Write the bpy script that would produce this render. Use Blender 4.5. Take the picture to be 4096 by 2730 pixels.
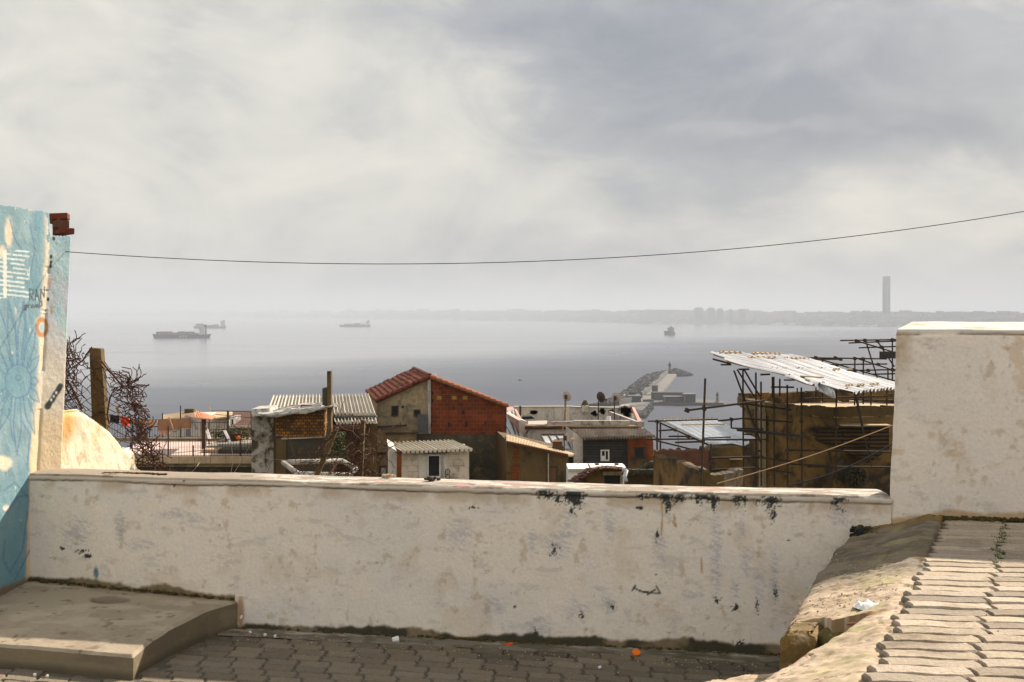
import bpy, math, random
import numpy as np
from mathutils import Vector
R = random.Random(7)
D = bpy.data
SC = bpy.context.scene
COL = SC.collection
for o in list(D.objects): D.objects.remove(o)

# ------------------------------------------------------------------ camera
F = 5689.0; HZ = 1257.0; CX = 2048.0; CH = 2.5; SEA = -87.5
cam = D.objects.new('camera', D.cameras.new('camera')); COL.objects.link(cam)
cam.location = (0, 0, CH); cam.rotation_euler = (math.pi/2, 0, 0)
cam.data.sensor_width = 36; cam.data.lens = 50; cam.data.shift_y = -(1365-HZ)/4096
cam.data.clip_start = 0.1; cam.data.clip_end = 200000
SC.camera = cam
SC.view_settings.view_transform = 'Standard'; SC.view_settings.look = 'None'
SC.view_settings.exposure = 1.0; SC.view_settings.gamma = 1.0
SC.view_settings.use_curve_mapping = False
# ------------------------------------------------------------------ sun
SUN = Vector((0.9, 1.0, 0.89)).normalized()
el = math.asin(SUN.z); az = math.atan2(SUN.x, SUN.y)
ld = D.lights.new('sun', 'SUN'); ld.energy = 5.0; ld.angle = math.radians(0.9); ld.color = (1.0, 0.88, 0.74)
sun = D.objects.new('sun', ld); COL.objects.link(sun)
sun.rotation_euler = (-SUN).to_track_quat('-Z', 'Y').to_euler(); sun.location = (20, 20, 40)
# ------------------------------------------------------------------ world
W = D.worlds.new('World'); SC.world = W; W.use_nodes = True
nt = W.node_tree; N = nt.nodes; L = nt.links
for n in list(N): N.remove(n)
def M(op, a, b=None, c=None, clamp=False):
    n = N.new('ShaderNodeMath'); n.operation = op; n.use_clamp = clamp
    for i, v in enumerate((a, b, c)):
        if v is None: continue
        if isinstance(v, (int, float)): n.inputs[i].default_value = v
        else: L.new(v, n.inputs[i])
    return n.outputs[0]
tc = N.new('ShaderNodeTexCoord'); sx = N.new('ShaderNodeSeparateXYZ'); L.new(tc.outputs['Generated'], sx.inputs[0])
X_, Y_, Z_ = sx.outputs
azn = M('ARCTAN2', X_, Y_); eln = M('ARCSINE', Z_)
cb = N.new('ShaderNodeCombineXYZ'); L.new(azn, cb.inputs[0]); L.new(M('MULTIPLY', eln, 1.9), cb.inputs[1])
def wnoise(scale, detail, rough, off=0.0, dist=0.0):
    mp = N.new('ShaderNodeMapping'); mp.inputs['Location'].default_value = (off, off*1.7, off)
    L.new(cb.outputs[0], mp.inputs[0])
    n = N.new('ShaderNodeTexNoise'); n.inputs['Scale'].default_value = scale
    n.inputs['Detail'].default_value = detail; n.inputs['Roughness'].default_value = rough
    n.inputs['Distortion'].default_value = dist
    L.new(mp.outputs[0], n.inputs['Vector']); return M('SUBTRACT', n.outputs[0], 0.5)
w1 = wnoise(4.5, 5, 0.55, 0.3, 0.4); w2 = wnoise(5.5, 5, 0.55, 3.1, 0.4)
azw = M('ADD', azn, M('MULTIPLY', w1, 0.22)); elw = M('ADD', eln, M('MULTIPLY', w2, 0.12))
lum = None
blobs = [ # px, py, rx, ry, amp
 (600, 350, 1300, 560, .20), (1750, 420, 420, 260, .15), (2080, 330, 220, 160, .10), (1280, 240, 160, 260, .08),
 (500, 60, 330, 130, .05), (150, 620, 500, 160, .09), (1850, 700, 500, 110, .06), (900, 880, 900, 160, .05),
 (3150, 380, 1000, 330, -.36), (2500, 60, 700, 130, -.17), (3500, 600, 900, 90, -.13), (2300, 780, 500, 160, -.06),
 (2900, 690, 700, 60, -.06), (3150, 585, 420, 30, .18), (3700, 880, 900, 110, .15), (3900, 30, 300, 120, .06),
 (2480, 230, 330, 230, -.12), (1980, 130, 160, 90, -.06), (2700, 480, 500, 200, -.06), (2100, 1080, 1100, 130, -.07), (1100, 70, 260, 60, -.07), (330, 480, 260, 60, -.05), (4000, 600, 500, 60, -.06), (1450,520,300,60,-.05)]
for px, py, rx, ry, a in blobs:
    dx = M('DIVIDE', M('SUBTRACT', azw, (px-CX)/F), rx/F); dy = M('DIVIDE', M('SUBTRACT', elw, (HZ-py)/F), ry/F)
    g = M('MULTIPLY', M('EXPONENT', M('MULTIPLY', M('ADD', M('MULTIPLY', dx, dx), M('MULTIPLY', dy, dy)), -0.8)), a)
    lum = g if lum is None else M('ADD', lum, g)
w3 = wnoise(8, 8, 0.6, 5.0, 1.0); w4 = wnoise(2.5, 3, 0.5, 9.0); w5 = wnoise(16, 7, 0.55, 2.0, 0.5)
lum = M('ADD', M('ADD', lum, 0.57), M('ADD', M('ADD', M('MULTIPLY', w3, .62), M('MULTIPLY', w5, .30)), M('MULTIPLY', w4, .16)), clamp=True)
rp = N.new('ShaderNodeValToRGB'); L.new(lum, rp.inputs[0]); e = rp.color_ramp.elements
e[0].position = 0.15; e[0].color = (.25, .275, .325, 1); e[1].position = 0.92; e[1].color = (.88, .83, .73, 1)
m_ = e.new(0.45); m_.color = (.42, .43, .45, 1); m_ = e.new(0.70); m_.color = (.70, .68, .62, 1)
up = N.new('ShaderNodeMapRange'); up.interpolation_type = 'SMOOTHSTEP'; L.new(eln, up.inputs[0])
up.inputs[1].default_value = 0.24; up.inputs[2].default_value = 0.8; up.inputs[3].default_value = 1.0; up.inputs[4].default_value = 0.80
bk = N.new('ShaderNodeMapRange'); bk.interpolation_type = 'SMOOTHSTEP'; L.new(Y_, bk.inputs[0])
bk.inputs[1].default_value = 0.5; bk.inputs[2].default_value = -0.6; bk.inputs[3].default_value = 1.0; bk.inputs[4].default_value = 2.15
mulf = M('MULTIPLY', M('MULTIPLY', up.outputs[0], bk.outputs[0]), 4.95)
vm = N.new('ShaderNodeVectorMath'); vm.operation = 'SCALE'; L.new(rp.outputs[0], vm.inputs[0]); L.new(mulf, vm.inputs['Scale'])
sk = N.new('ShaderNodeTexSky'); sk.sky_type = 'NISHITA'; sk.sun_disc = False; sk.sun_elevation = el; sk.sun_rotation = az
sk.dust_density = 3
mx = N.new('ShaderNodeMixRGB'); mx.inputs[0].default_value = 0.94; L.new(sk.outputs[0], mx.inputs[1]); L.new(vm.outputs[0], mx.inputs[2])
bg = N.new('ShaderNodeBackground'); bg.inputs[1].default_value = 0.1; L.new(mx.outputs[0], bg.inputs[0])
wo = N.new('ShaderNodeOutputWorld'); L.new(bg.outputs[0], wo.inputs[0])

# ------------------------------------------------------------------ helpers
def P(px, py, Y): return Vector(((px-CX)/F*Y, Y, CH-(py-HZ)/F*Y))
def PZ(px, py, z): return P(px, py, (CH-z)*F/(py-HZ))
def crop(ox, oy, s): return lambda x, y: (ox+x/s, oy+y/s)
z1 = crop(0, 780, 1.307); z2 = crop(450, 1500, 3.361); z3 = crop(1050, 1440, 3.2); z4 = crop(1400, 1440, 3.2)
z5 = crop(1980, 1400, 2.8); z6 = crop(2600, 1300, 2.353); z7 = crop(2900, 1900, 1.889); z8 = crop(0, 1850, 1.782)
zb = crop(2350, 1380, 3.62); zw = crop(1800, 1880, 1.681)
def Q(f, x, y, Y): return P(*f(x, y), Y)

MATS = {}
def mat(name, c1, c2=None, c3=None, sc=3.0, rough=.88, bump=.25, bsc=25.0, attr=False, streak=0.0, metal=0.0, thr=(.55, .65), spec=.25, fine=.16):
    if name in MATS: return MATS[name]
    m = D.materials.new(name); m.use_nodes = True; MATS[name] = m
    n = m.node_tree.nodes; l = m.node_tree.links; b = n['Principled BSDF']
    b.inputs['Roughness'].default_value = rough; b.inputs['Metallic'].default_value = metal
    b.inputs['Specular IOR Level'].default_value = spec
    t = n.new('ShaderNodeTexCoord')
    def nz(scale, det=6, ro=.6, vec=None, dist=0.0):
        k = n.new('ShaderNodeTexNoise'); k.inputs['Scale'].default_value = scale; k.inputs['Detail'].default_value = det
        k.inputs['Roughness'].default_value = ro; k.inputs['Distortion'].default_value = dist
        l.new(vec if vec else t.outputs['Object'], k.inputs['Vector']); return k.outputs[0]
    def mixc(f, a, bb, mode='MIX'):
        k = n.new('ShaderNodeMixRGB'); k.blend_type = mode
        for i, v in enumerate((f, a, bb)):
            if isinstance(v, (float, int)): k.inputs[i].default_value = v
            elif isinstance(v, tuple): k.inputs[i].default_value = (*v[:3], 1)
            else: l.new(v, k.inputs[i])
        return k.outputs[0]
    def rng(v, a, bb, c=0.0, d=1.0):
        k = n.new('ShaderNodeMapRange'); l.new(v, k.inputs[0])
        for i, q in enumerate((a, bb, c, d)): k.inputs[i+1].default_value = q
        return k.outputs[0]
    if attr:
        at = n.new('ShaderNodeVertexColor'); at.layer_name = 'Col'; cur = at.outputs[0]
    else:
        cur = mixc(rng(nz(sc), .35, .65), c1, c2 or tuple(v*.72 for v in c1))
    if c3 is not None:
        cur = mixc(rng(nz(sc*1.7, 8, .65, dist=.4), thr[0], thr[1]), cur, c3)
    if streak:
        mp = n.new('ShaderNodeMapping'); mp.inputs['Scale'].default_value = (2.2, 2.2, .8); l.new(t.outputs['Object'], mp.inputs[0])
        cur = mixc(rng(nz(1.2, 9, .72, mp.outputs[0], .6), .5, .74, 0, streak), cur, (.05, .035, .022))
    k = rng(nz(bsc*1.3, 4, .7), .3, .7, 1-fine, 1+fine)
    vmn = n.new('ShaderNodeVectorMath'); vmn.operation = 'SCALE'; l.new(cur, vmn.inputs[0]); l.new(k, vmn.inputs['Scale'])
    l.new(vmn.outputs[0], b.inputs['Base Color'])
    if bump:
        bp = n.new('ShaderNodeBump'); bp.inputs['Strength'].default_value = bump; bp.inputs['Distance'].default_value = .02
        l.new(nz(bsc, 6, .65), bp.inputs['Height']); l.new(bp.outputs[0], b.inputs['Normal'])
    return m
def brickmat(name, c1, c2, mortar, bw=.30, bh=.20, ms=.012, axis='X', offs=.5, rough=.9, patch=None):
    if name in MATS: return MATS[name]
    m = D.materials.new(name); m.use_nodes = True; MATS[name] = m
    n = m.node_tree.nodes; l = m.node_tree.links; b = n['Principled BSDF']
    b.inputs['Roughness'].default_value = rough; b.inputs['Specular IOR Level'].default_value = .2
    t = n.new('ShaderNodeTexCoord'); s = n.new('ShaderNodeSeparateXYZ'); l.new(t.outputs['Object'], s.inputs[0])
    c = n.new('ShaderNodeCombineXYZ'); l.new(s.outputs[0 if axis == 'X' else 1], c.inputs[0]); l.new(s.outputs[2], c.inputs[1])
    wn = n.new('ShaderNodeTexNoise'); wn.inputs['Scale'].default_value = 5; l.new(t.outputs['Object'], wn.inputs['Vector'])
    wv = n.new('ShaderNodeVectorMath'); wv.operation = 'MULTIPLY_ADD'; l.new(wn.outputs['Color'], wv.inputs[0])
    wv.inputs[1].default_value = (.05, .05, 0); l.new(c.outputs[0], wv.inputs[2])
    k = n.new('ShaderNodeTexBrick'); l.new(wv.outputs[0], k.inputs['Vector'])
    k.inputs['Color1'].default_value = (*c1, 1); k.inputs['Color2'].default_value = (*c2, 1); k.inputs['Mortar'].default_value = (*mortar, 1)
    k.inputs['Scale'].default_value = 1; k.inputs['Mortar Size'].default_value = ms; k.inputs['Brick Width'].default_value = bw
    k.inputs['Row Height'].default_value = bh; k.inputs['Mortar Smooth'].default_value = .3; k.offset = offs
    nz = n.new('ShaderNodeTexNoise'); nz.inputs['Scale'].default_value = 1.6; nz.inputs['Detail'].default_value = 8; l.new(t.outputs['Object'], nz.inputs['Vector'])
    r = n.new('ShaderNodeMapRange'); l.new(nz.outputs[0], r.inputs[0]); r.inputs[1].default_value = .35; r.inputs[2].default_value = .7; r.inputs[3].default_value = 1.15; r.inputs[4].default_value = .55
    v = n.new('ShaderNodeVectorMath'); v.operation = 'SCALE'; l.new(k.outputs[0], v.inputs[0]); l.new(r.outputs[0], v.inputs['Scale'])
    cur = v.outputs[0]
    if patch:
        pn = n.new('ShaderNodeTexNoise'); pn.inputs['Scale'].default_value = patch[1]; pn.inputs['Detail'].default_value = 7; l.new(t.outputs['Object'], pn.inputs['Vector'])
        pr = n.new('ShaderNodeMapRange'); l.new(pn.outputs[0], pr.inputs[0]); pr.inputs[1].default_value = patch[2]; pr.inputs[2].default_value = patch[2]+.06
        mm = n.new('ShaderNodeMixRGB'); l.new(pr.outputs[0], mm.inputs[0]); l.new(cur, mm.inputs[1]); mm.inputs[2].default_value = (*patch[0], 1); cur = mm.outputs[0]
    l.new(cur, b.inputs['Base Color'])
    bp = n.new('ShaderNodeBump'); bp.inputs['Strength'].default_value = .5; bp.inputs['Distance'].default_value = .02; bp.invert = True
    l.new(k.outputs['Fac'], bp.inputs['Height']); l.new(bp.outputs[0], b.inputs['Normal'])
    return m

class MB:
    def __init__(s): s.v = []; s.f = []; s.c = None
    def add(s, vs, fs):
        o = len(s.v); s.v += [Vector(v) for v in vs]; s.f += [tuple(i+o for i in f) for f in fs]; return s
    def box(s, x0, x1, y0, y1, z0, z1):
        return s.add([(x0,y0,z0),(x1,y0,z0),(x1,y1,z0),(x0,y1,z0),(x0,y0,z1),(x1,y0,z1),(x1,y1,z1),(x0,y1,z1)],
                     [(3,2,1,0),(4,5,6,7),(0,1,5,4),(1,2,6,5),(2,3,7,6),(3,0,4,7)])
    def obox(s, c, sx, sy, sz, rz=0, rx=0, ry=0):
        from mathutils import Euler
        m = Euler((rx, ry, rz)).to_matrix(); vs = []
        for z in (-.5, .5):
            for (x, y) in ((-.5,-.5),(.5,-.5),(.5,.5),(-.5,.5)): vs.append(Vector(c)+m@Vector((x*sx, y*sy, z*sz)))
        return s.add(vs, [(3,2,1,0),(4,5,6,7),(0,1,5,4),(1,2,6,5),(2,3,7,6),(3,0,4,7)])
    def prism(s, pts, ext):   # polygon pts extruded by vector ext
        n = len(pts); e = Vector(ext); vs = [Vector(p) for p in pts]+[Vector(p)+e for p in pts]
        fs = [tuple(range(n)), tuple(range(2*n-1, n-1, -1))]+[(i, i+n, (i+1) % n+n, (i+1) % n) for i in range(n)]
        return s.add(vs, fs)
    def foot(s, xy, z0, z1):
        return s.prism([(x, y, z0) for x, y in xy], (0, 0, z1-z0))
    def tube(s, pts, r, n=6, r2=None):
        pts = [Vector(p) for p in pts]; o = len(s.v); k = len(pts)
        for i, p in enumerate(pts):
            d = (pts[min(i+1, k-1)]-pts[max(i-1, 0)])
            if d.length < 1e-9: d = Vector((0, 0, 1))
            d.normalize(); a = d.cross(Vector((0, 0, 1))) if abs(d.z) < .9 else d.cross(Vector((1, 0, 0)))
            a.normalize(); b = d.cross(a); rr = r if r2 is None else r+(r2-r)*i/(k-1)
            for j in range(n):
                t = 2*math.pi*j/n; s.v.append(p+a*(math.cos(t)*rr)+b*(math.sin(t)*rr))
        for i in range(k-1):
            for j in range(n):
                s.f.append((o+i*n+j, o+i*n+(j+1) % n, o+(i+1)*n+(j+1) % n, o+(i+1)*n+j))
        s.f.append(tuple(o+j for j in range(n))[::-1]); s.f.append(tuple(o+(k-1)*n+j for j in range(n)))
        return s
    def sheet(s, A, B, C, Dd, nu, nv, disp, th=.02):
        """quad A(0,0) B(1,0) C(1,1) D(0,1); disp(u,v)->height along normal; th thickness"""
        A, B, C, Dd = map(Vector, (A, B, C, Dd)); nrm = (B-A).cross(Dd-A).normalized()
        if nrm.z < 0: nrm = -nrm
        o = len(s.v); K = (nu+1)*(nv+1)
        for lay in (0, 1):
            for i in range(nu+1):
                for j in range(nv+1):
                    u, v = i/nu, j/nv
                    p = A*(1-u)*(1-v)+B*u*(1-v)+C*u*v+Dd*(1-u)*v
                    s.v.append(p+nrm*(disp(u, v)-lay*th))
        g = lambda i, j, y: o+y*K+i*(nv+1)+j
        for i in range(nu):
            for j in range(nv):
                s.f.append((g(i,j,0), g(i+1,j,0), g(i+1,j+1,0), g(i,j+1,0)))
                s.f.append((g(i,j,1), g(i,j+1,1), g(i+1,j+1,1), g(i+1,j,1)))
        for i in range(nu):
            s.f.append((g(i,0,0), g(i,0,1), g(i+1,0,1), g(i+1,0,0))); s.f.append((g(i,nv,0), g(i+1,nv,0), g(i+1,nv,1), g(i,nv,1)))
        for j in range(nv):
            s.f.append((g(0,j,0), g(0,j+1,0), g(0,j+1,1), g(0,j,1))); s.f.append((g(nu,j,0), g(nu,j,1), g(nu,j+1,1), g(nu,j+1,0)))
        return s
    def lathe(s, c, prof, n=12, axis=None):
        o = len(s.v); c = Vector(c); k = len(prof); q = None
        if axis is not None: q = Vector(axis).to_track_quat('Z', 'Y')
        for r, z in prof:
            for j in range(n):
                t = 2*math.pi*j/n; p = Vector((r*math.cos(t), r*math.sin(t), z))
                s.v.append(c+(q@p if q else p))
        for i in range(k-1):
            for j in range(n): s.f.append((o+i*n+j, o+i*n+(j+1)%n, o+(i+1)*n+(j+1)%n, o+(i+1)*n+j))
        s.f.append(tuple(o+j for j in range(n))[::-1]); s.f.append(tuple(o+(k-1)*n+j for j in range(n)))
        return s
    def rock(s, c, sx, sy, sz, rnd=R, jit=.22):
        vs = []
        rz = rnd.random()*3; ca, sa = math.cos(rz), math.sin(rz)
        for z in (-.5, 0, .5):
            for j in range(6):
                t = j*math.pi/3; k = (.5 if z == 0 else .38)*(1+rnd.uniform(-jit, jit))
                x, y = k*math.cos(t)*sx, k*math.sin(t)*sy
                vs.append((c[0]+x*ca-y*sa, c[1]+x*sa+y*ca, c[2]+(z+rnd.uniform(-.08, .08))*sz))
        fs = [tuple(range(5, -1, -1)), tuple(range(12, 18))]
        for i in range(2):
            for j in range(6): fs.append((i*6+j, i*6+(j+1)%6, (i+1)*6+(j+1)%6, (i+1)*6+j))
        return s.add(vs, fs)
    def build(s, name, m, parent=None, org=None, smooth=False, colors=None, bevel=0, **tags):
        og = Vector(org) if org is not None else (Vector(parent['o_']) if parent is not None and 'o_' in parent.keys() else Vector((0, 0, 0)))
        me = D.meshes.new(name); me.from_pydata([tuple(v-og) for v in s.v], [], s.f); me.validate(); me.update()
        import bmesh
        b = bmesh.new(); b.from_mesh(me); bmesh.ops.recalc_face_normals(b, faces=b.faces); b.to_mesh(me); b.free()
        if colors is not None:
            a = me.color_attributes.new('Col', 'FLOAT_COLOR', 'POINT')
            c = np.ones((len(me.vertices), 4), dtype=np.float32); c[:, :3] = colors
            a.data.foreach_set('color', c.ravel())
        me.materials.append(m if not isinstance(m, str) else MATS[m])
        if smooth: me.polygons.foreach_set('use_smooth', [True]*len(me.polygons))
        o = D.objects.new(name, me); COL.objects.link(o)
        if parent is not None:
            o.parent = parent; o['o_'] = list(og)
        else: o.location = og
        if bevel:
            bm = o.modifiers.new('bevel', 'BEVEL'); bm.width = bevel; bm.segments = 2
        for k, v in tags.items(): o[k] = v
        return o
def thing(name, label, cat, loc=(0, 0, 0), group=None):
    o = D.objects.new(name, None); COL.objects.link(o); o.location = loc; o.empty_display_size = .1
    o['label'] = label; o['category'] = cat; o['o_'] = list(loc)
    if group: o['group'] = group
    return o
# vectorised value noise
def vnoise(x, y, seed=0):
    x = np.asarray(x, float); y = np.asarray(y, float); xi = np.floor(x).astype(np.int64); yi = np.floor(y).astype(np.int64)
    def h(a, b):
        n = (a*374761393+b*668265263+seed*1442695) & 0xffffffff; n = ((n ^ (n >> 13))*1274126177) & 0xffffffff
        return ((n ^ (n >> 16)) & 0xffff)/65535.0
    fx = x-xi; fy = y-yi; fx = fx*fx*(3-2*fx); fy = fy*fy*(3-2*fy)
    return (h(xi, yi)*(1-fx)+h(xi+1, yi)*fx)*(1-fy)+(h(xi, yi+1)*(1-fx)+h(xi+1, yi+1)*fx)*fy
def fbm(x, y, seed=0, o=5, p=.55):
    a = 1; t = 0; s = 0
    for i in range(o): t = t+a*vnoise(x*2**i+i*17.3, y*2**i-i*9.1, seed+i); s += a; a *= p
    return t/s
def sstep(a, b, x): t = np.clip((x-a)/(b-a), 0, 1); return t*t*(3-2*t)
def mixa(c, col, f): return c*(1-f[:, None])+np.array(col)*f[:, None]

# ------------------------------------------------------------------ materials
mat('attr_plaster', (1,1,1), attr=True, bump=.28, bsc=34, fine=.07)
mat('attr_paver', (1,1,1), attr=True, bump=.6, bsc=40, fine=.22, c3=(.17,.13,.085), sc=1.5, thr=(.52,.72))
mat('concrete', (.27,.235,.195), (.20,.175,.145), (.34,.30,.25), sc=2.5, bump=.4, bsc=30)
mat('ochre', (.185,.108,.034), (.085,.05,.018), (.025,.019,.012), sc=.9, thr=(.48,.60), streak=.4, bump=.6, bsc=6)
mat('ochre_dark', (.11,.072,.026), (.07,.045,.018), (.028,.021,.013), sc=.9, streak=.4, bump=.6, bsc=6)
mat('old_beige', (.34,.26,.15), (.22,.18,.115), (.11,.095,.07), sc=.8, streak=.6, bump=.4, bsc=6, thr=(.52,.66))
mat('low_beige', (.34,.235,.125), (.25,.17,.09), (.10,.07,.04), sc=.6, streak=.4, bump=.4, bsc=6, thr=(.52,.66))
mat('dark_stucco', (.065,.058,.036), (.035,.032,.022), (.11,.08,.04), sc=.9, streak=.5, bump=.6, bsc=5)
mat('white_wall', (.58,.53,.46), (.50,.45,.38), (.33,.26,.17), sc=.9, streak=.75, bump=.2, bsc=6, thr=(.6,.68))
mat('grey_white', (.42,.385,.34), (.30,.27,.235), (.10,.08,.05), sc=1.0, streak=.8, bump=.3, bsc=6)
mat('white_paint', (.72,.70,.67), (.62,.60,.56), sc=2, bump=.2)
mat('pink_coping', (.50,.30,.24), (.42,.24,.19), sc=2, bump=.2)
mat('terrace_floor', (.56,.43,.38), (.48,.36,.32), sc=.7, bump=.1)
mat('tile', (.15,.036,.014), (.10,.025,.011), (.04,.014,.009), sc=1.6, bump=.4, bsc=10, rough=.8)
mat('tile_light', (.27,.105,.05), (.19,.07,.035), sc=2, bump=.3, bsc=10)
mat('tile_tan', (.46,.35,.22), (.36,.26,.16), sc=2, bump=.3, bsc=10)
mat('tile_brown', (.16,.085,.06), (.11,.06,.045), sc=2, bump=.3, bsc=10)
mat('sheet_cream', (.46,.425,.36), (.38,.35,.29), sc=.7, bump=.05, rough=.7, streak=.25)
mat('sheet_grey', (.25,.25,.26), (.2,.2,.21), sc=1, bump=.05, rough=.6)
mat('sheet_silver', (.30,.31,.33), (.22,.23,.25), sc=.6, bump=.06, rough=.6, streak=.3, spec=.2)
mat('sheet_silver_lit', (.66,.68,.71), (.55,.57,.60), sc=.6, bump=.05, rough=.5, streak=.15)  # lighter copy of the silver, brightening the small roof that lies in shade
mat('sheet_orange', (.46,.20,.10), (.38,.15,.08), sc=2, bump=.1)
mat('asbestos', (.32,.27,.22), (.20,.17,.14), (.10,.085,.07), sc=1.4, bump=.3, streak=.4)
mat('ragged', (.50,.475,.44), (.34,.32,.29), (.10,.08,.06), sc=2.2, bump=.5, bsc=8)
mat('dark_open', (.012,.013,.012), (.02,.02,.018), bump=0)
mat('grey_shutter', (.11,.115,.11), (.08,.085,.08), sc=3, bump=.1)
mat('black_iron', (.03,.024,.02), (.05,.035,.025), sc=6, bump=.2, rough=.7)
mat('scaffold_steel', (.045,.03,.017), (.025,.018,.012), (.09,.045,.02), sc=7, bump=.3, rough=.7)
mat('rust_wire', (.075,.028,.014), (.045,.02,.012), (.11,.04,.018), sc=9, bump=0, rough=.8)
mat('wood_post', (.13,.085,.03), (.08,.055,.022), (.04,.03,.015), sc=7, streak=.6, bump=.6, bsc=30)
mat('brown_wood', (.13,.055,.03), (.09,.04,.025), sc=4, streak=.4)
mat('dark_board', (.045,.04,.036), (.03,.028,.025), sc=4, streak=.3)
mat('white_frame', (.68,.66,.62), sc=5, bump=0)
mat('glass_blue', (.45,.52,.57), (.38,.46,.52), sc=1, bump=0, rough=.3)
mat('glass_white', (.58,.60,.60), (.40,.42,.43), sc=1, bump=0, rough=.3)
mat('dish_pale', (.42,.36,.32), (.34,.29,.25), sc=4, bump=.1)
mat('dish_dark', (.085,.06,.045), (.05,.04,.03), (.16,.07,.03), sc=4, bump=.1)
mat('cloth_brown', (.30,.155,.085), (.25,.13,.07), sc=9, bump=.2)
mat('cloth_tan', (.46,.27,.17), (.40,.23,.14), sc=9, bump=.2)
mat('cloth_pink', (.58,.36,.27), sc=9, bump=.2)
mat('cloth_orange', (.78,.10,.02), (.70,.08,.02), sc=9, bump=.1)
mat('cloth_black', (.015,.02,.02), sc=9, bump=.1)
mat('cloth_lilac', (.52,.46,.52), sc=9, bump=.1)
mat('cloth_grey', (.22,.22,.26), (.20,.20,.24), (.55,.06,.04), sc=8, thr=(.6,.63), bump=.1)
mat('cloth_yellow', (.62,.42,.14), sc=9, bump=.1)
mat('plastic_orange', (.85,.18,.01), bump=0, rough=.5)
mat('plastic_white', (.8,.78,.76), bump=.1, rough=.4)
mat('cable_black', (.02,.02,.022), bump=0, rough=.6)
mat('cable_yellow', (.22,.12,.035), bump=0, rough=.6)
mat('wire_grey', (.06,.055,.05), bump=0, rough=.6)
mat('moss', (.055,.05,.012), (.10,.065,.018), (.025,.03,.01), sc=30, bump=.8, bsc=60)
mat('grass', (.06,.085,.02), (.10,.11,.03), sc=20, bump=0)
mat('foliage', (.045,.06,.025), (.07,.07,.03), sc=8, bump=0)
mat('foliage_dark', (.035,.03,.018), (.06,.05,.03), sc=8, bump=0)
mat('hill_soil', (.16,.13,.09), (.10,.10,.06), sc=.3, bump=.4, bsc=2)
mat('rock', (.05,.047,.042), (.028,.027,.025), sc=.15, bump=.3, bsc=1)
mat('quay', (.085,.083,.08), (.06,.06,.058), sc=.05, bump=.1, bsc=1)
mat('far_dark', (.05,.05,.05), (.035,.037,.037), sc=.05, bump=0)
mat('far_pale', (.15,.14,.125), (.11,.105,.10), sc=.02, bump=0)
mat('far_city', (.28,.27,.25), (.16,.16,.155), sc=.004, bump=0)
mat('far_land', (.12,.125,.11), (.18,.17,.15), sc=.002, bump=0)
mat('hull_dark', (.03,.038,.055), bump=0); mat('hull_red', (.16,.06,.06), bump=0); mat('hull_grey', (.09,.10,.13), bump=0)
mat('cargo', (.17,.15,.12), (.10,.10,.10), sc=.08, bump=0); mat('ship_white', (.45,.43,.40), bump=0)
brickmat('red_brick', (.205,.040,.012), (.125,.024,.009), (.13,.075,.04), .30, .19, .017)
brickmat('orange_brick', (.26,.075,.018), (.19,.05,.014), (.10,.06,.03), .30, .19, .010)
brickmat('old_brick', (.30,.12,.018), (.09,.045,.016), (.025,.018,.01), .17, .12, .017, patch=((.06,.045,.03), 1.6, .56))
brickmat('white_brick', (.56,.47,.37), (.52,.44,.35), (.24,.18,.13), .42, .24, .008, patch=((.56,.48,.38), 2.2, .50))
brickmat('patch_brick', (.17,.045,.014), (.12,.035,.012), (.05,.034,.014), .24, .13, .012, patch=((.10,.068,.024), 1.5, .50))
brickmat('slat_wall', (.05,.048,.045), (.04,.038,.036), (.015,.015,.015), 3.0, .12, .010)

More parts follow.
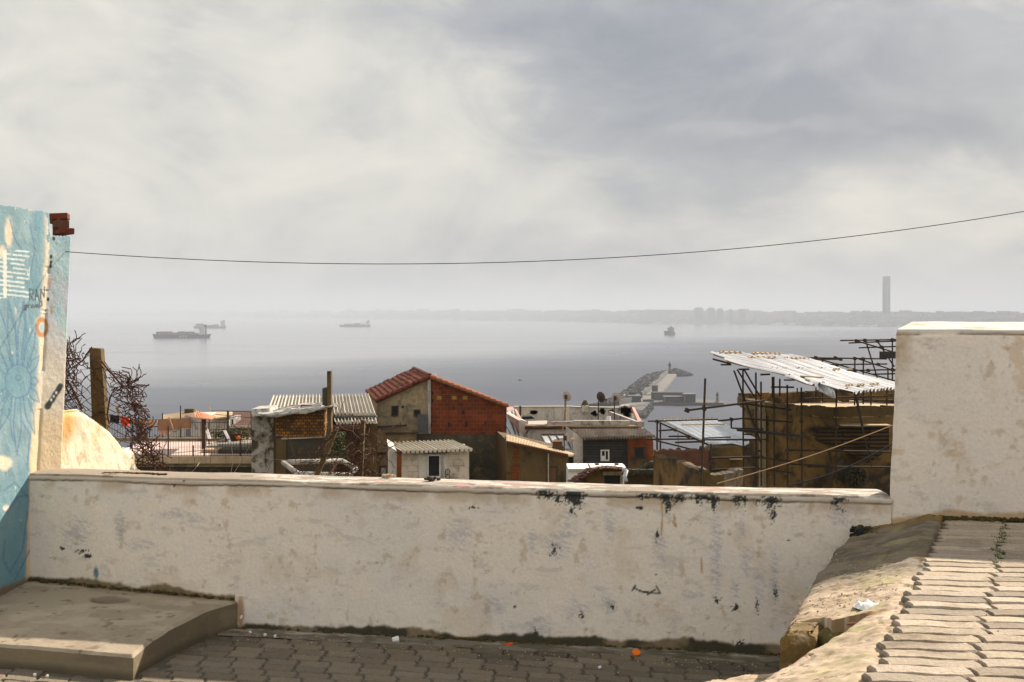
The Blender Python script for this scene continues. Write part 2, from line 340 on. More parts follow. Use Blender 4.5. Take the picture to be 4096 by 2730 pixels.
# ------------------------------------------------------------------ sea, hillside, haze
def sea_material():
    m = D.materials.new('sea'); m.use_nodes = True; n = m.node_tree.nodes; l = m.node_tree.links; b = n['Principled BSDF']
    b.inputs['IOR'].default_value = 1.33
    t = n.new('ShaderNodeNewGeometry')
    def nz(scale, det, stretch=(1,1,1), ro=.6):
        mp = n.new('ShaderNodeMapping'); mp.inputs['Scale'].default_value = stretch; l.new(t.outputs['Position'], mp.inputs[0])
        k = n.new('ShaderNodeTexNoise'); k.inputs['Scale'].default_value = scale; k.inputs['Detail'].default_value = det; k.inputs['Roughness'].default_value = ro
        l.new(mp.outputs[0], k.inputs['Vector']); return k.outputs[0]
    # wind-ruffled areas: rougher water to the right, calm towards the far shore
    s = n.new('ShaderNodeSeparateXYZ'); l.new(t.outputs['Position'], s.inputs[0])
    def m2(op, a, bb, cl=False):
        k = n.new('ShaderNodeMath'); k.operation = op; k.use_clamp = cl
        for i, v in enumerate((a, bb)):
            if isinstance(v, (int, float)): k.inputs[i].default_value = v
            else: l.new(v, k.inputs[i])
        return k.outputs[0]
    big = nz(.0005, 5, (.5, 1, 1))
    wob = m2('MULTIPLY', m2('SUBTRACT', big, .5), 3500)
    ya = m2('ADD', s.outputs[1], wob)
    k1 = n.new('ShaderNodeMapRange'); k1.interpolation_type = 'SMOOTHSTEP'; l.new(m2('SUBTRACT', ya, m2('MULTIPLY', s.outputs[0], 2.5)), k1.inputs[0])
    k1.inputs[1].default_value = 4300; k1.inputs[2].default_value = 1300
    br = nz(.004, 4, (.25, 1, 1)); 
    ruf = m2('ADD', k1.outputs[0], m2('MULTIPLY', m2('SUBTRACT', br, .5), .5), True)
    ro = n.new('ShaderNodeMapRange'); l.new(ruf, ro.inputs[0]); ro.inputs[3].default_value = .12; ro.inputs[4].default_value = .45
    l.new(ro.outputs[0], b.inputs['Roughness'])
    mc = n.new('ShaderNodeMixRGB'); l.new(ruf, mc.inputs[0]); mc.inputs[1].default_value = (.12, .13, .155, 1); mc.inputs[2].default_value = (.030, .038, .062, 1)  # sky reflection and cloud shadow also painted into the base colour
    l.new(mc.outputs[0], b.inputs['Base Color'])
    bp = n.new('ShaderNodeBump'); bs = n.new('ShaderNodeMapRange'); l.new(ruf, bs.inputs[0]); bs.inputs[3].default_value = .28; bs.inputs[4].default_value = .8; l.new(bs.outputs[0], bp.inputs['Strength']); bp.inputs['Distance'].default_value = 1.2
    l.new(nz(.09, 7, (.5, 1, 1), .7), bp.inputs['Height'])
    l.new(bp.outputs[0], b.inputs['Normal'])
    return m
b = MB(); b.add([(-70000, -2500, SEA), (70000, -2500, SEA), (70000, 64000, SEA), (-70000, 64000, SEA)], [(0,1,2,3)])
b.build('sea', sea_material(), kind='structure')
# hillside below the terrace
b = MB(); ys = [12.3, 14, 18, 25, 35, 50, 75, 110, 200, 350, 500, 640, 700]
hz = [-.3, -3, -5, -6.5, -8, -10.5, -13, -22, -36, -56, -76, -87, -90]
xs = [-900, -500, -250, -120, -70, -45, -30, -20, -12, -6, 0, 6, 12, 20, 30, 45, 70, 110, 150, 180]
for yy, zz in zip(ys, hz):
    for x in xs: b.v.append(Vector((x, yy, zz+(R.uniform(-.5, .5) if yy > 14 and zz > -86 else 0))))
k = len(xs)
for i in range(len(ys)-1):
    for j in range(k-1): b.f.append((i*k+j, i*k+j+1, (i+1)*k+j+1, (i+1)*k+j))
b.build('hillside', 'hill_soil', kind='structure')
# haze
hb = MB(); hb.box(-69000, 69000, -2400, 63000, SEA-1, 345)
hm = D.materials.new('haze_air'); hm.use_nodes = True; hn = hm.node_tree.nodes; hl = hm.node_tree.links
for x in list(hn):
    if x.type != 'OUTPUT_MATERIAL': hn.remove(x)
pv = hn.new('ShaderNodeVolumePrincipled'); pv.inputs['Color'].default_value = (.57, .615, .68, 1); pv.inputs['Density'].default_value = .000088
pv.inputs['Anisotropy'].default_value = 0.0
hl.new(pv.outputs[0], [x for x in hn if x.type == 'OUTPUT_MATERIAL'][0].inputs['Volume'])
hb.build('haze', hm, kind='stuff')

# ------------------------------------------------------------------ far coast
shore = [(-3000, 1267.5), (270, 1270), (700, 1271.5), (1700, 1281), (2130, 1285), (2700, 1297), (3100, 1300), (3540, 1309), (4096, 1316), (5200, 1326), (8000, 1340)]
def ipl(t, x):
    for (a, c), (d, e_) in zip(t, t[1:]):
        if x <= d: return c+(e_-c)*(x-a)/(d-a)
    return t[-1][1]
top = [(-3000, 1254), (270, 1254), (700, 1253), (1700, 1253), (2400, 1251), (2600, 1250), (3200, 1255), (4096, 1257), (8000, 1258)]
b = MB(); cols = list(range(-3000, 8001, 50)); nr = 5
for px in cols:
    ys_ = (CH-SEA)*F/(ipl(shore, px)-HZ)
    yt = ys_*1.16
    zt = CH-(ipl(top, px)+1.5*math.sin(px*.013)+1.2*math.sin(px*.031+1)-HZ)/F*yt
    for k_, (f_, h_) in enumerate(((0, 0), (.02, .10), (.35, .45), (1, 1), (1.5, .9))):
        y = ys_+(yt-ys_)*f_
        b.v.append(Vector(((px-CX)/F*y, y, SEA-.5+(zt-SEA)*h_)))
for i in range(len(cols)-1):
    for j in range(nr-1): b.f.append((i*nr+j, (i+1)*nr+j, (i+1)*nr+j+1, i*nr+j+1))
b.build('far_coast', 'far_land', smooth=True, kind='structure')
# hazy mass of city on the coast
b = MB(); rr = random.Random(3)
for _ in range(2600):
    px = rr.uniform(300, 4500) if rr.random() < .25 else rr.uniform(1500, 4500)
    ys_ = (CH-SEA)*F/(ipl(shore, px)-HZ); f_ = rr.random(); y = ys_*(1+.15*f_+.003)
    zt = CH-(ipl(top, px)-HZ)/F*ys_*1.16
    h0 = SEA+(zt-SEA)*(.10+(f_/.35)*.35 if f_ < .35 else .45+(f_-.35)/.65*.55)
    s_ = y/10000; w = rr.uniform(10, 45)*s_; h = rr.uniform(8, 22)*s_*(1.5 if rr.random() < .07 else 1)
    x = (px-CX)/F*y; b.box(x-w, x+w, y, y+w, h0-20, h0+h)
b.build('far_city', 'far_city', kind='stuff', label='hazy mass of low buildings covering the far shore of the bay', category='city')
def fbuild(name, label, px0, px1, py0, pyb, Y, dep=30, cat='building', m='far_city', style=0):
    A = P(px0, py0, Y); B = P(px1, pyb, Y); zb_ = B.z
    t = thing(name, label, cat, ((A.x+B.x)/2, Y, zb_-20), 'tower blocks on the far shore')
    w = B.x-A.x
    MB().box(A.x, B.x, Y, Y+dep, zb_-20, A.z-(A.z-zb_)*.07).build('tower_body', m, t)
    MB().box(A.x+w*.18, B.x-w*.18, Y+3, Y+dep-3, A.z-(A.z-zb_)*.07, A.z).build('roof_block', m, t)
    if style:
        bb = MB()
        nfl = 8
        for i in range(nfl):
            z = zb_+(A.z-zb_)*(i+1)/(nfl+1.5); bb.box(A.x+w*.1, B.x-w*.1, Y-1.0, Y-.05, z, z+4)
        bb.build('window_band', 'far_dark', t)
    return t
zc = crop(2700, 1060, 1.6855); zm = crop(1700, 1180, 2.139)
for i, (a, c, h, lb) in enumerate([(133, 192, 287, 'widest and darkest hazy tower block, leftmost of the row on the far shore'),
      (222, 270, 289, 'second hazy tower block from the left in the far shore row'),
      (288, 326, 293, 'rounded hazy tower block in the middle of the far shore row'),
      (366, 392, 300, 'narrowest hazy tower block standing apart in the far shore row'),
      (428, 478, 297, 'rightmost hazy tower block of the row on the far shore')]):
    fbuild('tower_block', lb, zc(a, 0)[0], zc(c, 0)[0], zc(0, h)[1], zc(0, 385)[1], 12500, 60, style=1)
fbuild('apartment_block', 'faint square block rising above the far shore skyline at left centre', zm(240,0)[0], zm(300,0)[0], zm(0,120)[1], zm(0,205)[1], 20500, 120)
fbuild('apartment_block', 'long faint flat-topped block on the far shore left of the towers', zm(1850,0)[0], zm(2245,0)[0], zm(0,128)[1], zm(0,215)[1], 13600, 160)
fbuild('apartment_block', 'small faint block on the skyline to the right of the minaret', zc(1583,0)[0], zc(1602,0)[0], zc(0,312)[1], zc(0,360)[1], 11800, 40)
fbuild('apartment_block', 'low faint pyramid-topped building left of the minaret', zc(1268,0)[0], zc(1322,0)[0], zc(0,308)[1], zc(0,350)[1], 11900, 60)
# minaret
t = thing('minaret', 'very tall slender hazy minaret tower standing alone on the far shore', 'minaret', P(3547, 1305, 11000))
def mbox(x0, x1, y0, y1, nm, mt, dy=0):
    A = P(x0, y0, 11000); B = P(x1, y1, 11000); MB().box(A.x, B.x, 11000+dy, 11000+(B.x-A.x)-dy, B.z, A.z).build(nm, mt, t)
mbox(3536.3, 3561, 1131, 1300, 'shaft', 'far_dark'); mbox(3537, 3562, 1106, 1131, 'lantern', 'far_dark', 3)
mbox(3546, 3552, 1140, 1296, 'window_strip', 'far_pale', -2); mbox(3522, 3576, 1293, 1306, 'base_hall', 'far_dark', -10)

# ------------------------------------------------------------------ ships
def hull(b, x0, x1, y, bh, h, bow=1):
    """hull with raked bow and stern, long axis X, beam bh"""
    Ln = x1-x0; n = 24; o = len(b.v)
    for i in range(n+1):
        u = i/n; x = x0+Ln*u
        w = bh/2*min(1, max(.02, math.sin(min(1, (1-u if bow > 0 else u)/.16)*math.pi/2)))*min(1, .6+2*min(u, 1-u)*2)
        fl = h*(1+.25*max(0, (abs(u-.5)-.38)/.12))
        e_ = (u-.5)*2; ov = 0.03*Ln*(1 if e_ > .9 else -1 if e_ < -.9 else 0)
        for (yy, zz, oo) in ((-w*.7, -1, 0), (-w, fl, ov), (w, fl, ov), (w*.7, -1, 0)): b.v.append(Vector((x+oo, y+yy, SEA+zz)))
    for i in range(n):
        for j in range(3): b.f.append((o+i*4+j, o+(i+1)*4+j, o+(i+1)*4+j+1, o+i*4+j+1))
    b.f.append((o, o+1, o+2, o+3)); b.f.append((o+n*4+3, o+n*4+2, o+n*4+1, o+n*4))
def ship(name, label, px0, px1, pyw, hullm, cargo, bridge, masts=(), hh=9):
    Y = (CH-SEA)*F/(pyw-HZ); x0 = (px0-CX)/F*Y; x1 = (px1-CX)/F*Y; Ln = x1-x0; k = Y/F
    t = thing(name, label, 'ship', ((x0+x1)/2, Y, SEA), 'cargo ships anchored in the bay')
    b = MB(); hull(b, x0, x1, Y, 30, hh, -1); b.build('hull', hullm, t)
    for a, c, h in cargo:
        bb = MB(); xx = x0+Ln*a
        while xx < x0+Ln*c-6:
            bb.box(xx, xx+11.4, Y-12, Y+12, SEA+hh-.5, SEA+hh+h+R.uniform(-.6, .4)); xx += 12.2
        bb.build('container_stack', 'cargo', t)
    a, c, h = bridge
    s = MB(); s.box(x0+Ln*a, x0+Ln*c, Y-12, Y+12, SEA+hh-.5, SEA+hh+h*.75); s.box(x0+Ln*(a-.012), x0+Ln*(c-.02), Y-15, Y+15, SEA+hh+h*.75, SEA+hh+h*.9)
    s.build('superstructure', 'ship_white', t)
    MB().box(x0+Ln*(c-.03), x0+Ln*(c+.02), Y-4, Y+4, SEA+hh-.5, SEA+hh+h*1.05).build('funnel', hullm, t)
    MB().tube([(x0+Ln*(a+c)/2, Y, SEA+hh+h*.9), (x0+Ln*(a+c)/2, Y, SEA+hh+h*1.25)], .8, 5).build('mast', 'ship_white', t); MB().tube([(x0+Ln*.07, Y, SEA+hh), (x0+Ln*.07, Y, SEA+hh+14)], .7, 5).build('mast', 'ship_white', t)
    for u, h2, bd in masts:
        mm = MB(); mm.tube([(x0+Ln*u, Y, SEA+hh-.5), (x0+Ln*u, Y, SEA+hh+h2)], 1.6, 6); mm.tube([(x0+Ln*u, Y, SEA+hh+h2*.55), (x0+Ln*(u+bd), Y, SEA+hh+h2*.55)], .9, 5)
        mm.build('deck_crane', 'ship_white', t)
    return t
zs = crop(550, 1230, 2.353)
s1 = ship('container_ship', 'largest dark container ship at left, nearest of the ships at anchor', zs(155,0)[0], zs(675,0)[0], zs(0,288)[1], 'hull_dark',
     [(.05, .32, 12), (.33, .44, 8), (.45, .74, 12), (.75,.82,7)], (.835, .93, 36), hh=12)
# faint pale letter-like marks amidships on the hull
sy = s1.location.y
lx = s1.location.x-2
for i in range(3):
    lb_ = MB(); x_ = lx+i*11-4; lb_.box(x_, x_+2, sy-17, sy-15.4, SEA+3, SEA+9); lb_.box(x_+4.5, x_+6.5, sy-17, sy-15.4, SEA+3, SEA+9)
    if i == 0: lb_.box(x_+2, x_+4.5, sy-17, sy-15.4, SEA+5, SEA+7.5)
    if i > 0: lb_.box(x_+2, x_+4.5, sy-17, sy-15.4, SEA+7.4, SEA+9)
    if i > 0: lb_.box(x_+2, x_+4.5, sy-17, sy-15.4, SEA+3, SEA+4.5)
    lb_.build('hull_letter', 'ship_white', s1)
ship('container_ship', 'reddish-hulled cargo ship seen just behind and right of the large dark one', zs(534,0)[0], zs(827,0)[0], zs(0,197)[1], 'hull_red',
     [(.06, .33, 18), (.36, .60, 9), (.60, .78, 13)], (.86, .96, 38), hh=11)
ship('cargo_ship', 'grey cargo ship with two deck cranes, alone left of centre', zs(1905,0)[0], zs(2188,0)[0], zs(0,184)[1], 'hull_grey',
     [(.15, .45, 10), (.47, .68, 14), (.74, .88, 9)], (.88, .96, 34), [(.31, 42, -.18), (.71, 42, .18)], hh=11)
# ship seen end-on
Y = (CH-SEA)*F/(1341-HZ); x0 = P(2655, 0, Y).x; x1 = P(2702, 0, Y).x; w = x1-x0
t = thing('container_ship', 'dark cargo ship seen almost end-on below the far tower blocks', 'ship', ((x0+x1)/2, Y, SEA), 'cargo ships anchored in the bay')
b = MB(); b.prism([(x0+w*.08, Y, SEA-1), (x0+w*.6, Y-6, SEA-1), (x0+w*.62, Y-8, SEA+17), (x0, Y, SEA+17)], (w*.25, 70, 0)); b.build('hull', 'hull_dark', t)
MB().prism([(x0+w*.62, Y-5, SEA-1), (x0+w*.95, Y, SEA-1), (x0+w, Y, SEA+12), (x0+w*.62, Y-5, SEA+12)], (w*.1, 60, 0)).build('stern', 'hull_red', t)
b = MB(); b.box(x0+w*.42, x0+w*.92, Y+20, Y+40, SEA+11, SEA+27); b.box(x0+w*.36, x0+w*.98, Y+22, Y+36, SEA+27, SEA+31); b.box(x0+w*.56, x0+w*.8, Y+24, Y+34, SEA+31, SEA+36)
b.build('superstructure', 'cargo', t); MB().tube([(x0+w*.68, Y+28, SEA+36), (x0+w*.68, Y+28, SEA+44)], 1, 5).build('mast', 'cargo', t)
# small boat
Yb = (CH-SEA)*F/(1523-HZ); xb = P(2078, 0, Yb).x
t = thing('small_boat', 'tiny dark fishing boat alone on the open water at centre', 'boat', (xb, Yb, SEA))
b = MB(); Ln = 4.2; o_ = len(b.v)
for u in np.linspace(0, 1, 9):
    ww = 1.0*math.sin(math.pi*min(.97, max(.03, u)))**.6
    for yy, zz in ((-ww*.6, -.2), (-ww, .8+.3*abs(u-.5)), (ww, .8+.3*abs(u-.5)), (ww*.6, -.2)): b.v.append(Vector((xb-Ln/2+Ln*u*1.2, Yb+yy, SEA+zz)))
for i in range(8):
    for j in range(3): b.f.append((i*4+j, (i+1)*4+j, (i+1)*4+j+1, i*4+j+1))
b.build('hull', 'hull_dark', t); MB().box(xb-.4, xb+.8, Yb-.5, Yb+.5, SEA+.5, SEA+1.9).build('cabin', 'hull_grey', t)

# ------------------------------------------------------------------ breakwater and quay
bw = thing('breakwater', 'long stone breakwater with rock armour curving out into the bay', 'breakwater', P(2600, 1560, 1700)*1)
cl = [(2440, 1640, 1330), (2540, 0, 1400), (2595, 0, 1560), (2640, 0, 1800), (2676, 0, 2080)]
pl = [Vector(((px-CX)/F*Y, Y, 0)) for px, _, Y in cl]
def along(f):
    n = len(pl)-1; i = min(int(f*n), n-1); u = f*n-i; return pl[i].lerp(pl[i+1], u), (pl[i+1]-pl[i]).normalized()
def strip(b, off0, off1, z0, z1, f0=0, f1=1, n=16):
    o = len(b.v)
    for i in range(n+1):
        p, d = along(f0+(f1-f0)*i/n); nn = Vector((-d.y, d.x, 0))
        for of, zz in ((off0, z0), (off0, z1), (off1, z1), (off1, z0)): q = p+nn*of; b.v.append(Vector((q.x, q.y, SEA+zz)))
    for i in range(n):
        for j in range(4): b.f.append((o+i*4+j, o+(i+1)*4+j, o+(i+1)*4+(j+1)%4, o+i*4+(j+1)%4))
    b.f.append((o,o+1,o+2,o+3)); b.f.append((o+n*4+3,o+n*4+2,o+n*4+1,o+n*4))
b = MB(); strip(b, -12, 1, -1, 3.2, .1); b.build('roadway', 'far_pale', bw)
b = MB(); strip(b, 1, 5, -1, 8.0, .1); b.build('sea_wall', 'quay', bw)
b = MB(); rr = random.Random(11)
strip(b, 5, 24, -1, 2.5)
for _ in range(1500):
    f_ = rr.random(); p, d = along(f_); nn = Vector((-d.y, d.x, 0)); of = rr.uniform(4, 32); q = p+nn*of
    s_ = rr.uniform(3, 6.5); b.rock((q.x, q.y, SEA+max(.5, 6.5-(of-4)*.24)), s_, s_, s_*.8, rr)
for _ in range(450):   # rounded head
    a = rr.random()*6.3; r_ = rr.random()**.6; c_ = P(2702, 0, 2105); c_.x += r_*math.cos(a)*24; c_.y += r_*math.sin(a)*60
    s_ = rr.uniform(3, 6); b.rock((c_.x, c_.y, SEA+max(.3, 8*(1-r_))), s_, s_, s_*.8, rr)
b.build('rock_armour', 'rock', bw, kind='stuff')
def lighthouse(label, px, py0, py1, Y, r):
    A = P(px, py0, Y); B = P(px, py1, Y); h = A.z-B.z
    t = thing('lighthouse', label, 'lighthouse', (B.x, Y, B.z), 'harbour lights')
    MB().lathe((B.x, Y, B.z), [(r*1.5, 0), (r*1.5, h*.06), (r, h*.08), (r*.7, h*.6)], 10).build('tower', 'far_pale', t)
    MB().lathe((B.x, Y, B.z), [(r*1.3, h*.6), (r*1.3, h*.64), (r*.85, h*.65), (r*.8, h*.8), (r*.3, h*.88), (r*.12, h)], 10).build('lantern', 'far_dark', t)
lighthouse('slim lighthouse standing at the far tip of the breakwater', 2679, 1447, 1494, 2095, 2.4)
lighthouse('small dark-topped harbour light at the right end of the quay', 2869.5, 1567, 1609, 1400, 1.5)
q = thing('quay', 'low concrete quay with rough edges stretching right from the breakwater root', 'quay', P(2700, 1623, 1400))
Zq = 3.0
def sq(px, py): v = PZ(px, py, SEA+Zq); return (v.x, v.y)
b = MB(); b.foot([sq(2500, 1627), sq(2585, 1622), sq(2600, 1610), sq(2895, 1612), sq(2899, 1607), sq(2870, 1603), sq(2600, 1575), sq(2480, 1580)], SEA-2, SEA+Zq)
b.build('deck', 'quay', q)
b = MB(); b.foot([sq(2400, 1660), sq(2480, 1690), sq(2545, 1668), sq(2590, 1620), sq(2500, 1615), sq(2440,1620)], SEA-2, SEA+Zq-.3); b.build('apron', 'quay', q)
b = MB(); 
for _ in range(160):
    u = rr.random(); a = PZ(2600-12*u-40*max(0,u-.4), 1622+52*u, SEA); s_ = rr.uniform(1.5, 4); b.rock((a.x+rr.uniform(-3,3), a.y+rr.uniform(-4,4), SEA+.8), s_, s_, s_, rr)
for _ in range(150):
    a = PZ(rr.uniform(2545, 2583), rr.uniform(1652, 1672), SEA); s_ = rr.uniform(2, 4); b.rock((a.x, a.y, SEA+1.5), s_, s_, s_*.8, rr)
b.build('rock_edge', 'rock', q, kind='stuff')
def qb(label, x0, x1, y0, y1, Y, dep, m, m2='far_pale', nm='harbour_building'):
    A = P(*zb(x0, y0), Y); B = P(*zb(x1, y1), Y); t = thing(nm, label, 'building', ((A.x+B.x)/2, Y, B.z), 'low buildings on the quay')
    MB().box(A.x, B.x, Y, Y+dep, SEA+1, A.z-.6).build('wall', m, t); MB().box(A.x-.6, B.x+.6, Y-.6, Y+dep+.6, A.z-.6, A.z).build('roof', m2, t)
    MB().box(A.x-.5, A.x+1, Y-.4, Y-.02, SEA+1, A.z-.6).build('corner_post', m2, t)
qb('dark-fronted shed with pale roof in the middle of the quay', 1112, 1380, 748, 826, 1405, 12, 'far_dark')
qb('taller dark block with pale edge at the right end of the sheds', 1400, 1565, 712, 822, 1402, 14, 'far_dark')
qb('long low grey building behind the quay sheds', 940, 1385, 690, 790, 1440, 14, 'quay', 'far_dark')
qb('small house at the start of the breakwater road', 945, 1020, 590, 690, 1530, 10, 'quay', 'far_dark')
qb('low dark warehouse at the left end of the quay', 600, 775, 740, 815, 1400, 14, 'far_dark', 'quay')
qb('pale row of parked sheds between warehouse and quay buildings', 810, 960, 795, 820, 1408, 4, 'far_pale', 'far_dark')
for i, (x0, x1, y0, lb) in enumerate([(600, 790, 672, 'dark clump-like tree above the left quay warehouse'), (1170, 1380, 672, 'dark flat-topped tree behind the long quay building')]):
    c0 = P(*zb((x0+x1)/2, 720), 1470); t = thing('tree', lb, 'tree', (c0.x, 1470, SEA+3), 'trees on the quay')
    b = MB(); rx = (x1-x0)/3.62/2/F*1470
    for _ in range(420):
        a = rr.random()*6.3; r_ = rr.random()**.5; b.rock((c0.x+r_*rx*math.cos(a), 1470+r_*6*math.sin(a), P(*zb(0, y0+12), 1470).z-rr.random()*7*r_-.3), 1.6, 1.6, 1.1, rr)
    b.build('crown', 'far_dark', t); MB().tube([(c0.x, 1470, SEA+2), (c0.x, 1470, c0.z)], .4, 6, .25).build('trunk', 'far_dark', t)

# ================================================================== MIDDLE GROUND: roofs of the old town
def roof_poly(f, pts, Ys):
    if not isinstance(Ys, (list, tuple)): Ys = [Ys]*len(pts)
    return [Q(f, x, y, Y) for (x, y), Y in zip(pts, Ys)]
def wallp(name, m, t, f, pts, Y, ext, down=None, **k):
    """facade polygon (crop pixels) at depth Y, extruded by ext; last two points dropped to z=down when given"""
    p = roof_poly(f, pts, Y)
    if down is not None: p[-1].z = down; p[-2].z = down
    return MB().prism(p, ext).build(name, m, t, **k)
def ring(name, m, t, f, x0, x1, y0, y1, Y, w=.05, d=.1, pr=.03, sill=True):
    """window: dark recess panel + frame, proud of the wall by pr"""
    A = Q(f, x0, y0, Y); B = Q(f, x1, y1, Y)
    b = MB(); b.box(A.x+w, B.x-w, Y-pr*.4, Y+.02, B.z+w, A.z-w); wn = b.build(name, m[0], t)
    b = MB()
    b.box(A.x, A.x+w, Y-pr, Y+.02, B.z+w, A.z-w); b.box(B.x-w, B.x, Y-pr, Y+.02, B.z+w, A.z-w)
    b.box(A.x, B.x, Y-pr, Y+.02, A.z-w, A.z); b.box(A.x, B.x, Y-pr-(.03 if sill else 0), Y+.02, B.z, B.z+w)
    if m[1]: b.build('frame', m[1], wn, org=None) if False else None
    fo = b.build('frame', m[1], t) 
    fo.parent = wn
    return wn
def corr(amp, nw, prof='sin', axis='v'):
    def f(u, v):
        k = (v if axis == 'v' else u)*nw
        if prof == 'rib':
            q = k % 1; return amp if q < .22 else (0 if q > .32 else amp*(1-(q-.22)/.10))
        return amp*math.sin(k*2*math.pi)
    return f
# ---------- the gabled house (gable skewed, ridge runs away to the left)
G = Vector((-1.22, 7.9, 0)); YH = 65.0
house = thing('gabled_house', 'tall gabled house with half bare red brick and half stained plaster front', 'house', Q(z4, 1040, 1500, YH))
wallp('plaster_wall', 'old_beige', house, z4, [(355, 552), (1005, 250), (1034, 238), (1034, 952), (355, 952)], YH, G)
wallp('red_brick_wall', 'red_brick', house, z4, [(1034, 238), (2003, 590), (2003, 960), (1034, 952)], YH, G)
wallp('stucco_wall', 'dark_stucco', house, z4, [(850, 952), (2003, 962), (2003, 1600), (850, 1600)], YH-.06, G, down=-14)
wallp('corner_pillar', 'grey_white', house, z4, [(992, 262), (1034, 245), (1034, 945), (1000, 945)], YH-.10, (0, .12, 0))
lower = wallp('lower_wall', 'low_beige', house, z4, [(-250, 905), (850, 905), (850, 1600), (-250, 1600)], YH-.12, (0, 6, 0), down=-14)
wallp('wall_band', 'old_beige', house, z4, [(-110, 800), (355, 800), (355, 905), (-110, 905)], YH-.05, (0, 5, 0))
for pts, nm in (([(-100, 878), (720, 832), (728, 852), (-100, 892)], 'gutter'), ([(448, 936), (868, 930), (868, 938), (448, 944)], 'ledge'), ([(240, 1188), (485, 1186), (485, 1200), (240, 1204)], 'ledge')):
    wallp(nm, 'black_iron' if nm == 'gutter' else 'dark_stucco', house, z4, pts, YH-.30, (0, .2, 0))
ring('window', ('dark_open', 'dark_stucco'), house, z4, 530, 622, 588, 722, YH, .05)
ring('window', ('dark_open', 'dark_stucco'), house, z4, 814, 902, 636, 722, YH, .05)
A = Q(z4, 660, 590, YH); MB().box(A.x, A.x+.11, YH-.02, YH+.02, A.z-.09, A.z).build('vent_hole', 'dark_open', house)
# shutter panel of sheet metal
A = Q(z4, 868, 700, YH-.25); B = Q(z4, 995, 935, YH-.25)
MB().sheet((A.x, YH-.25, B.z), (B.x, YH-.25, B.z), (B.x, YH-.25, A.z), (A.x, YH-.25, A.z), 40, 1, corr(.02, 6, 'rib', 'u'), .02).build('metal_shutter', 'grey_shutter', house)
# gaps and pale bricks in the brick wall
for (x, y, w, h) in ((1045, 405, 22, 45), (1047, 505, 20, 45), (1030, 606, 24, 45), (1030, 708, 26, 45), (1030, 815, 26, 42), (1030, 917, 24, 42), (1322, 598, 20, 42), (1435, 648, 32, 50), (1255, 802, 26, 58), (1474, 802, 26, 58), (1722, 795, 22, 45), (1985, 645, 20, 50), (1985, 745, 20, 50), (1985, 850, 20, 44), (1208, 300, 66, 48)):
    A = Q(z4, x, y, YH); B = Q(z4, x+w, y+h, YH)
    MB().box(A.x, B.x, YH-.012, YH+.02, B.z, A.z).build('brick_gap', 'dark_open', house)
mat('yellow_block', (.30,.20,.03), (.22,.14,.03), sc=8)
for x in (1115, 1306, 1445):
    A = Q(z4, x, 458, YH); B = Q(z4, x+58, 515, YH); MB().box(A.x, B.x, YH-.015, YH+.02, B.z+.02, A.z-.02).build('pale_brick', 'yellow_block', house)
# tiled roof slopes
def tile_disp(nw, ns, amp=.045, st=.035, axis='v', rnd=0):
    def f(u, v):
        a, s_ = (v, u) if axis == 'v' else (u, v)
        return amp*abs(math.sin(a*nw*math.pi))+st*((s_*ns) % 1.0)+rnd*(vnoise(u*9, v*9, 5)-.5)
    return f
rN = Q(z4, 1020, 208, YH-.25); rF = rN+G*1.07; eL = Q(z4, 318, 530, YH-.25); eR = Q(z4, 2037, 592, YH-.25)
up_ = Vector((0, 0, .02))
MB().sheet(eL, eL+G*1.07, rF, rN, 40, 66, lambda u, v: .05*abs(math.sin(u*20*math.pi))+.05*((1-v)*11 % 1.0)+.10*max(0, float(vnoise(u*6, v*9, 5))-.55), .06).build('left_roof_slope', 'tile', house)
MB().sheet(eR, eR+G*1.07, rF, rN, 40, 60, lambda u, v: .05*abs(math.sin(u*20*math.pi))+.045*((1-v)*11 % 1.0), .06).build('right_roof_slope', 'tile_light', house)
b = MB(); b.tube([rN+up_, rF+up_], .11, 8); b.build('ridge_tiles', 'tile', house)
b = MB()
for i in range(13):
    p = rN.lerp(eR, (i+.1)/13.2); q_ = rN.lerp(eR, (i+1.05)/13.2); b.tube([p+Vector((0, -.02, -.03)), q_+Vector((0, -.02, .01))], .085, 8, .10)
b.build('verge_tiles', 'tile_light', house)
b = MB()
for i in range(10):
    p = rN.lerp(eL, (i+.1)/10.2); q_ = rN.lerp(eL, (i+1.05)/10.2); b.tube([p+Vector((0, -.02, -.03)), q_+Vector((0, -.02, .01))], .085, 8, .10)
b.build('verge_tiles', 'tile', house)
b = MB(); b.tube([Q(z4, 335, 548, YH-.12), Q(z4, 1000, 240, YH-.12)], .05, 6); b.tube([Q(z4, 1040, 240, YH-.12), Q(z4, 1995, 590, YH-.12)], .06, 6)
b.build('eave_shadow_board', 'brown_wood', house)
b = MB()
for i in range(5): b.obox(Q(z4, 1050+i*9, 186-abs(i-2)*-3, YH+1.4), .12, .1, .08, rz=i)
tg = b.build('rag', 'plastic_white'); tg['label'] = 'small pale rag lying on the ridge of the brick gabled house'; tg['category'] = 'rag'
# small window low in the plaster wall
ring('window', ('glass_white', 'brown_wood'), house, z4, 380, 485, 1355, 1498, YH-.12, .07, pr=.05)
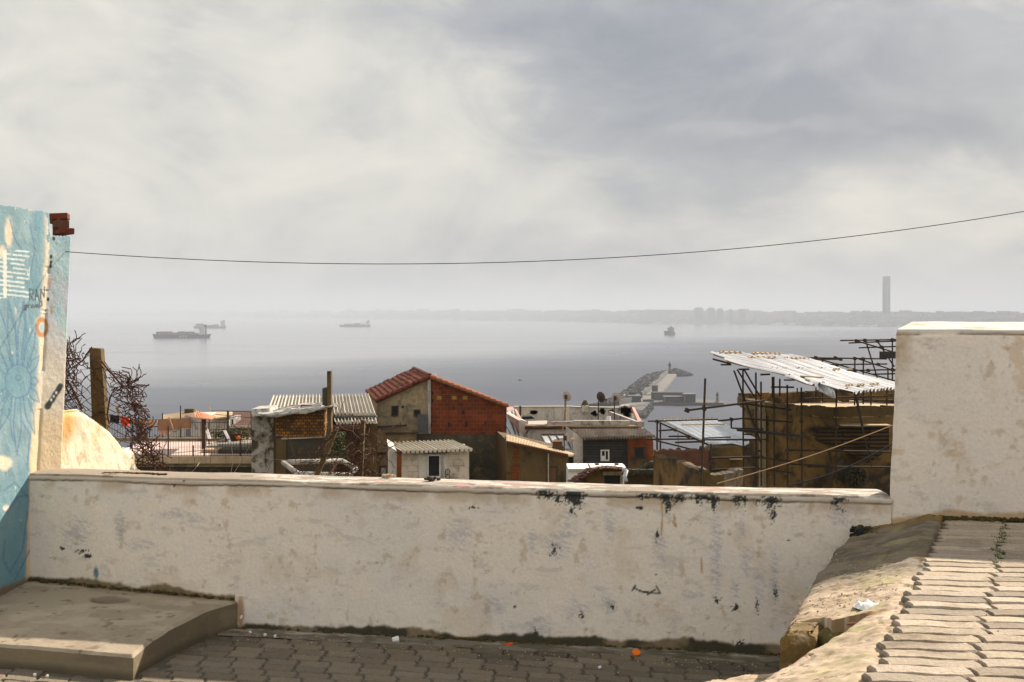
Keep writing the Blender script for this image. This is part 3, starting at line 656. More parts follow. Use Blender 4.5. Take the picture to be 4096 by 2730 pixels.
# ---------- white brick hut with ribbed roof
YW = 58.0
hut = thing('white_hut', 'whitewashed block hut with slanted ribbed roof in front of the gabled house', 'hut', Q(z4, 1000, 1500, YW))
wallp('front_wall', 'white_brick', hut, z4, [(660, 1195), (1524, 1168), (1524, 1600), (660, 1600)], YW, (-.3, 3.2, 0), down=-12)
wallp('side_wall', 'white_wall', hut, z4, [(485, 1098), (600, 1165), (600, 1600), (485, 1600)], YW+.1, (-.3, 3.0, 0), down=-12)
wallp('brick_corner', 'orange_brick', hut, z4, [(600, 1180), (659, 1195), (659, 1600), (600, 1600)], YW+.02, (-.3, 3.0, 0), down=-12)
wallp('door_jamb', 'white_wall', hut, z4, [(880, 1215), (985, 1215), (985, 1600), (880, 1600)], YW-.03, (0, .1, 0), down=-12)
wallp('door_jamb', 'white_wall', hut, z4, [(1168, 1200), (1255, 1200), (1255, 1600), (1168, 1600)], YW-.03, (0, .1, 0), down=-12)
wallp('lintel', 'grey_white', hut, z4, [(940, 1205), (1240, 1198), (1240, 1212), (940, 1222)], YW-.15, (0, .2, 0))
A = Q(z4, 992, 1228, YW); B = Q(z4, 1160, 1600, YW)
b = MB(); b.box(A.x, A.x+.05, YW-.09, YW-.01, B.z, A.z); b.box(B.x-.05, B.x, YW-.09, YW-.01, B.z, A.z); b.box(A.x, B.x, YW-.09, YW-.01, A.z, A.z+.05)
zz_ = Q(z4, 0, 1492, YW).z; b.box(A.x, B.x, YW-.10, YW-.01, zz_-.05, zz_+.02)
MB().box(A.x+.05, B.x-.05, YW-.045, YW-.01, B.z, A.z).build('doorway', 'dark_open', hut); b.build('door_frame', 'white_frame', hut)
a_ = Q(z4, 655, 1192, YW-.5); b_ = Q(z4, 1570, 1165, YW-.5); zf = CH-(z4(0, 1068)[1]-HZ)/F*61.5
d_ = Q(z4, 462, 1078, 61.5); c_ = Q(z4, 1300, 1045, 61.5)
MB().sheet(a_, b_, c_, d_, 150, 1, corr(.10, 16, 'rib', 'u'), .025).build('ribbed_roof', 'sheet_cream', hut)
b = MB(); b.tube([Q(z4, 425, 1093, 61), Q(z4, 480, 1096, 60)], .02); b.tube([Q(z4, 498, 1142, 60), Q(z4, 560, 1146, 59)], .02); b.tube([Q(z4, 575, 1188, YW-.3), Q(z4, 1290, 1180, YW-.3)], .03)
b.build('roof_batten', 'brown_wood', hut)
b = MB()
for k_ in range(2):
    c0 = Q(z4, 1248, 1435+k_*58, YW-.1)
    for j in range(3): b.tube([c0+Vector(((.085+.006*j)*math.cos(a), -.02*j, (.12-.03*k_)*math.sin(a))) for a in np.linspace(0, 6.28, 14)], .012, 5)
o = b.build('hose_coil', 'moss'); o['label'] = 'dark looped hose hanging on the white hut wall right of its doorway'; o['category'] = 'hose'
# ---------- cream ribbed roof behind chimney
YC = 62.0
barn = thing('ribbed_roof_house', 'long low house with cream ribbed metal roof left of the gabled house', 'house', Q(z3, 700, 900, YC))
a_ = Q(z3, 60, 690, YC-3.5); b_ = Q(z3, 1455, 716, YC-3.5); c_ = Q(z3, 1368, 458, YC+3.5); d_ = Q(z3, 140, 478, YC+3.5)
MB().sheet(a_, b_, c_, d_, 250, 1, corr(.11, 29.5, 'rib', 'u'), .03).build('upper_roof', 'sheet_cream', barn)
wallp('gutter', 'grey_shutter', barn, z3, [(885, 722), (1456, 712), (1460, 742), (885, 752)], YC-3.7, (0, .3, 0))
a_ = Q(z3, 930, 822, YC-4.6); b_ = Q(z3, 1470, 810, YC-4.6); c_ = Q(z3, 1455, 745, YC-3.4); d_ = Q(z3, 915, 755, YC-3.4)
MB().sheet(a_, b_, c_, d_, 110, 1, corr(.09, 12.5, 'rib', 'u'), .03).build('lower_roof', 'sheet_cream', barn)
wallp('wall', 'ochre', barn, z3, [(900, 830), (1465, 820), (1465, 900), (900, 900)], YC-4.2, (-.75, 6, 0), down=-14)
wallp('back_wall', 'old_beige', barn, z3, [(140, 640), (890, 640), (890, 900), (140, 900)], YC-2.5, (0, 5, 0), down=-14)
MB().obox(Q(z3, 1020, 870, YC-4.9), 1.9, .12, .14, ry=-.03).build('wall_beam', 'brown_wood', barn)
# ---------- brick shed with ragged roof, chimney
YS = 56.0
shed = thing('brick_shed', 'crumbling old brick shed under a ragged white roof slab', 'shed', Q(z3, 500, 1100, YS))
wallp('brick_wall', 'old_brick', shed, z3, [(165, 735), (480, 690), (795, 650), (795, 1000), (165, 1000)], YS, (-.2, 4, 0))
wallp('base_wall', 'dark_stucco', shed, z3, [(165, 1010), (910, 985), (910, 1500), (165, 1500)], YS-.05, (-.2, 4, 0), down=-13)
wallp('ledge', 'grey_white', shed, z3, [(240, 1006), (850, 984), (850, 996), (240, 1020)], YS-.2, (0, .4, 0))
wallp('base_pier', 'ochre_dark', shed, z3, [(175, 1010), (300, 1010), (300, 1500), (175, 1500)], YS-.12, (0, .5, 0), down=-13)
rr = random.Random(21)
b = MB()
for i in range(230):
    u = rr.random(); v = rr.random()
    X = -15+u*835; yy = 712-(u)*105-v*(70-40*u*0); Yd = YS-.4+v*4.6
    c = Q(z3, X, yy+10, Yd); b.obox(c, rr.uniform(.25, .9), rr.uniform(.2, .7), rr.uniform(.02, .09), rz=rr.uniform(-.7, .7), rx=rr.uniform(-.16, .06), ry=rr.uniform(-.22, .02))
b.build('ragged_roofing', 'ragged', shed)
wallp('roof_slab', 'ragged', shed, z3, [(-5, 695), (420, 668), (820, 606), (826, 632), (700, 652), (560, 690), (420, 690), (180, 738), (-5, 722)], YS-.45, (0, .5, .03))
MB().obox(Q(z3, 560, 597, YS+1.5), .42, .3, .12, ry=.05).build('loose_tile', 'tile', shed)
ch = thing('chimney', 'tall thin square chimney with pipe rising beside the brick shed', 'chimney', Q(z3, 830, 930, YS-.2))
wallp('flue', 'wood_post', ch, z3, [(825, 146), (875, 146), (878, 640), (880, 940), (835, 940), (825, 360)], YS-.3, (0, .45, 0))
wallp('block', 'dark_stucco', ch, z3, [(766, 366), (800, 358), (825, 358), (825, 600), (800, 590), (766, 580)], YS-.2, (0, .55, 0))
MB().lathe(Q(z3, 848, 168, YS-.31), [(.035, -.02), (.035, .02)], 8, (0, 1, 0)).build('flue_hole', 'dark_open', ch)
wallp('lower_stack', 'ochre_dark', ch, z3, [(826, 590), (880, 640), (878, 940), (800, 985), (826, 900)], YS-.28, (0, .4, 0))
# left wing: stained white pillar wall beside railing
YL = 57.0
wing = thing('stained_wall', 'white wall stained by black and brown streaks left of the brick shed', 'wall', Q(z2, 2020, 1300, YL))
wallp('wall', mat('stained_white', (.46,.42,.36), (.30,.26,.20), (.07,.05,.03), sc=.9, streak=.6, bump=.4, bsc=6, thr=(.47,.56)), wing, z2, [(1870, 520), (2010, 545), (2185, 555), (2185, 1500), (1870, 1500)], YL, (-.3, 3, 0), down=-12)
wallp('wall_cap', 'ragged', wing, z2, [(1865, 462), (2110, 450), (2120, 520), (1865, 520)], YL+.3, (0, 2, 0))
wallp('edge_pier', 'ochre_dark', wing, z2, [(2165, 555), (2215, 555), (2215, 1500), (2165, 1500)], YL-.05, (0, .6, 0), down=-12)
b = MB(); c0 = Q(z2, 1945, 720, YL-.15)
for j in range(3): b.tube([c0+Vector((.36*math.sin(a)*(1 if math.sin(a) < 0 else .35), -.03*j, (.50-.04*j)*math.cos(a))) for a in np.linspace(0, 6.28, 20)], .014, 5)
o = b.build('cable_coil', 'asbestos'); o['label'] = 'big loop of pale cable hanging on the stained white wall'; o['category'] = 'cable'
# ---------- left terrace
YT = 60.0
ter = thing('roof_terrace', 'flat rooftop terrace with pinkish floor behind an iron railing at left', 'terrace', Q(z2, 1000, 1150, YT))
fz = Q(z2, 0, 1100, YT).z
A = Q(z2, -150, 1100, YT); B = Q(z2, 2165, 1100, YT)
b = MB(); b.box(A.x, B.x, YT, YT+7.6, fz-.25, fz); b.build('terrace_floor', 'terrace_floor', ter)
b = MB(); n_ = 11
for i in range(n_): b.box(A.x+(B.x-A.x)*i/n_+.008, A.x+(B.x-A.x)*(i+1)/n_-.008, YT-.12, YT-.01, fz-.28, fz+.03)
b.build('stone_edge', 'tile_tan', ter)
wallp('cornice', 'old_beige', ter, z2, [(-100, 1190), (2010, 1190), (2010, 1240), (-100, 1240)], YT+.1, (0, .4, 0))
wallp('front_wall', 'dark_stucco', ter, z2, [(-100, 1240), (2165, 1240), (2165, 1400), (-100, 1400)], YT+.3, (0, 6, 0), down=-14)
wallp('grey_pillar', 'grey_white', ter, z2, [(2000, 1200), (2022, 1200), (2022, 1500), (2000, 1500)], YT-.1, (0, .2, 0), down=-12)
wallp('back_kerb', 'old_beige', ter, z2, [(-100, 850), (1900, 850), (1900, 893), (-100, 893)], YT+7.2, (0, .3, 0))
wallp('step', 'concrete', ter, z2, [(1270, 955), (1880, 940), (1880, 1010), (1270, 1010)], YT+2.5, (0, 3.5, 0))
wallp('low_step', 'tile_tan', ter, z2, [(1200, 1005), (1420, 1005), (1420, 1045), (1200, 1045)], YT+1.6, (0, 1.2, 0))
wallp('shadowed_block', 'dark_stucco', ter, z2, [(1420, 1010), (2150, 1010), (2150, 1085), (1420, 1085)], YT+1.2, (0, 1.5, 0))
def railing(name, label, f, x0, x1, yt, yb, Y, posts, pitch, rp=.022, rb=.009, group='iron railings of the roof terrace', mid=None):
    t = thing(name, label, 'railing', Q(f, (x0+x1)/2, yb, Y), group)
    zt = Q(f, 0, yt, Y).z; zbm = Q(f, 0, yb, Y).z; a = Q(f, x0, 0, Y).x; c = Q(f, x1, 0, Y).x
    MB().tube([(a, Y, zt), (c, Y, zt)], .016, 6).build('top_rail', 'black_iron', t)
    MB().tube([(a, Y, zbm+.05), (c, Y, zbm+.05)], .014, 6).build('bottom_rail', 'black_iron', t)
    if mid: zm_ = Q(f, 0, mid, Y).z; MB().tube([(a, Y, zm_), (c, Y, zm_)], .012, 6).build('middle_rail', 'black_iron', t)
    for px, yt_ in posts:
        x = Q(f, px, 0, Y).x; MB().tube([(x, Y, zbm-.15), (x, Y, Q(f, 0, yt_, Y).z)], rp, 6).build('post', 'black_iron', t)
    n = min(95, int((c-a)/pitch)); base = None
    for i in range(n):
        x = a+(c-a)*(i+.5)/n
        if base is None:
            base = MB().tube([(x, Y, zbm+.02), (x, Y, zt)], rb, 4).build('baluster', 'black_iron', t); bx = x
        else:
            o = base.copy(); COL.objects.link(o); o.parent = t; o.location = (x-bx, 0, 0)
    return t
railing('railing', 'front black iron railing along the near edge of the pink terrace', z2, 280, 2165, 868, 1100, YT-.05, [(750, 690), (1085, 950), (1238, 690), (1720, 870), (265, 600)], .115, .03)
railing('railing', 'back iron railing behind the laundry on the terrace', z2, -60, 1560, 640, 850, YT+7.4, [(265, 580), (498, 600), (915, 415), (1545, 480), (672, 515)], .125, .03)
railing('railing', 'short iron railing enclosing the right part of the terrace', z2, 1240, 1880, 740, 940, YT+5.5, [(1560, 488), (1545, 700), (1300, 600)], .115, .026, mid=790)
t = thing('railing', 'bare high iron rail on thin posts above the terrace step', 'railing', Q(z2, 1600, 600, YT+5.8), 'iron railings of the roof terrace')
MB().tube([Q(z2, 1330, 488, YT+5.8), Q(z2, 1870, 490, YT+5.8)], .02).build('top_rail', 'black_iron', t)
MB().tube([Q(z2, 1380, 530, YT+5.8), Q(z2, 1870, 580, YT+5.8)], .014).build('middle_rail', 'black_iron', t)
MB().tube([Q(z2, 1864, 490, YT+5.8), Q(z2, 1864, 900, YT+5.8)], .02).build('post', 'black_iron', t)
# canopy
cn = thing('canopy', 'small salmon corrugated canopy on a brown wooden column on the terrace', 'canopy', Q(z2, 1218, 1045, YT+3))
MB().sheet(Q(z2, 1100, 580, YT+2), Q(z2, 1330, 595, YT+2), Q(z2, 1390, 560, YT+5), Q(z2, 1125, 485, YT+5), 60, 1, corr(.03, 11, 'sin', 'u'), .02).build('corrugated_sheet', 'sheet_orange', cn)
MB().prism([Q(z2, 1193, 600, YT+2.6), Q(z2, 1240, 600, YT+2.6), Q(z2, 1242, 1040, YT+2.6), Q(z2, 1196, 1050, YT+2.6)], (0, .25, 0)).build('column', 'brown_wood', cn)
MB().tube([Q(z2, 1215, 610, YT+2.5), Q(z2, 1265, 745, YT+2.4)], .03).build('brace', 'brown_wood', cn)
for pts, lb, m, nm in (([(1245, 730), (1285, 862)], 'thin white board leaning beside the brown canopy column', 'white_frame', 'board'),
                   ([(1485, 748), (1575, 935)], 'long white plank leaning over the terrace step', 'plastic_white', 'plank')):
    a, c = Q(z2, *pts[0], YT+4), Q(z2, *pts[1], YT+3.2); v = Vector((.13, 0, 0))
    o = MB().prism([a, a+v, c+v, c], (0, .04, 0)).build(nm, m); o['label'] = lb; o['category'] = nm
# long beige building behind terrace
bb_ = thing('beige_house', 'low beige house with pale tiled roof behind the laundry terrace', 'house', Q(z2, 1100, 850, 75))
wallp('wall', 'white_wall', bb_, z2, [(672, 598), (1120, 585), (1545, 590), (1560, 600), (1560, 900), (672, 900)], 75, (0, 5, 0), down=-16)
MB().sheet(Q(z2, 660, 604, 74.6), Q(z2, 1120, 590, 74.6), Q(z2, 1100, 485, 79), Q(z2, 680, 548, 79), 60, 14, tile_disp(30, 7, axis='u'), .08).build('roof', 'tile_tan', bb_)
MB().sheet(Q(z2, 1330, 590, 74.6), Q(z2, 1615, 555, 74.6), Q(z2, 1600, 500, 78), Q(z2, 1400, 498, 78), 40, 8, tile_disp(16, 4, axis='u', amp=.02, st=.02), .08).build('roof', 'tile_tan', bb_)
MB().obox(Q(z2, 1040, 500, 78), .5, .4, .35).build('chimney', 'ochre_dark', bb_)
MB().tube([Q(z2, 1295, 420, 78), Q(z2, 1310, 485, 78)], .04).build('roof_stick', 'tile_tan', bb_)
br_ = thing('brown_roof_house', 'house with dark brown pantile roof and white-framed window behind the terrace', 'house', Q(z2, 1740, 700, 73))
MB().sheet(Q(z2, 1590, 700, 70), Q(z2, 1875, 700, 70), Q(z2, 1875, 508, 75), Q(z2, 1615, 505, 75), 90, 60, tile_disp(26, 8, amp=.03, st=.05, axis='u'), .08).build('roof', 'tile_brown', br_)
wallp('wall', 'low_beige', br_, z2, [(1560, 700), (1900, 700), (1900, 900), (1560, 900)], 70.3, (0, 4, 0), down=-16)
wallp('eave', 'white_wall', br_, z2, [(1560, 690), (1880, 690), (1880, 712), (1560, 712)], 70, (0, .3, 0))
dm = wallp('dormer', 'grey_white', br_, z2, [(1575, 570), (1645, 566), (1645, 690), (1575, 690)], 70.6, (0, 1.5, 0))
ring('window', ('dark_open', 'white_frame'), br_, z2, 1582, 1642, 580, 685, 70.55, .07)
# laundry
def cloth(label, m, pts, Y, wav=.05, nu=14, nv=10, name='cloth', cat='laundry', fold=3.0):
    p = [Q(z2, x, y, Y) for x, y in pts]   # tl tr br bl
    b = MB(); o = 0; ph = R.random()*6
    for lay in (0, 1):
        for i in range(nu+1):
            for j in range(nv+1):
                u, v = i/nu, j/nv; q_ = p[0]*(1-u)*(1-v)+p[1]*u*(1-v)+p[2]*u*v+p[3]*(1-u)*v
                b.v.append(q_+Vector((0, wav*math.sin(u*fold*6.28+ph)*(.3+v)+lay*.008, .02*math.sin(u*9+ph)*v-.03*math.sin(u*math.pi)*(1-v))))
    g = lambda i, j, y: y*(nu+1)*(nv+1)+i*(nv+1)+j
    for i in range(nu):
        for j in range(nv):
            b.f.append((g(i,j,0), g(i+1,j,0), g(i+1,j+1,0), g(i,j+1,0))); b.f.append((g(i,j,1), g(i,j+1,1), g(i+1,j+1,1), g(i+1,j,1)))
    for i in range(nu): b.f.append((g(i,0,0), g(i,0,1), g(i+1,0,1), g(i+1,0,0))); b.f.append((g(i,nv,0), g(i+1,nv,0), g(i+1,nv,1), g(i,nv,1)))
    for j in range(nv): b.f.append((g(0,j,0), g(0,j+1,0), g(0,j+1,1), g(0,j,1))); b.f.append((g(nu,j,0), g(nu,j,1), g(nu,j+1,1), g(nu,j+1,0)))
    ob = b.build(name, m, smooth=True, org=p[0]); ob['label'] = label; ob['category'] = cat; ob['group'] = 'laundry drying on the terrace'; return ob
YQ = YT+2.0
cloth('largest brown blanket hanging in the middle of the laundry line', 'cloth_brown', [(612, 606), (1054, 566), (1056, 715), (598, 758)], YQ, name='blanket')
cloth('pale pink sheet showing below the left half of the brown blanket', 'cloth_pink', [(606, 745), (775, 740), (770, 805), (622, 812)], YQ+.15, name='sheet')
cloth('tan towel hanging on the line left of the brown blanket', 'cloth_tan', [(280, 598), (565, 598), (556, 716), (278, 672)], YQ, name='towel')
cloth('narrow lilac cloth blown sideways at the right end of the laundry line', 'cloth_lilac', [(1052, 560), (1078, 560), (1150, 728), (1128, 735)], YQ-.1)
cloth('grey cloth with red dots hanging below the lilac cloth', 'cloth_grey', [(985, 732), (1050, 712), (1060, 835), (985, 822)], YQ+.2)
cloth('bright orange cloth hanging beside the black cloth at far left of the laundry', 'cloth_orange', [(100, 548), (232, 560), (214, 698), (108, 680)], YQ-1, wav=.08)
cloth('black cloth hanging left of the bright orange cloth', 'cloth_black', [(-30, 528), (98, 545), (92, 660), (-30, 640)], YQ-1)
cloth('yellowish cloth thrown high over the mesh fence end of the line', 'cloth_yellow', [(38, 405), (92, 455), (104, 535), (66, 520)], YQ-1.2)
cloth('small blue-white cloth bunched at the top right of the laundry line', 'cloth_lilac', [(980, 525), (1050, 550), (1045, 575), (975, 560)], YQ-.12)
cloth('pale sliver of pink cloth between the tan towel and brown blanket', 'cloth_pink', [(585, 602), (612, 602), (606, 640), (588, 640)], YQ+.1)
o = MB().tube([Q(z2, -60, 530, YQ), Q(z2, 280, 598, YQ), Q(z2, 612, 604, YQ), Q(z2, 1054, 562, YQ), Q(z2, 1240, 610, YQ)], .008, 5).build('washing_line', 'wire_grey'); o['label'] = 'thin washing line carrying the laundry across the terrace'; o['category'] = 'washing line'
t = thing('laundry_prop', 'tan stick with bent iron hook propped in front of the brown blanket', 'pole', Q(z2, 750, 1095, YT+1.5))
MB().tube([Q(z2, 757, 570, YQ-.4), Q(z2, 828, 768, YQ-.4)], .035, 6).build('stick', 'cloth_tan', t)
MB().tube([Q(z2, *p, YQ-.42) for p in ((800, 750), (828, 770), (870, 750), (905, 705), (940, 690))], .012, 5).build('hook', 'black_iron', t)
o = thing('plant_pot', 'dry brown plant in a pot on the terrace step', 'plant', Q(z2, 1620, 880, YT+5))
MB().lathe(Q(z2, 1625, 880, YT+5), [(.35, -.1), (.45, .35), (.42, .36)], 12).build('pot', 'brown_wood', o)
b = MB(); c0 = Q(z2, 1630, 820, YT+5)
for _ in range(260): b.rock((c0.x+R.gauss(0, .4), c0.y+R.gauss(0, .3), c0.z+R.gauss(0, .13)+.1), .1, .1, .05)
b.build('leaves', 'foliage', o)
o = MB().lathe(Q(z2, 1690, 848, YT+4.6), [(.02, -.1), (.09, -.08), (.1, .06), (.03, .1)], 10).build('bucket', 'plastic_orange'); o['label'] = 'tiny orange bucket beside the dry plant on the terrace'; o['category'] = 'bucket'
# ---------- lean-to with tile roof right of brick house
Yb2 = 60.0
lt = thing('lean_to', 'dark ochre lean-to with sloping pale tile roof right of the gabled house', 'house', Q(z5, 480, 1475, Yb2))
wallp('wall', 'ochre_dark', lt, z5, [(132, 1015), (822, 1175), (822, 1600), (132, 1600)], Yb2, (-.5, 5, 0), down=-13)
wallp('bare_brick_patch', 'patch_brick', lt, z5, [(215, 1075), (270, 1100), (290, 1290), (260, 1460), (180, 1460), (170, 1300), (200, 1200)], Yb2-.015, (0, .05, 0))
wallp('right_wall', 'ochre_dark', lt, z5, [(578, 1130), (822, 1185), (822, 1600), (578, 1600)], Yb2-.06, (0, .2, 0), down=-13)
MB().sheet(Q(z5, 126, 1020, Yb2-.3), Q(z5, 820, 1172, Yb2-.3), Q(z5, 885, 1170, Yb2+2.2), Q(z5, 126, 955, Yb2+2.2), 70, 24, tile_disp(12, 24, amp=.03, st=.03, axis='v'), .07).build('tile_roof', 'tile_tan', lt)
MB().tube([Q(z5, 126, 1030, Yb2-.32), Q(z5, 820, 1180, Yb2-.32)], .05, 6).build('verge', 'brown_wood', lt)
ring('door', ('brown_wood', 'dark_board'), lt, z5, 582, 706, 1300, 1600, Yb2-.06, .08)
MB().obox(Q(z5, 598, 1400, Yb2-.13), .05, .04, 1.8).build('white_strip', 'grey_white', lt)
t = thing('chimney', 'squat tapered mossy chimney on the pale tile roof', 'chimney', Q(z5, 703, 1130, Yb2+1.5), 'roof chimneys')
wallp('stack', 'ochre_dark', t, z5, [(655, 1040), (752, 1040), (768, 1132), (642, 1118)], Yb2+1.3, (0, .6, 0)); wallp('cap', 'patch_brick', t, z5, [(650, 1028), (757, 1028), (757, 1042), (650, 1042)], Yb2+1.25, (0, .7, 0))
# satellite dishes
def dish(label, f, x, y, rpx, Y, yaw, tilt, mdish, pole=None, lnb=None, group='satellite dishes on the roofs'):
    c = Q(f, x, y, Y); s_ = 1/2.8*Y/F if f is z5 else 1/3.2*Y/F; r = rpx*s_
    t = thing('satellite_dish', label, 'satellite dish', (c.x, Y, c.z), group)
    ax = Vector((math.sin(yaw)*math.cos(tilt), math.cos(yaw)*math.cos(tilt), math.sin(tilt)))
    prof = [(r*u, r*.22*u*u) for u in (0.02, .3, .6, .85, 1.0)]
    b = MB(); b.lathe(c, prof+[(r*1.02, r*.23), (r*1.0, r*.19), (r*.6, r*.04), (.02*r, -.03*r)], 24, ax); b.build('reflector', mdish, t, smooth=False)
    MB().obox(c-ax*.06, .12, .12, .2).build('mount', 'black_iron', t)
    if pole:
        (x0, y0), (x1, y1) = pole; MB().tube([Q(f, x0, y0, Y-.1), Q(f, x1, y1, Y-.1)], .03, 6).build('pole', 'black_iron', t)
    q_ = Q(f, *lnb, Y+.0) if lnb else c+ax*r*1.1+Vector((0, 0, -r*.3)); q_ = Vector((q_.x, Y+r*.9*math.cos(yaw), q_.z))
    low = c-Vector((0, 0, r*.75)); MB().tube([low, q_], .018, 5).build('arm', mdish, t)
    MB().lathe(q_, [(.03, -.08), (.06, -.06), (.06, .05), (.03, .07)], 8, ax).build('receiver', mdish, t)
    return t
# ---------- house with the big roof terrace
YR = 68.0
rh = thing('parapet_house', 'house with flat roof, stained parapets and pink copings at centre', 'house', Q(z5, 900, 1200, YR))
wallp('front_wall', 'white_wall', rh, z5, [(330, 885), (1000, 885), (1000, 1600), (345, 1600)], YR, (-.02, .4, 0), down=-14)
wallp('front_wall', 'white_wall', rh, z5, [(1000, 885), (1605, 885), (1605, 1600), (1000, 1600)], YR+.02, (0, .4, 0), down=-14)
wallp('roof_deck', 'dark_stucco', rh, z5, [(340, 940), (1600, 940), (1600, 960), (340, 960)], YR+.41, (.3, 8.8, 0))
wallp('front_parapet', 'grey_white', rh, z5, [(585, 802), (880, 802), (880, 848), (340, 848), (340, 836), (585, 836)], YR-.05, (0, .3, 0))
wallp('front_parapet', 'grey_white', rh, z5, [(880, 794), (1512, 794), (1512, 848), (880, 848)], YR-.08, (0, .34, 0))
MB().prism([Q(z5, 372, 796, YR+.9), Q(z5, 583, 792, YR+.9), Q(z5, 583, 842, YR-.02), Q(z5, 368, 844, YR-.02)], (0, 0, -.08)).build('pale_slab', 'sheet_cream', rh)
wallp('cornice', 'low_beige', rh, z5, [(330, 850), (1600, 850), (1600, 868), (330, 868)], YR-.30, (0, .4, 0)); wallp('cornice', 'ochre', rh, z5, [(335, 868), (1600, 868), (1600, 888), (335, 888)], YR-.16, (0, .3, 0))
wallp('cornice_edge', 'pink_coping', rh, z5, [(360, 846), (880, 846), (880, 851), (360, 851)], YR-.34, (0, .3, 0))
wallp('back_parapet', 'white_wall', rh, z5, [(218, 642), (830, 642), (830, 900), (290, 900)], YR+9, (0, .3, 0))
wallp('back_parapet', 'white_wall', rh, z5, [(830, 642), (1535, 655), (1535, 900), (830, 900)], YR+8.4, (0, .3, 0))
wallp('back_coping', 'sheet_cream', rh, z5, [(215, 635), (832, 632), (832, 643), (215, 643)], YR+8.95, (0, .4, 0))
wallp('back_coping', 'sheet_cream', rh, z5, [(832, 632), (905, 636), (1400, 645), (1400, 655), (832, 643)], YR+8.35, (0, .4, 0))
wallp('end_pier', 'white_wall', rh, z5, [(1405, 632), (1440, 622), (1510, 624), (1530, 640), (1530, 755), (1405, 755)], YR+8, (0, .5, 0))
# moss stains are real growth on the parapet
for (x, y, rx, ry) in ((1465, 680, 62, 55), (1480, 730, 30, 25), (1205, 690, 30, 40), (1110, 710, 28, 34), (1310, 700, 34, 30), (435, 700, 42, 22)):
    Yd = YR+(7.98 if x > 1400 else 8.38 if x > 830 else 8.98)
    b = MB()
    for _ in range(int(rx*ry/12)):
        a = R.random()*6.28; r_ = abs(R.gauss(0, .55)); dr_ = abs(R.gauss(0, .6))*ry*.5
        c = Q(z5, x+rx*r_*math.cos(a), y-ry*.2+ry*.6*r_*math.sin(a)+dr_, Yd); b.obox(c, R.uniform(.03, .10), .02, R.uniform(.04, .14), ry=R.gauss(0, .4))
    o = b.build('black_moss', 'foliage_dark', rh, kind='stuff')
def slopecop(name, pts, Ys, th=.18, m='pink_coping'):
    p = [Q(z5, x, y, Y) for (x, y), Y in zip(pts, Ys)]; MB().prism(p, (0, 0, -th)).build(name, m, rh)
slopecop('left_coping', [(132, 640), (215, 636), (208, 678), (135, 682)], [YR+9.4]*2+[YR+8]*2)
slopecop('left_coping', [(218, 662), (240, 668), (302, 782), (268, 790)], [YR+8, YR+8, YR+1.2, YR+1.2])
wallp('left_parapet', 'white_wall', rh, z5, [(268, 792), (302, 785), (368, 812), (366, 850), (345, 1600), (330, 1600)], YR+.6, (-.9, 7, .0), down=-14)
slopecop('right_coping', [(1532, 642), (1560, 645), (1642, 800), (1604, 806)], [YR+8, YR+8, YR, YR])
wallp('right_parapet', 'grey_white', rh, z5, [(1604, 808), (1670, 806), (1670, 862), (1604, 862)], YR-.02, (-.2, .8, 0))
MB().prism([Q(z5, 1604, 812, YR+.3), Q(z5, 1640, 812, YR+.3), Q(z5, 1640, 900, YR+.3), Q(z5, 1604, 900, YR+.3)], P(0,0,1)*0+Vector((-.9, 7.6, 0))).build('right_parapet', 'grey_white', rh)
b = MB(); b.tube([Q(z5, 282, 630, YR+8.8), Q(z5, 282, 740, YR+8.8)], .06, 6); b.build('drain_pipe', 'black_iron', rh)
b = MB(); b.tube([Q(z5, 380, 895, YR-.1), Q(z5, 352, 930, YR-.1), Q(z5, 356, 1000, YR-.1)], .06, 6); b.build('drain_pipe', 'grey_white', rh)
o = MB().prism([Q(z5, *p, YR+5) for p in ((300, 770), (318, 750), (410, 744), (446, 768), (400, 778), (310, 782))], (0, 1, 0)).build('tarpaulin', 'cloth_black'); o['label'] = 'black folded tarpaulin on the flat roof left end'; o['category'] = 'tarpaulin'
# skylight
sl = thing('skylight', 'sloping pale glass roof light below the flat roof parapet', 'skylight', Q(z5, 720, 1100, YR-2.5), 'glass roofs')
p = [Q(z5, 515, 958, YR-.6), Q(z5, 860, 955, YR-.6), Q(z5, 935, 1105, YR-4), Q(z5, 590, 1105, YR-4)]
MB().prism(p, (0, 0, -.05)).build('glass', 'glass_white', sl)
for u in (0, .25, .5, .75, 1): MB().tube([p[0].lerp(p[1], u)+up_, p[3].lerp(p[2], u)+up_], .035, 5).build('glazing_bar', 'grey_shutter', sl)
MB().tube([p[0]+up_, p[1]+up_], .05, 5).build('top_bar', 'brown_wood', sl)
wallp('base_wall', 'white_wall', sl, z5, [(590, 1110), (940, 1108), (940, 1200), (590, 1200)], YR-4, (0, 3, 0)); wallp('base_shutter', 'dark_board', sl, z5, [(820, 1205), (945, 1205), (945, 1600), (820, 1600)], YR-3.6, (0, 2, 0), down=-13)
sl = thing('glass_roof', 'steep pale blue glass roof between the gabled house and flat roof', 'glass roof', Q(z5, 200, 1000, YR-3), 'glass roofs')
p = [Q(z5, 128, 682, YR+7), Q(z5, 208, 682, YR+7), Q(z5, 322, 1000, YR-1), Q(z5, 128, 1000, YR-1)]
MB().prism(p, (0, 0, -.05)).build('glass', 'glass_blue', sl)
for a, c in (((140, 690), (245, 990)), ((128, 860), (180, 960)), ((190, 690), (275, 985))):
    ya = YR+7-8*(a[1]-682)/318; yc = YR+7-8*(c[1]-682)/318; MB().tube([Q(z5, *a, ya-.03), Q(z5, *c, yc-.03)], .04, 5).build('glazing_bar', 'grey_shutter', sl)
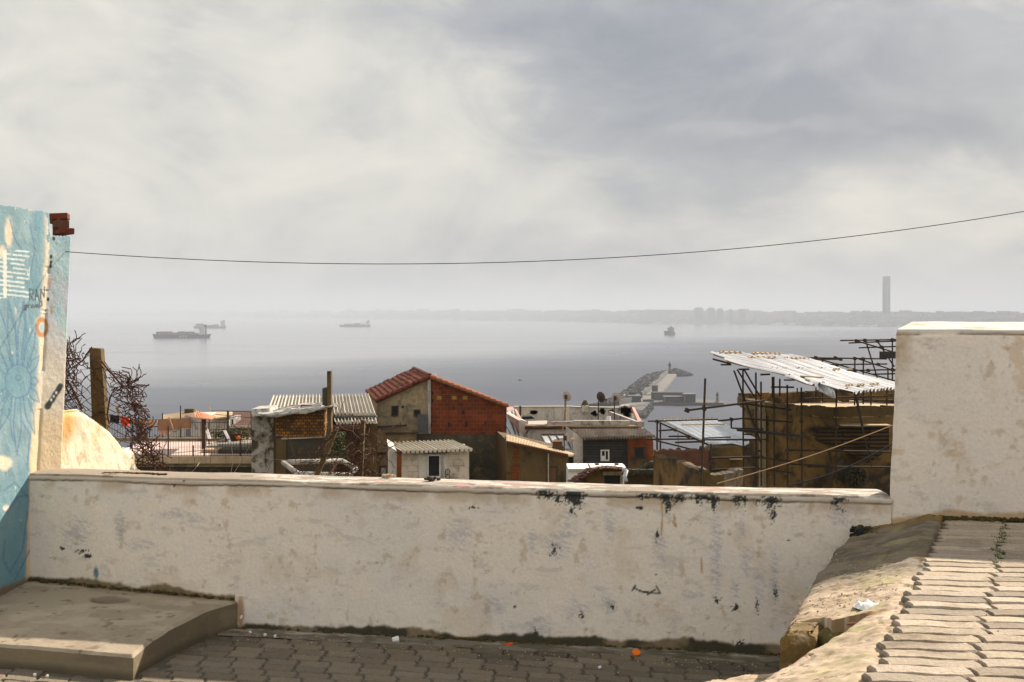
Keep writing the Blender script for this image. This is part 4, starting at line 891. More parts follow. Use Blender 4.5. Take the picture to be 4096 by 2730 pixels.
for y in (770, 852, 930): ya = YR+7-8*(y-682)/318; MB().tube([Q(z5, 130, y, ya-.03), Q(z5, 208+(y-682)*.36, y, ya-.03)], .018, 5).build('cross_bar', 'grey_shutter', sl)
dish('pale satellite dish on a tall pole, leftmost above the flat roof', z5, 798, 525, 56, YR+1, .55, .25, 'dish_pale', ((785, 560), (783, 815)), (800, 640)) 
dish('dark rusty satellite dish, middle one above the flat roof', z5, 1178, 533, 60, YR+4, .75, .2, 'dish_dark', ((1160, 570), (1155, 795)), (1250, 560))
dish('pale satellite dish with long arm, rightmost above the flat roof', z5, 1352, 537, 56, YR+3.5, .6, .2, 'dish_pale', ((1336, 550), (1338, 800)), (1448, 515))
dish('small pale satellite dish on a short pole beside the mossy chimney', z5, 795, 985, 54, Yb2+1, 1.2, .1, 'dish_pale', ((775, 1000), (775, 1135)), (870, 1003))
dish('brown satellite dish half hidden behind the vertical wooden post', z4, 170, 1440, 75, 55, 1.2, .1, 'dish_dark', ((150, 1440), (150, 1560)), (250, 1450))
t = thing('chimney', 'small domed mossy roof vent on the back parapet between the dishes', 'chimney', Q(z5, 1010, 640, YR+8), 'roof chimneys')
wallp('stack', 'white_wall', t, z5, [(975, 625), (1045, 625), (1045, 700), (975, 700)], YR+7.9, (0, .6, 0))
MB().lathe(Q(z5, 1010, 600, YR+8.2), [(.19, -.24), (.21, -.20), (.19, -.05), (.14, .06), (.10, .12), (.09, .16)], 10).build('dome', 'moss', t)
o = MB().rock(Q(z5, 1275, 785, YR+3), .35, .25, .35).build('white_jug', 'plastic_white'); o['label'] = 'small white jug left on the flat roof right of the dishes'; o['category'] = 'jug'
# long dangling cable from dish
o = MB().tube([Q(z5, *p, YR-.5) for p in ((783, 640), (772, 720), (765, 800), (760, 900), (765, 1000), (770, 1030))], .02, 5).build('cable', 'tile_tan'); o['label'] = 'pale cable hanging down from the leftmost dish'; o['category'] = 'cable'
# lean-to with grey slatted wall
gs = thing('slatted_lean_to', 'lean-to with dark slatted wall under asbestos roof sheets', 'shed', Q(z5, 1300, 1280, 64))
MB().sheet(Q(z5, 985, 990, 63), Q(z5, 1800, 966, 63), Q(z5, 1690, 892, 64.9), Q(z5, 872, 898, 64.9), 230, 2, corr(.075, 26, 'sin', 'u'), .03).build('roof', 'asbestos', gs)
wallp('slatted_wall', 'slat_wall', gs, z5, [(988, 1000), (1485, 988), (1485, 1600), (988, 1600)], 63.6, (0, 3, 0), down=-13)
wallp('side_wall', 'white_wall', gs, z5, [(872, 912), (986, 1000), (986, 1600), (945, 1600)], 63.9, (-.2, 3, 0), down=-13)
wallp('brick_wall', 'orange_brick', gs, z5, [(1486, 988), (1770, 980), (1775, 1130), (1775, 1600), (1486, 1600)], 63.5, (0, 3, 0), down=-13)
wallp('brick_pier', 'brown_wood', gs, z5, [(1500, 1035), (1512, 1035), (1512, 1240), (1500, 1240)], 63.4, (0, .1, 0)); wallp('brick_pier', 'brown_wood', gs, z5, [(1695, 1050), (1707, 1050), (1707, 1215), (1695, 1215)], 63.4, (0, .1, 0))
wn = ring('window', ('dark_open', 'white_frame'), gs, z5, 1182, 1280, 1118, 1245, 63.6, .06, pr=.06)
A = Q(z5, 1228, 1122, 63.5); B = Q(z5, 1240, 1245, 63.5); MB().box(A.x, B.x, 63.48, 63.56, B.z, A.z).build('mullion', 'white_frame', gs)
A = Q(z5, 1188, 1190, 63.5); B = Q(z5, 1228, 1240, 63.5); MB().box(A.x, B.x, 63.5, 63.57, B.z, A.z).build('white_panel', 'plastic_white', gs)
ring('window', ('dark_open', 'dark_board'), gs, z5, 1555, 1672, 1085, 1222, 63.5, .06)
wallp('lower_wall', 'ochre_dark', gs, z5, [(1490, 1230), (1776, 1225), (1776, 1600), (1490, 1600)], 63.4, (0, .1, 0), down=-13)
# white patio roof and ochre hut
wp = thing('white_patio_roof', 'bright white sloping patio slab with beams behind the ochre hut', 'roof', Q(z5, 1100, 1400, 50), None)
p = [Q(z5, 822, 1335, 52), Q(z5, 1478, 1335, 52), Q(z5, 1445, 1285, 54.5), Q(z5, 822, 1290, 54.5)]
MB().prism(p, (0, 0, -.1)).build('slab', 'sheet_cream', wp)
wallp('white_front', 'white_paint', wp, z5, [(822, 1337), (1476, 1337), (1490, 1600), (822, 1600)], 52.05, (0, 2, 0), down=-12)
for x0, x1 in ((930, 972), (1045, 1075)): MB().tube([Q(z5, x0, 1290, 53.8), Q(z5, x1, 1400 if x0 < 1000 else 1350, 51.9)], .05, 6).build('beam', 'brown_wood', wp)
for x in (1142, 1362): MB().obox(Q(z5, x, 1305, 53.5), .14, .2, .2).build('peg', 'brown_wood', wp)
oh = thing('ochre_hut', 'small ochre hut with ragged dark tile edge and square opening', 'hut', Q(z5, 1150, 1480, 44))
wallp('wall', 'ochre', oh, z5, [(885, 1475), (1000, 1400), (1080, 1350), (1250, 1330), (1430, 1345), (1440, 1600), (885, 1600)], 44, (0, .4, 0), down=-10)
b = MB()
pt = [(885, 1472), (940, 1430), (1000, 1395), (1075, 1345), (1160, 1325), (1250, 1312), (1340, 1322), (1425, 1335)]
for (x0, y0), (x1, y1) in zip(pt, pt[1:]):
    for k_ in range(5):
        u = (k_+.5)/5; b.rock(tuple(Q(z5, x0+(x1-x0)*u, y0+(y1-y0)*u+R.uniform(-2, 2), 43.8)), .16, .5, .07)
b.build('tile_edge', 'tile_brown', oh)
A = Q(z5, 1225, 1402, 44); B = Q(z5, 1400, 1500, 44); MB().box(A.x, B.x, 43.97, 44.02, B.z, A.z).build('opening', 'dark_open', oh)
b = MB(); b.box(A.x-.05, B.x+.05, 43.9, 44.01, A.z, A.z+.1); b.box(B.x, B.x+.08, 43.9, 44.01, B.z, A.z); b.build('lintel', 'old_beige', oh)
wv = thing('rubble_wall', 'low dark rubble-topped wall between the ochre hut and curved parapet', 'wall', Q(z5, 1600, 1440, 46))
wallp('wall', 'ochre_dark', wv, z5, [(1458, 1400), (1510, 1368), (1640, 1350), (1775, 1365), (1775, 1600), (1458, 1600)], 46, (0, .4, 0), down=-10)
b = MB()
for i in range(60): b.rock(tuple(Q(z5, R.uniform(1465, 1775), R.uniform(1362, 1392), 45.9)), .22, .3, .16)
for i in range(30): u = R.random(); b.rock(tuple(Q(z5, 1660+u*115, 1335-u*60, 48)), .25, .3, .16)
b.build('rubble', 'dark_stucco', wv, kind='stuff')
o = MB().tube([Q(z5, 1430, 1345, 43.4), Q(z5, 1470, 1360, 43.4), Q(z5, 1450, 1420, 43.3), Q(z5, 1475, 1475, 43.2)], .09, 8, .05).build('plastic_sheet', 'glass_white', smooth=True); o['label'] = 'crumpled white plastic sheet hanging right of the ochre hut'; o['category'] = 'plastic sheet'
# ---------- white-rimmed light well
wl = thing('light_well', 'white painted rim of a square light well behind the torn mesh', 'roof opening', Q(z3, 700, 1450, 27))
outer = [((262, 1312), 29.9), ((1022, 1292), 30.2), ((1195, 1392), 28.7), ((1120, 1480), 27.5), ((460, 1462), 27.7)]
pp = [Q(z3, *p, Y) for p, Y in outer]; pp = [Vector((v.x, v.y, -.62)) for i, v in enumerate(pp)]
MB().tube(pp+[pp[0], pp[1]], .055, 8).build('rim', 'grey_white', wl, smooth=True)
b = MB(); b.prism([v+Vector((0, 0, -.35)) for v in pp], (0, 0, -.1)); b.build('inner_floor', 'old_beige', wl)
b = MB(); b.prism([v+Vector((0, 0, -.5)) for v in pp], (0, 0, -7)); b.build('shaft_wall', 'old_beige', wl)

# ================================================================== scaffolding and the ochre ruin at right
ru = thing('ochre_ruin', 'large crumbling dark ochre house wrapped in scaffolding at right', 'house', Q(z6, 1500, 1500, 38.5))
zr = 0.0
def xy(x, Y): return ((2600+x/2.353-CX)/F*Y, Y)
fp = [xy(868, 42.2), xy(1095, 39.8), xy(1420, 38.6), xy(1760, 37.6), xy(2100, 38.0), xy(2500, 38.4), xy(2500, 50), xy(2000, 48), xy(1430, 43.4)]
MB().foot(fp, -9.5, zr-.25).build('wall', 'ochre', ru)
MB().foot([(x*1.0, y+.02) for x, y in fp], zr-.25, zr-.21).build('roof_deck', 'tile_tan', ru)
rim = [Vector((x, y+.12, zr-.1)) for x, y in fp]
b = MB()
for a, c in zip(rim[:5], rim[1:6]): 
    n_ = 8
    for i in range(n_):
        p = a.lerp(c, (i+.5)/n_); dd = c-a; b.obox(p+Vector((0, 0, R.uniform(-.03, .02))), dd.length/n_*1.02, .26, .26, rz=math.atan2(dd.y, dd.x))
b.build('front_rim', 'ochre_dark', ru)
b = MB()
for a, c in ((rim[0], rim[8]), (rim[8], Vector((xy(1960, 44)[0], 44, zr-.05))), (Vector((xy(1960, 44)[0], 44, zr-.05)), Vector((xy(2500, 43)[0], 43, zr-.05)))):
    for i in range(10):
        p = a.lerp(c, (i+.5)/10); dd = c-a; b.obox(p+Vector((0, 0, R.uniform(0, .06)+.02)), dd.length/10*1.04, .3, .34, rz=math.atan2(dd.y, dd.x))
b.build('back_rim', 'ochre', ru)
wallp('ledge', 'tile_tan', ru, z6, [(1810, 940), (2270, 945), (2270, 958), (1810, 955)], 37.3, (0, .5, 0))
sh0 = thing('shrub', 'dark round shrub growing at the foot of the scaffolded ochre ruin', 'shrub', Q(z6, 1945, 1500, 37))
b = MB()
for _ in range(1500):
    a = R.random()*6.28; q_ = R.random()**.5; b.obox(Q(z6, 1945+95*q_*math.cos(a)*R.uniform(.8, 1.1), 1440+90*q_*math.sin(a), 37.1+R.gauss(0, .15)), .07, .05, .03, rz=R.random()*3, ry=R.random()*3)
b.build('leaves', 'foliage_dark', sh0); MB().tube([Q(z6, 1945, 1620, 37.1), Q(z6, 1950, 1450, 37.1)], .03, 6, .012).build('stem', 'brown_wood', sh0)
b = MB(); wallp('buttress', 'old_beige', ru, z6, [(1040, 740), (1090, 745), (1110, 1600), (1050, 1600)], 39.75, (0, .3, 0), down=-9)
wallp('rear_block', 'ochre', ru, z6, [(2150, 615), (2500, 615), (2500, 770), (2150, 770)], 43.5, (0, 3, 0))
# brickwork bands showing through
wallp('bare_lath', brickmat('dark_lath', (.05,.032,.014), (.085,.052,.02), (.016,.012,.008), 1.4, .10, .025), ru, z6, [(1560, 985), (1900, 975), (2250, 970), (2250, 1180), (2050, 1300), (1840, 1190), (1600, 1110)], 37.52, (0, .6, 0))
# curved ochre parapet
brickmat('dark_lath', (.05,.032,.014), (.085,.052,.02), (.016,.012,.008), 1.4, .10, .025)
cp = thing('curved_parapet', 'sunken ochre terrace parapet with worn rounded rim left of the scaffolded ruin', 'wall', Q(z6, 300, 1450, 31))
zq = -.72
def wallrun(b, pts, z0, z1, w=.22, n=8, jit=.03):
    for (x0, y0), (x1, y1) in zip(pts, pts[1:]):
        a = Vector((x0, y0, 0)); c = Vector((x1, y1, 0)); d = (c-a); nn = Vector((-d.y, d.x, 0)).normalized()*w
        o = len(b.v)
        for i in range(n+1):
            p = a.lerp(c, i/n); h = z1+R.uniform(-jit, jit)*(1 if 0 < i < n else 0)
            for q_, zz in ((p, z0), (p, h-.03), (p+nn*.25, h), (p+nn*.75, h), (p+nn, h-.03), (p+nn, z0)): b.v.append(Vector((q_.x, q_.y, zz)))
        for i in range(n):
            for j in range(5): b.f.append((o+i*6+j, o+(i+1)*6+j, o+(i+1)*6+j+1, o+i*6+j+1))
        b.f.append(tuple(o+j for j in range(6))); b.f.append(tuple(o+n*6+j for j in range(5, -1, -1)))
b = MB(); wallrun(b, [xy(32, 32.6), xy(250, 31.4), xy(470, 29.4)], -9, zq); b.build('left_parapet', 'ochre', cp)
b = MB(); wallrun(b, [xy(472, 29.4), xy(700, 30.0), xy(880, 30.8)], -9, zq-.12); b.build('front_parapet', 'ochre_dark', cp)
b = MB(); wallrun(b, [xy(60, 33.4), xy(300, 33.5), xy(552, 33.6)], -9, zq+.02, .25); b.build('back_parapet', 'brown_wood', cp)
wallp('rear_pier', 'ochre', cp, z6, [(552, 1195), (600, 1160), (700, 1158), (830, 1148), (872, 1160), (872, 1500), (552, 1500)], 33.6, (0, .9, 0), down=-8)
MB().foot([xy(40, 32.6), xy(470, 29.6), xy(880, 31), xy(880, 34), xy(60, 34)], -2.2, -2.0).build('floor', 'dark_stucco', cp)
wallp('pale_lip', 'tile_tan', cp, z6, [(755, 1262), (872, 1258), (872, 1270), (755, 1270)], 33.3, (0, .3, 0))
# scaffold
sc = thing('scaffolding', 'dark rusty tube scaffolding wrapped round the ochre ruin', 'scaffolding', Q(z6, 1400, 1500, 36))
def pipe(x0, y0, x1, y1, Y=36.0, r=.028, nm='pole', Y2=None, m='scaffold_steel'):
    r = min(r, .023) if r < .036 else r*.8
    MB().tube([Q(z6, x0, y0, Y), Q(z6, x1, y1, Y if Y2 is None else Y2)], r, 7).build(nm, m, sc)
V = [(875, 415, 880, 1560, 36), (997, 450, 1000, 1520, 36), (1045, 535, 1048, 1520, 35.2), (1165, 490, 1172, 1520, 36), (1153, 490, 1153, 690, 37.5), (1222, 508, 1222, 672, 37.5), (1292, 565, 1296, 1520, 35.8),
     (1425, 590, 1432, 1520, 35.6), (1562, 590, 1562, 712, 41), (1623, 600, 1623, 720, 41), (1753, 625, 1755, 1500, 35.8), (1958, 640, 1956, 765, 41), (2007, 620, 2007, 748, 41), (2080, 620, 2080, 760, 41),
     (2230, 610, 2230, 765, 41), (1386, 595, 1386, 680, 41), (68, 905, 66, 1330, 36), (98, 905, 98, 1330, 37), (575, 1120, 575, 1520, 31), (765, 888, 765, 975, 37), (1928, 640, 1926, 760, 41), (1695, 1200, 1695, 1520, 36.2)]
for x0, y0, x1, y1, Y in V: pipe(x0, y0, x1, y1, Y, .023 if Y < 38 else .022, 'pole')
pipe(520, 505, 482, 1560, 28.5, .026, 'pole')
for x0, y0, x1, y1, Y in [(790, 430, 1048, 1125, 36), (820, 420, 985, 682, 37), (885, 420, 1035, 675, 37.2), (90, 920, 575, 1142, 35.5), (80, 1095, 520, 1203, 35.8)]: pipe(x0, y0, x1, y1, Y, .028, 'brace')
pipe(1930, 625, 2000, 960, 34.5, .042, 'brace'); pipe(2000, 960, 2092, 1365, 34.4, .016, 'brace')
Hh = [(345, 806, 1080, 714, 28.6, .028), (870, 740, 1335, 802, 35.7, .03), (870, 880, 1340, 917, 35.9, .03), (770, 973, 1055, 985, 36, .02), (1140, 586, 1355, 588, 37.4, .025), (1460, 695, 2290, 670, 40.9, .025), (1890, 702, 2290, 712, 41, .022),
      (1560, 966, 2270, 955, 36, .035), (1290, 1180, 2270, 1197, 35.9, .028), (1480, 1336, 2270, 1340, 35.8, .03), (1290, 1310, 1640, 1325, 35.7, .03), (955, 1240, 1350, 1287, 35.6, .028), (580, 1256, 950, 1244, 30.9, .025),
      (580, 1367, 985, 1345, 30.9, .022), (1000, 1350, 1350, 1395, 35.6, .03), (640, 905, 870, 882, 36.5, .035), (-20, 908, 640, 890, 37, .02), (80, 997, 255, 985, 36.3, .022), (-30, 1078, 440, 1075, 36.4, .022), (175, 1050, 385, 1050, 35.4, .022),
      (235, 1108, 495, 1100, 34.6, .024), (490, 1083, 1098, 1079, 34.2, .02), (790, 1130, 955, 1170, 34, .03), (665, 376, 765, 376, 35, .02), (590, 322, 760, 368, 33.9, .03), (835, 420, 935, 418, 34.6, .022), (1040, 470, 1130, 466, 33.9, .022),
      (1260, 520, 1360, 521, 33.9, .018), (880, 1030, 960, 1035, 36.3, .02), (1000, 1180, 1040, 1190, 35.4, .025), (2230, 655, 2290, 655, 40.9, .02), (1780, 610, 1910, 638, 33.8, .032)]
for x0, y0, x1, y1, Y, r in Hh: pipe(x0, y0, x1, y1, Y, r, 'rail')
pl_ = MB().obox((Q(z6, 1140, 1020, 35.5)), 1.7, .25, .06, ry=.10).build('plank', 'dark_board', sc)
def coupler(x, y, Y): MB().obox(Q(z6, x, y, Y-.03), .075, .09, .08, rz=.3, ry=.4).build('coupler', 'scaffold_steel', sc)
for x, y, Y in [(875, 742, 35.7), (997, 985, 35.9), (1045, 765, 35.3), (1045, 985, 35.2), (1165, 780, 35.8), (1165, 903, 35.9), (1292, 798, 35.7), (1292, 1185, 35.8), (510, 788, 28.5), (350, 806, 28.5), (495, 1100, 34), (68, 912, 36),
                (68, 1080, 36), (1753, 962, 35.8), (1425, 912, 35.6), (1940, 700, 35), (1000, 1240, 35.7), (1045, 1245, 35.2), (487, 1195, 28.6), (765, 890, 36.6), (1295, 1310, 35.6), (997, 1240, 36), (480, 1372, 28.6), (487, 1165, 28.6), (360, 1052, 35.4), (235, 988, 36)]: coupler(x, y, Y)
s2 = thing('scaffolding', 'farther scaffolding frame standing higher behind the silver roof at right', 'scaffolding', Q(z6, 2000, 500, 45))
def pipe2(x0, y0, x1, y1, Y=45.0, r=.024, nm='rail'): MB().tube([Q(z6, x0, y0, Y), Q(z6, x1, y1, Y)], r, 7).build(nm, 'scaffold_steel', s2)
for a in [(1790, 148, 2420, 138, 45), (1870, 172, 2420, 148, 45.3), (1965, 217, 2420, 200, 45.6), (2195, 270, 2420, 258, 45.2), (1330, 308, 2230, 321, 45.3), (1370, 325, 1810, 325, 45.8), (1520, 376, 2232, 369, 45.4), (1840, 431, 2420, 420, 45.4), (2090, 466, 2420, 458, 45.3)]: pipe2(*a)
for a in [(1940, 150, 2420, 295, 45.1), (2030, 150, 2142, 505, 45.2), (2140, 152, 2300, 395, 45.2), (1620, 330, 2420, 560, 45.5), (1930, 310, 2420, 470, 45.5)]: pipe2(*a, .024, 'brace')
for a in [(2282, 135, 2282, 700, 45), (1558, 305, 1558, 380, 45.4), (1623, 315, 1623, 640, 45.5), (1928, 305, 1928, 760, 45.4), (2008, 315, 2008, 760, 45.4), (2240, 415, 2240, 760, 45.3)]: pipe2(*a, .024, 'pole')
MB().obox(Q(z6, 2300, 284, 45), .9, .2, .22).build('board', 'dark_board', s2)
for x, y in [(1945, 152), (2025, 147), (2140, 156), (2185, 212), (2283, 142), (1560, 310), (1622, 325), (1745, 312), (1795, 325), (1928, 318), (2008, 322), (1762, 378), (1928, 436), (2055, 430), (2283, 424), (2150, 374)]:
    MB().obox(Q(z6, x, y, 44.95), .085, .09, .09, rz=.4, ry=.3).build('coupler', 'scaffold_steel', s2)
# big silver roof lying on the scaffold
def wp_(x, y, Y): return Q(z6, x, y, Y)
A = wp_(585, 280, 34); Dn = wp_(1925, 634, 34); B = wp_(1340, 300, 41); C = B+Dn-A
rf = thing('silver_roof', 'large sloping silver corrugated roof laid on the scaffolding', 'metal roof', A, 'silver corrugated roofs on the scaffolding')
def subsheet(u0, u1, v0, v1, lift, waves, par, amp=.03, nu=1):
    e = lambda u, v: A+(Dn-A)*u+(B-A)*v
    n = Vector((0, 0, lift)); j = R.uniform(-.01, .01)
    MB().sheet(e(u0, v0+j)+n, e(u1, v0-j)+n, e(u1, v1)+n, e(u0, v1)+n, 6, int(waves*8), lambda u, v: amp*math.sin(v*waves*6.283)+.02*math.sin(u*5+v*3+lift*90), .012).build('corrugated_sheet', 'sheet_silver', par)
vs_ = [-.01, .17, .33, .49, .66, .83, 1.0]
for k_ in range(6):
    subsheet(-.01+R.uniform(0, .015), .42, vs_[k_]-.008, vs_[k_+1]+.008, .03+.012*(k_ % 2), 3, rf, .042)
    subsheet(.40, 1.0+R.uniform(-.01, .012), vs_[k_]-.008, vs_[k_+1]+.008, .0+.012*(k_ % 2), 3, rf, .042)
subsheet(.17, .60, -.13, .0, .03, 2, rf, .042); subsheet(.58, .78, -.14, .0, .0, 2, rf, .042)
b = MB()
for v, u0, u1 in ((0, .0, .1), ):
    pass
for uu, v0, v1 in ((.02, .05, .3), (.02, .42, .8), (.16, .15, .5), (.16, .6, .98), (.5, .7, .8), (.5, .95, 1.0), (.93, .02, .12), (.93, .2, .3), (.93, .4, .55)):
    p = A+(Dn-A)*uu+(B-A)*v0; q_ = A+(Dn-A)*uu+(B-A)*v1; b = MB(); b.tube([p+Vector((0, 0, .09)), q_+Vector((0, 0, .09))], .022, 6)
    n_ = max(2, int((v1-v0)*16))
    for i in range(n_): b.obox(p.lerp(q_, (i+.5)/n_)+Vector((0, 0, .1)), .07, .12, .05)
    b.build('batten', 'tile_tan', rf)
MB().obox(A+(Dn-A)*.72+(B-A)*(-.05)+Vector((0, 0, .12)), .1, .9, .03, rz=.4).build('loose_strip', 'tile_tan', rf)
for i, (x, y, w_) in enumerate([(1650, 585, .3), (1690, 605, .25)]):
    c = Q(z6, x, y, 33.9); b = MB(); b.sheet(c+Vector((-w_/2, 0, -.12)), c+Vector((w_/2, -.1, -.22)), c+Vector((w_/2, .1, .12)), c+Vector((-w_/2, .1, .1)), 10, 6, lambda u, v: .05*math.sin(u*7+v*5), .008)
    b.build('loose_plastic', 'glass_white', rf, smooth=True)
# small silver roof
A = wp_(108, 896, 43); B = wp_(590, 893, 43); Dn = wp_(515, 1103, 39.3); C = wp_(1000, 1082, 39.3)
rf2 = thing('silver_roof', 'smaller silver corrugated roof on the scaffolding left of the ruin', 'metal roof', A, 'silver corrugated roofs on the scaffolding')
for k_ in range(4):
    u0, u1 = k_/4-.006, (k_+1)/4+.006
    MB().sheet(A.lerp(B, u0), A.lerp(B, u1), Dn.lerp(C, u1), Dn.lerp(C, u0), 34, 6, lambda u, v: .03*max(0, math.cos(u*4*6.283)-.55)/.45+.012*(k_ % 2), .012).build('corrugated_sheet', 'sheet_silver_lit', rf2)
o = MB().sheet(Q(z6, 560, 1100, 39.2), Q(z6, 930, 1090, 39.2), Q(z6, 935, 1112, 38.6), Q(z6, 870, 1146, 38.6), 20, 4, corr(.02, 4, 'sin', 'u'), .012).build('torn_sheet', 'sheet_silver_lit', rf2)
for v, u0, u1 in ((.02, 0, 1), (.36, .1, .5), (.36, .55, .95), (.95, 0, .55)):
    p = A.lerp(Dn, v).lerp(B.lerp(C, v), u0); q_ = A.lerp(Dn, v).lerp(B.lerp(C, v), u1); MB().tube([p+Vector((0, 0, .07)), q_+Vector((0, 0, .07))], .02, 6).build('batten', 'tile_tan' if v < .9 else 'scaffold_steel', rf2)
# cord with weight
t = thing('hanging_weight', 'small stone weight hanging on a cord below the smaller silver roof', 'weight', Q(z6, 267, 1200, 35))
MB().tube([Q(z6, 264, 1020, 35), Q(z6, 267, 1190, 35)], .007, 4).build('cord', 'wire_grey', t); MB().rock(Q(z6, 267, 1205, 35), .16, .12, .22).build('weight', 'brown_wood', t)
# cables from the parapet to the pier
o = MB().tube([P(2600+630/2.353, 1300+1495/2.353, 11.9).lerp(P(3575, 1700, 13.5), u)+Vector((0, 0, -.03*math.sin(u*3.14))) for u in np.linspace(0, 1, 12)], .0048, 6).build('cable', 'cable_yellow'); o['label'] = 'yellowish cable rising diagonally in front of the scaffolding to the tall wall'; o['category'] = 'cable'
o = MB().tube([Q(z6, 1290, 1520, 25).lerp(Q(z6, 2330, 1095, 25), u)+Vector((0, 0, -.10*math.sin(u*3.14))) for u in np.linspace(0, 1, 12)], .014, 6).build('cable', 'cable_black'); o['label'] = 'thick black cable slanting up to the right in front of the ruin'; o['category'] = 'cable'

# ================================================================== FOREGROUND
def YF(X): return 10.82-.22*X          # front line of the parapet
def projv(X, Y, Z): return CX+F*X/Y, HZ+(CH-Z)*F/Y
def gridmesh(name, m, X, Y, Z, colors, parent=None, org=None, smooth=True, **tags):
    nr, nc = X.shape
    og = Vector(org if org is not None else (Vector(parent['o_']) if parent is not None else (0, 0, 0)))
    co = np.stack([X-og.x, Y-og.y, Z-og.z], -1).reshape(-1, 3)
    idx = np.arange(nr*nc).reshape(nr, nc)
    q = np.stack([idx[:-1, :-1], idx[:-1, 1:], idx[1:, 1:], idx[1:, :-1]], -1).reshape(-1, 4)
    me = D.meshes.new(name); me.vertices.add(len(co)); me.vertices.foreach_set('co', co.ravel())
    me.loops.add(q.size); me.loops.foreach_set('vertex_index', q.ravel()); me.polygons.add(len(q))
    me.polygons.foreach_set('loop_start', np.arange(0, q.size, 4)); me.polygons.foreach_set('loop_total', np.full(len(q), 4))
    me.update(); me.validate()
    a = me.color_attributes.new('Col', 'FLOAT_COLOR', 'POINT'); c = np.ones((len(co), 4), dtype=np.float32); c[:, :3] = np.clip(colors, 0, 1); a.data.foreach_set('color', c.ravel())
    if smooth: me.polygons.foreach_set('use_smooth', [True]*len(q))
    me.materials.append(MATS[m]); o = D.objects.new(name, me); COL.objects.link(o)
    if parent is not None: o.parent = parent; o['o_'] = list(og)
    else: o.location = og
    for k, v in tags.items(): o[k] = v
    return o
def gs_(px, py, cx, cy, rx, ry): return np.exp(-(((px-cx)/rx)**2+((py-cy)/ry)**2))
def segd(px, py, pts):
    d = np.full(px.shape, 1e9)
    for (x0, y0), (x1, y1) in zip(pts, pts[1:]):
        dx, dy = x1-x0, y1-y0; t = np.clip(((px-x0)*dx+(py-y0)*dy)/(dx*dx+dy*dy+1e-9), 0, 1)
        d = np.minimum(d, np.hypot(px-x0-t*dx, py-y0-t*dy))
    return d
# ---------- wall colour
def wall_colors(px, py, X, Z, tall=False):
    c = np.ones((len(px), 3))*np.array([.72, .635, .53])
    n1 = fbm(X*1.2, Z*1.5, 1); c = mixa(c, (.66, .60, .53), sstep(.45, .65, n1)*.8)
    c = mixa(c, (.68, .62, .54), sstep(.55, .7, fbm(X*5, Z*5, 7))*.5)
    n2 = fbm(X*3.5, Z*3.5, 2, 6); c = mixa(c, (.47, .34, .19), sstep(.62, .76, n2+(.08*sstep(.8, .2, Z) if not tall else -.04))*.24)
    n3 = fbm(X*11, Z*9, 3, 5, .65); c = mixa(c, (.42, .31, .18), sstep(.64, .76, n3)*.5)
    c = mixa(c, (.40, .37, .33), sstep(.60, .70, fbm(X*7+Z*3, Z*16, 8, 5, .7))*.35)
    n4 = fbm(X*20, Z*16, 4, 4, .7); c = mixa(c, (.25, .21, .17), sstep(.76, .83, n4)*.5)
    return c
def stain(c, px, py, lst, col, soft=.10):
    for cx, cy, rx, ry, s_ in lst:
        rx, ry, s_ = rx*1.2, ry*1.25, s_*1.08
        g = gs_(px, py, cx, cy, rx, ry); w_ = fbm(px/16.0+cx, py/16.0, 5, 3)*9; qx, qy = px*.83+py*.5, py*.83-px*.5; n = .45*fbm((px+w_)/13.0+cx, (py+w_)/26.0, int(cx) % 97, 5, .7)+.55*fbm(qx/6.3, qy/6.9, int(cx) % 91, 4, .8); n = np.clip((n-.5)*3.2+.5, 0, 1)
        c = mixa(c, col, sstep(.56, .56+soft, n*.50+g*.52*s_)*sstep(.03, .2, g))
    return c
# low parapet
st = .0085
xs_ = np.arange(-4.05, 2.732, st); zf_ = np.concatenate([np.arange(-.12, 1.165, st)])
nf = len(zf_)
prof = [(0, z) for z in zf_]+[(.003, 1.172), (.012, 1.180)]+[(d, 1.182+.012*math.sin(d/.44*math.pi)) for d in np.arange(.02, .44, .012)]+[(.448, 1.172), (.45, 1.10), (.45, .5), (.45, -1.5)]
pd = np.array([p[0] for p in prof]); pz = np.array([p[1] for p in prof])
XX, DD = np.meshgrid(xs_, pd); _, ZZ = np.meshgrid(xs_, pz)
isf = np.zeros_like(ZZ, bool); isf[:nf] = True
bum = (fbm(XX*1.4, ZZ*1.4+DD*3, 31, 3)-.5)*.022+(fbm(XX*9, ZZ*9+DD*9, 32, 5)-.5)*.006
lipz = 1.118+.022*fbm(XX*1.5, XX*0, 33, 5)+.006*vnoise(XX*25, XX*0, 34)
lip = sstep(0, .010, ZZ-lipz)*isf*.016
crk = np.exp(-((ZZ-lipz)/.006)**2)*isf
YY = YF(XX)+DD-lip+bum*isf+crk*.010
Zt = ZZ+np.where(isf, 0, bum*.7)+.012*(fbm(XX*.8, XX*0, 35, 3)-.5)*(ZZ > 1.0)
px, py = projv(XX, YY, Zt); pxr, pyr, xr, zr_ = px.ravel(), py.ravel(), XX.ravel(), (ZZ+DD).ravel()
c = wall_colors(pxr, pyr, xr, zr_); f_ = isf.ravel()
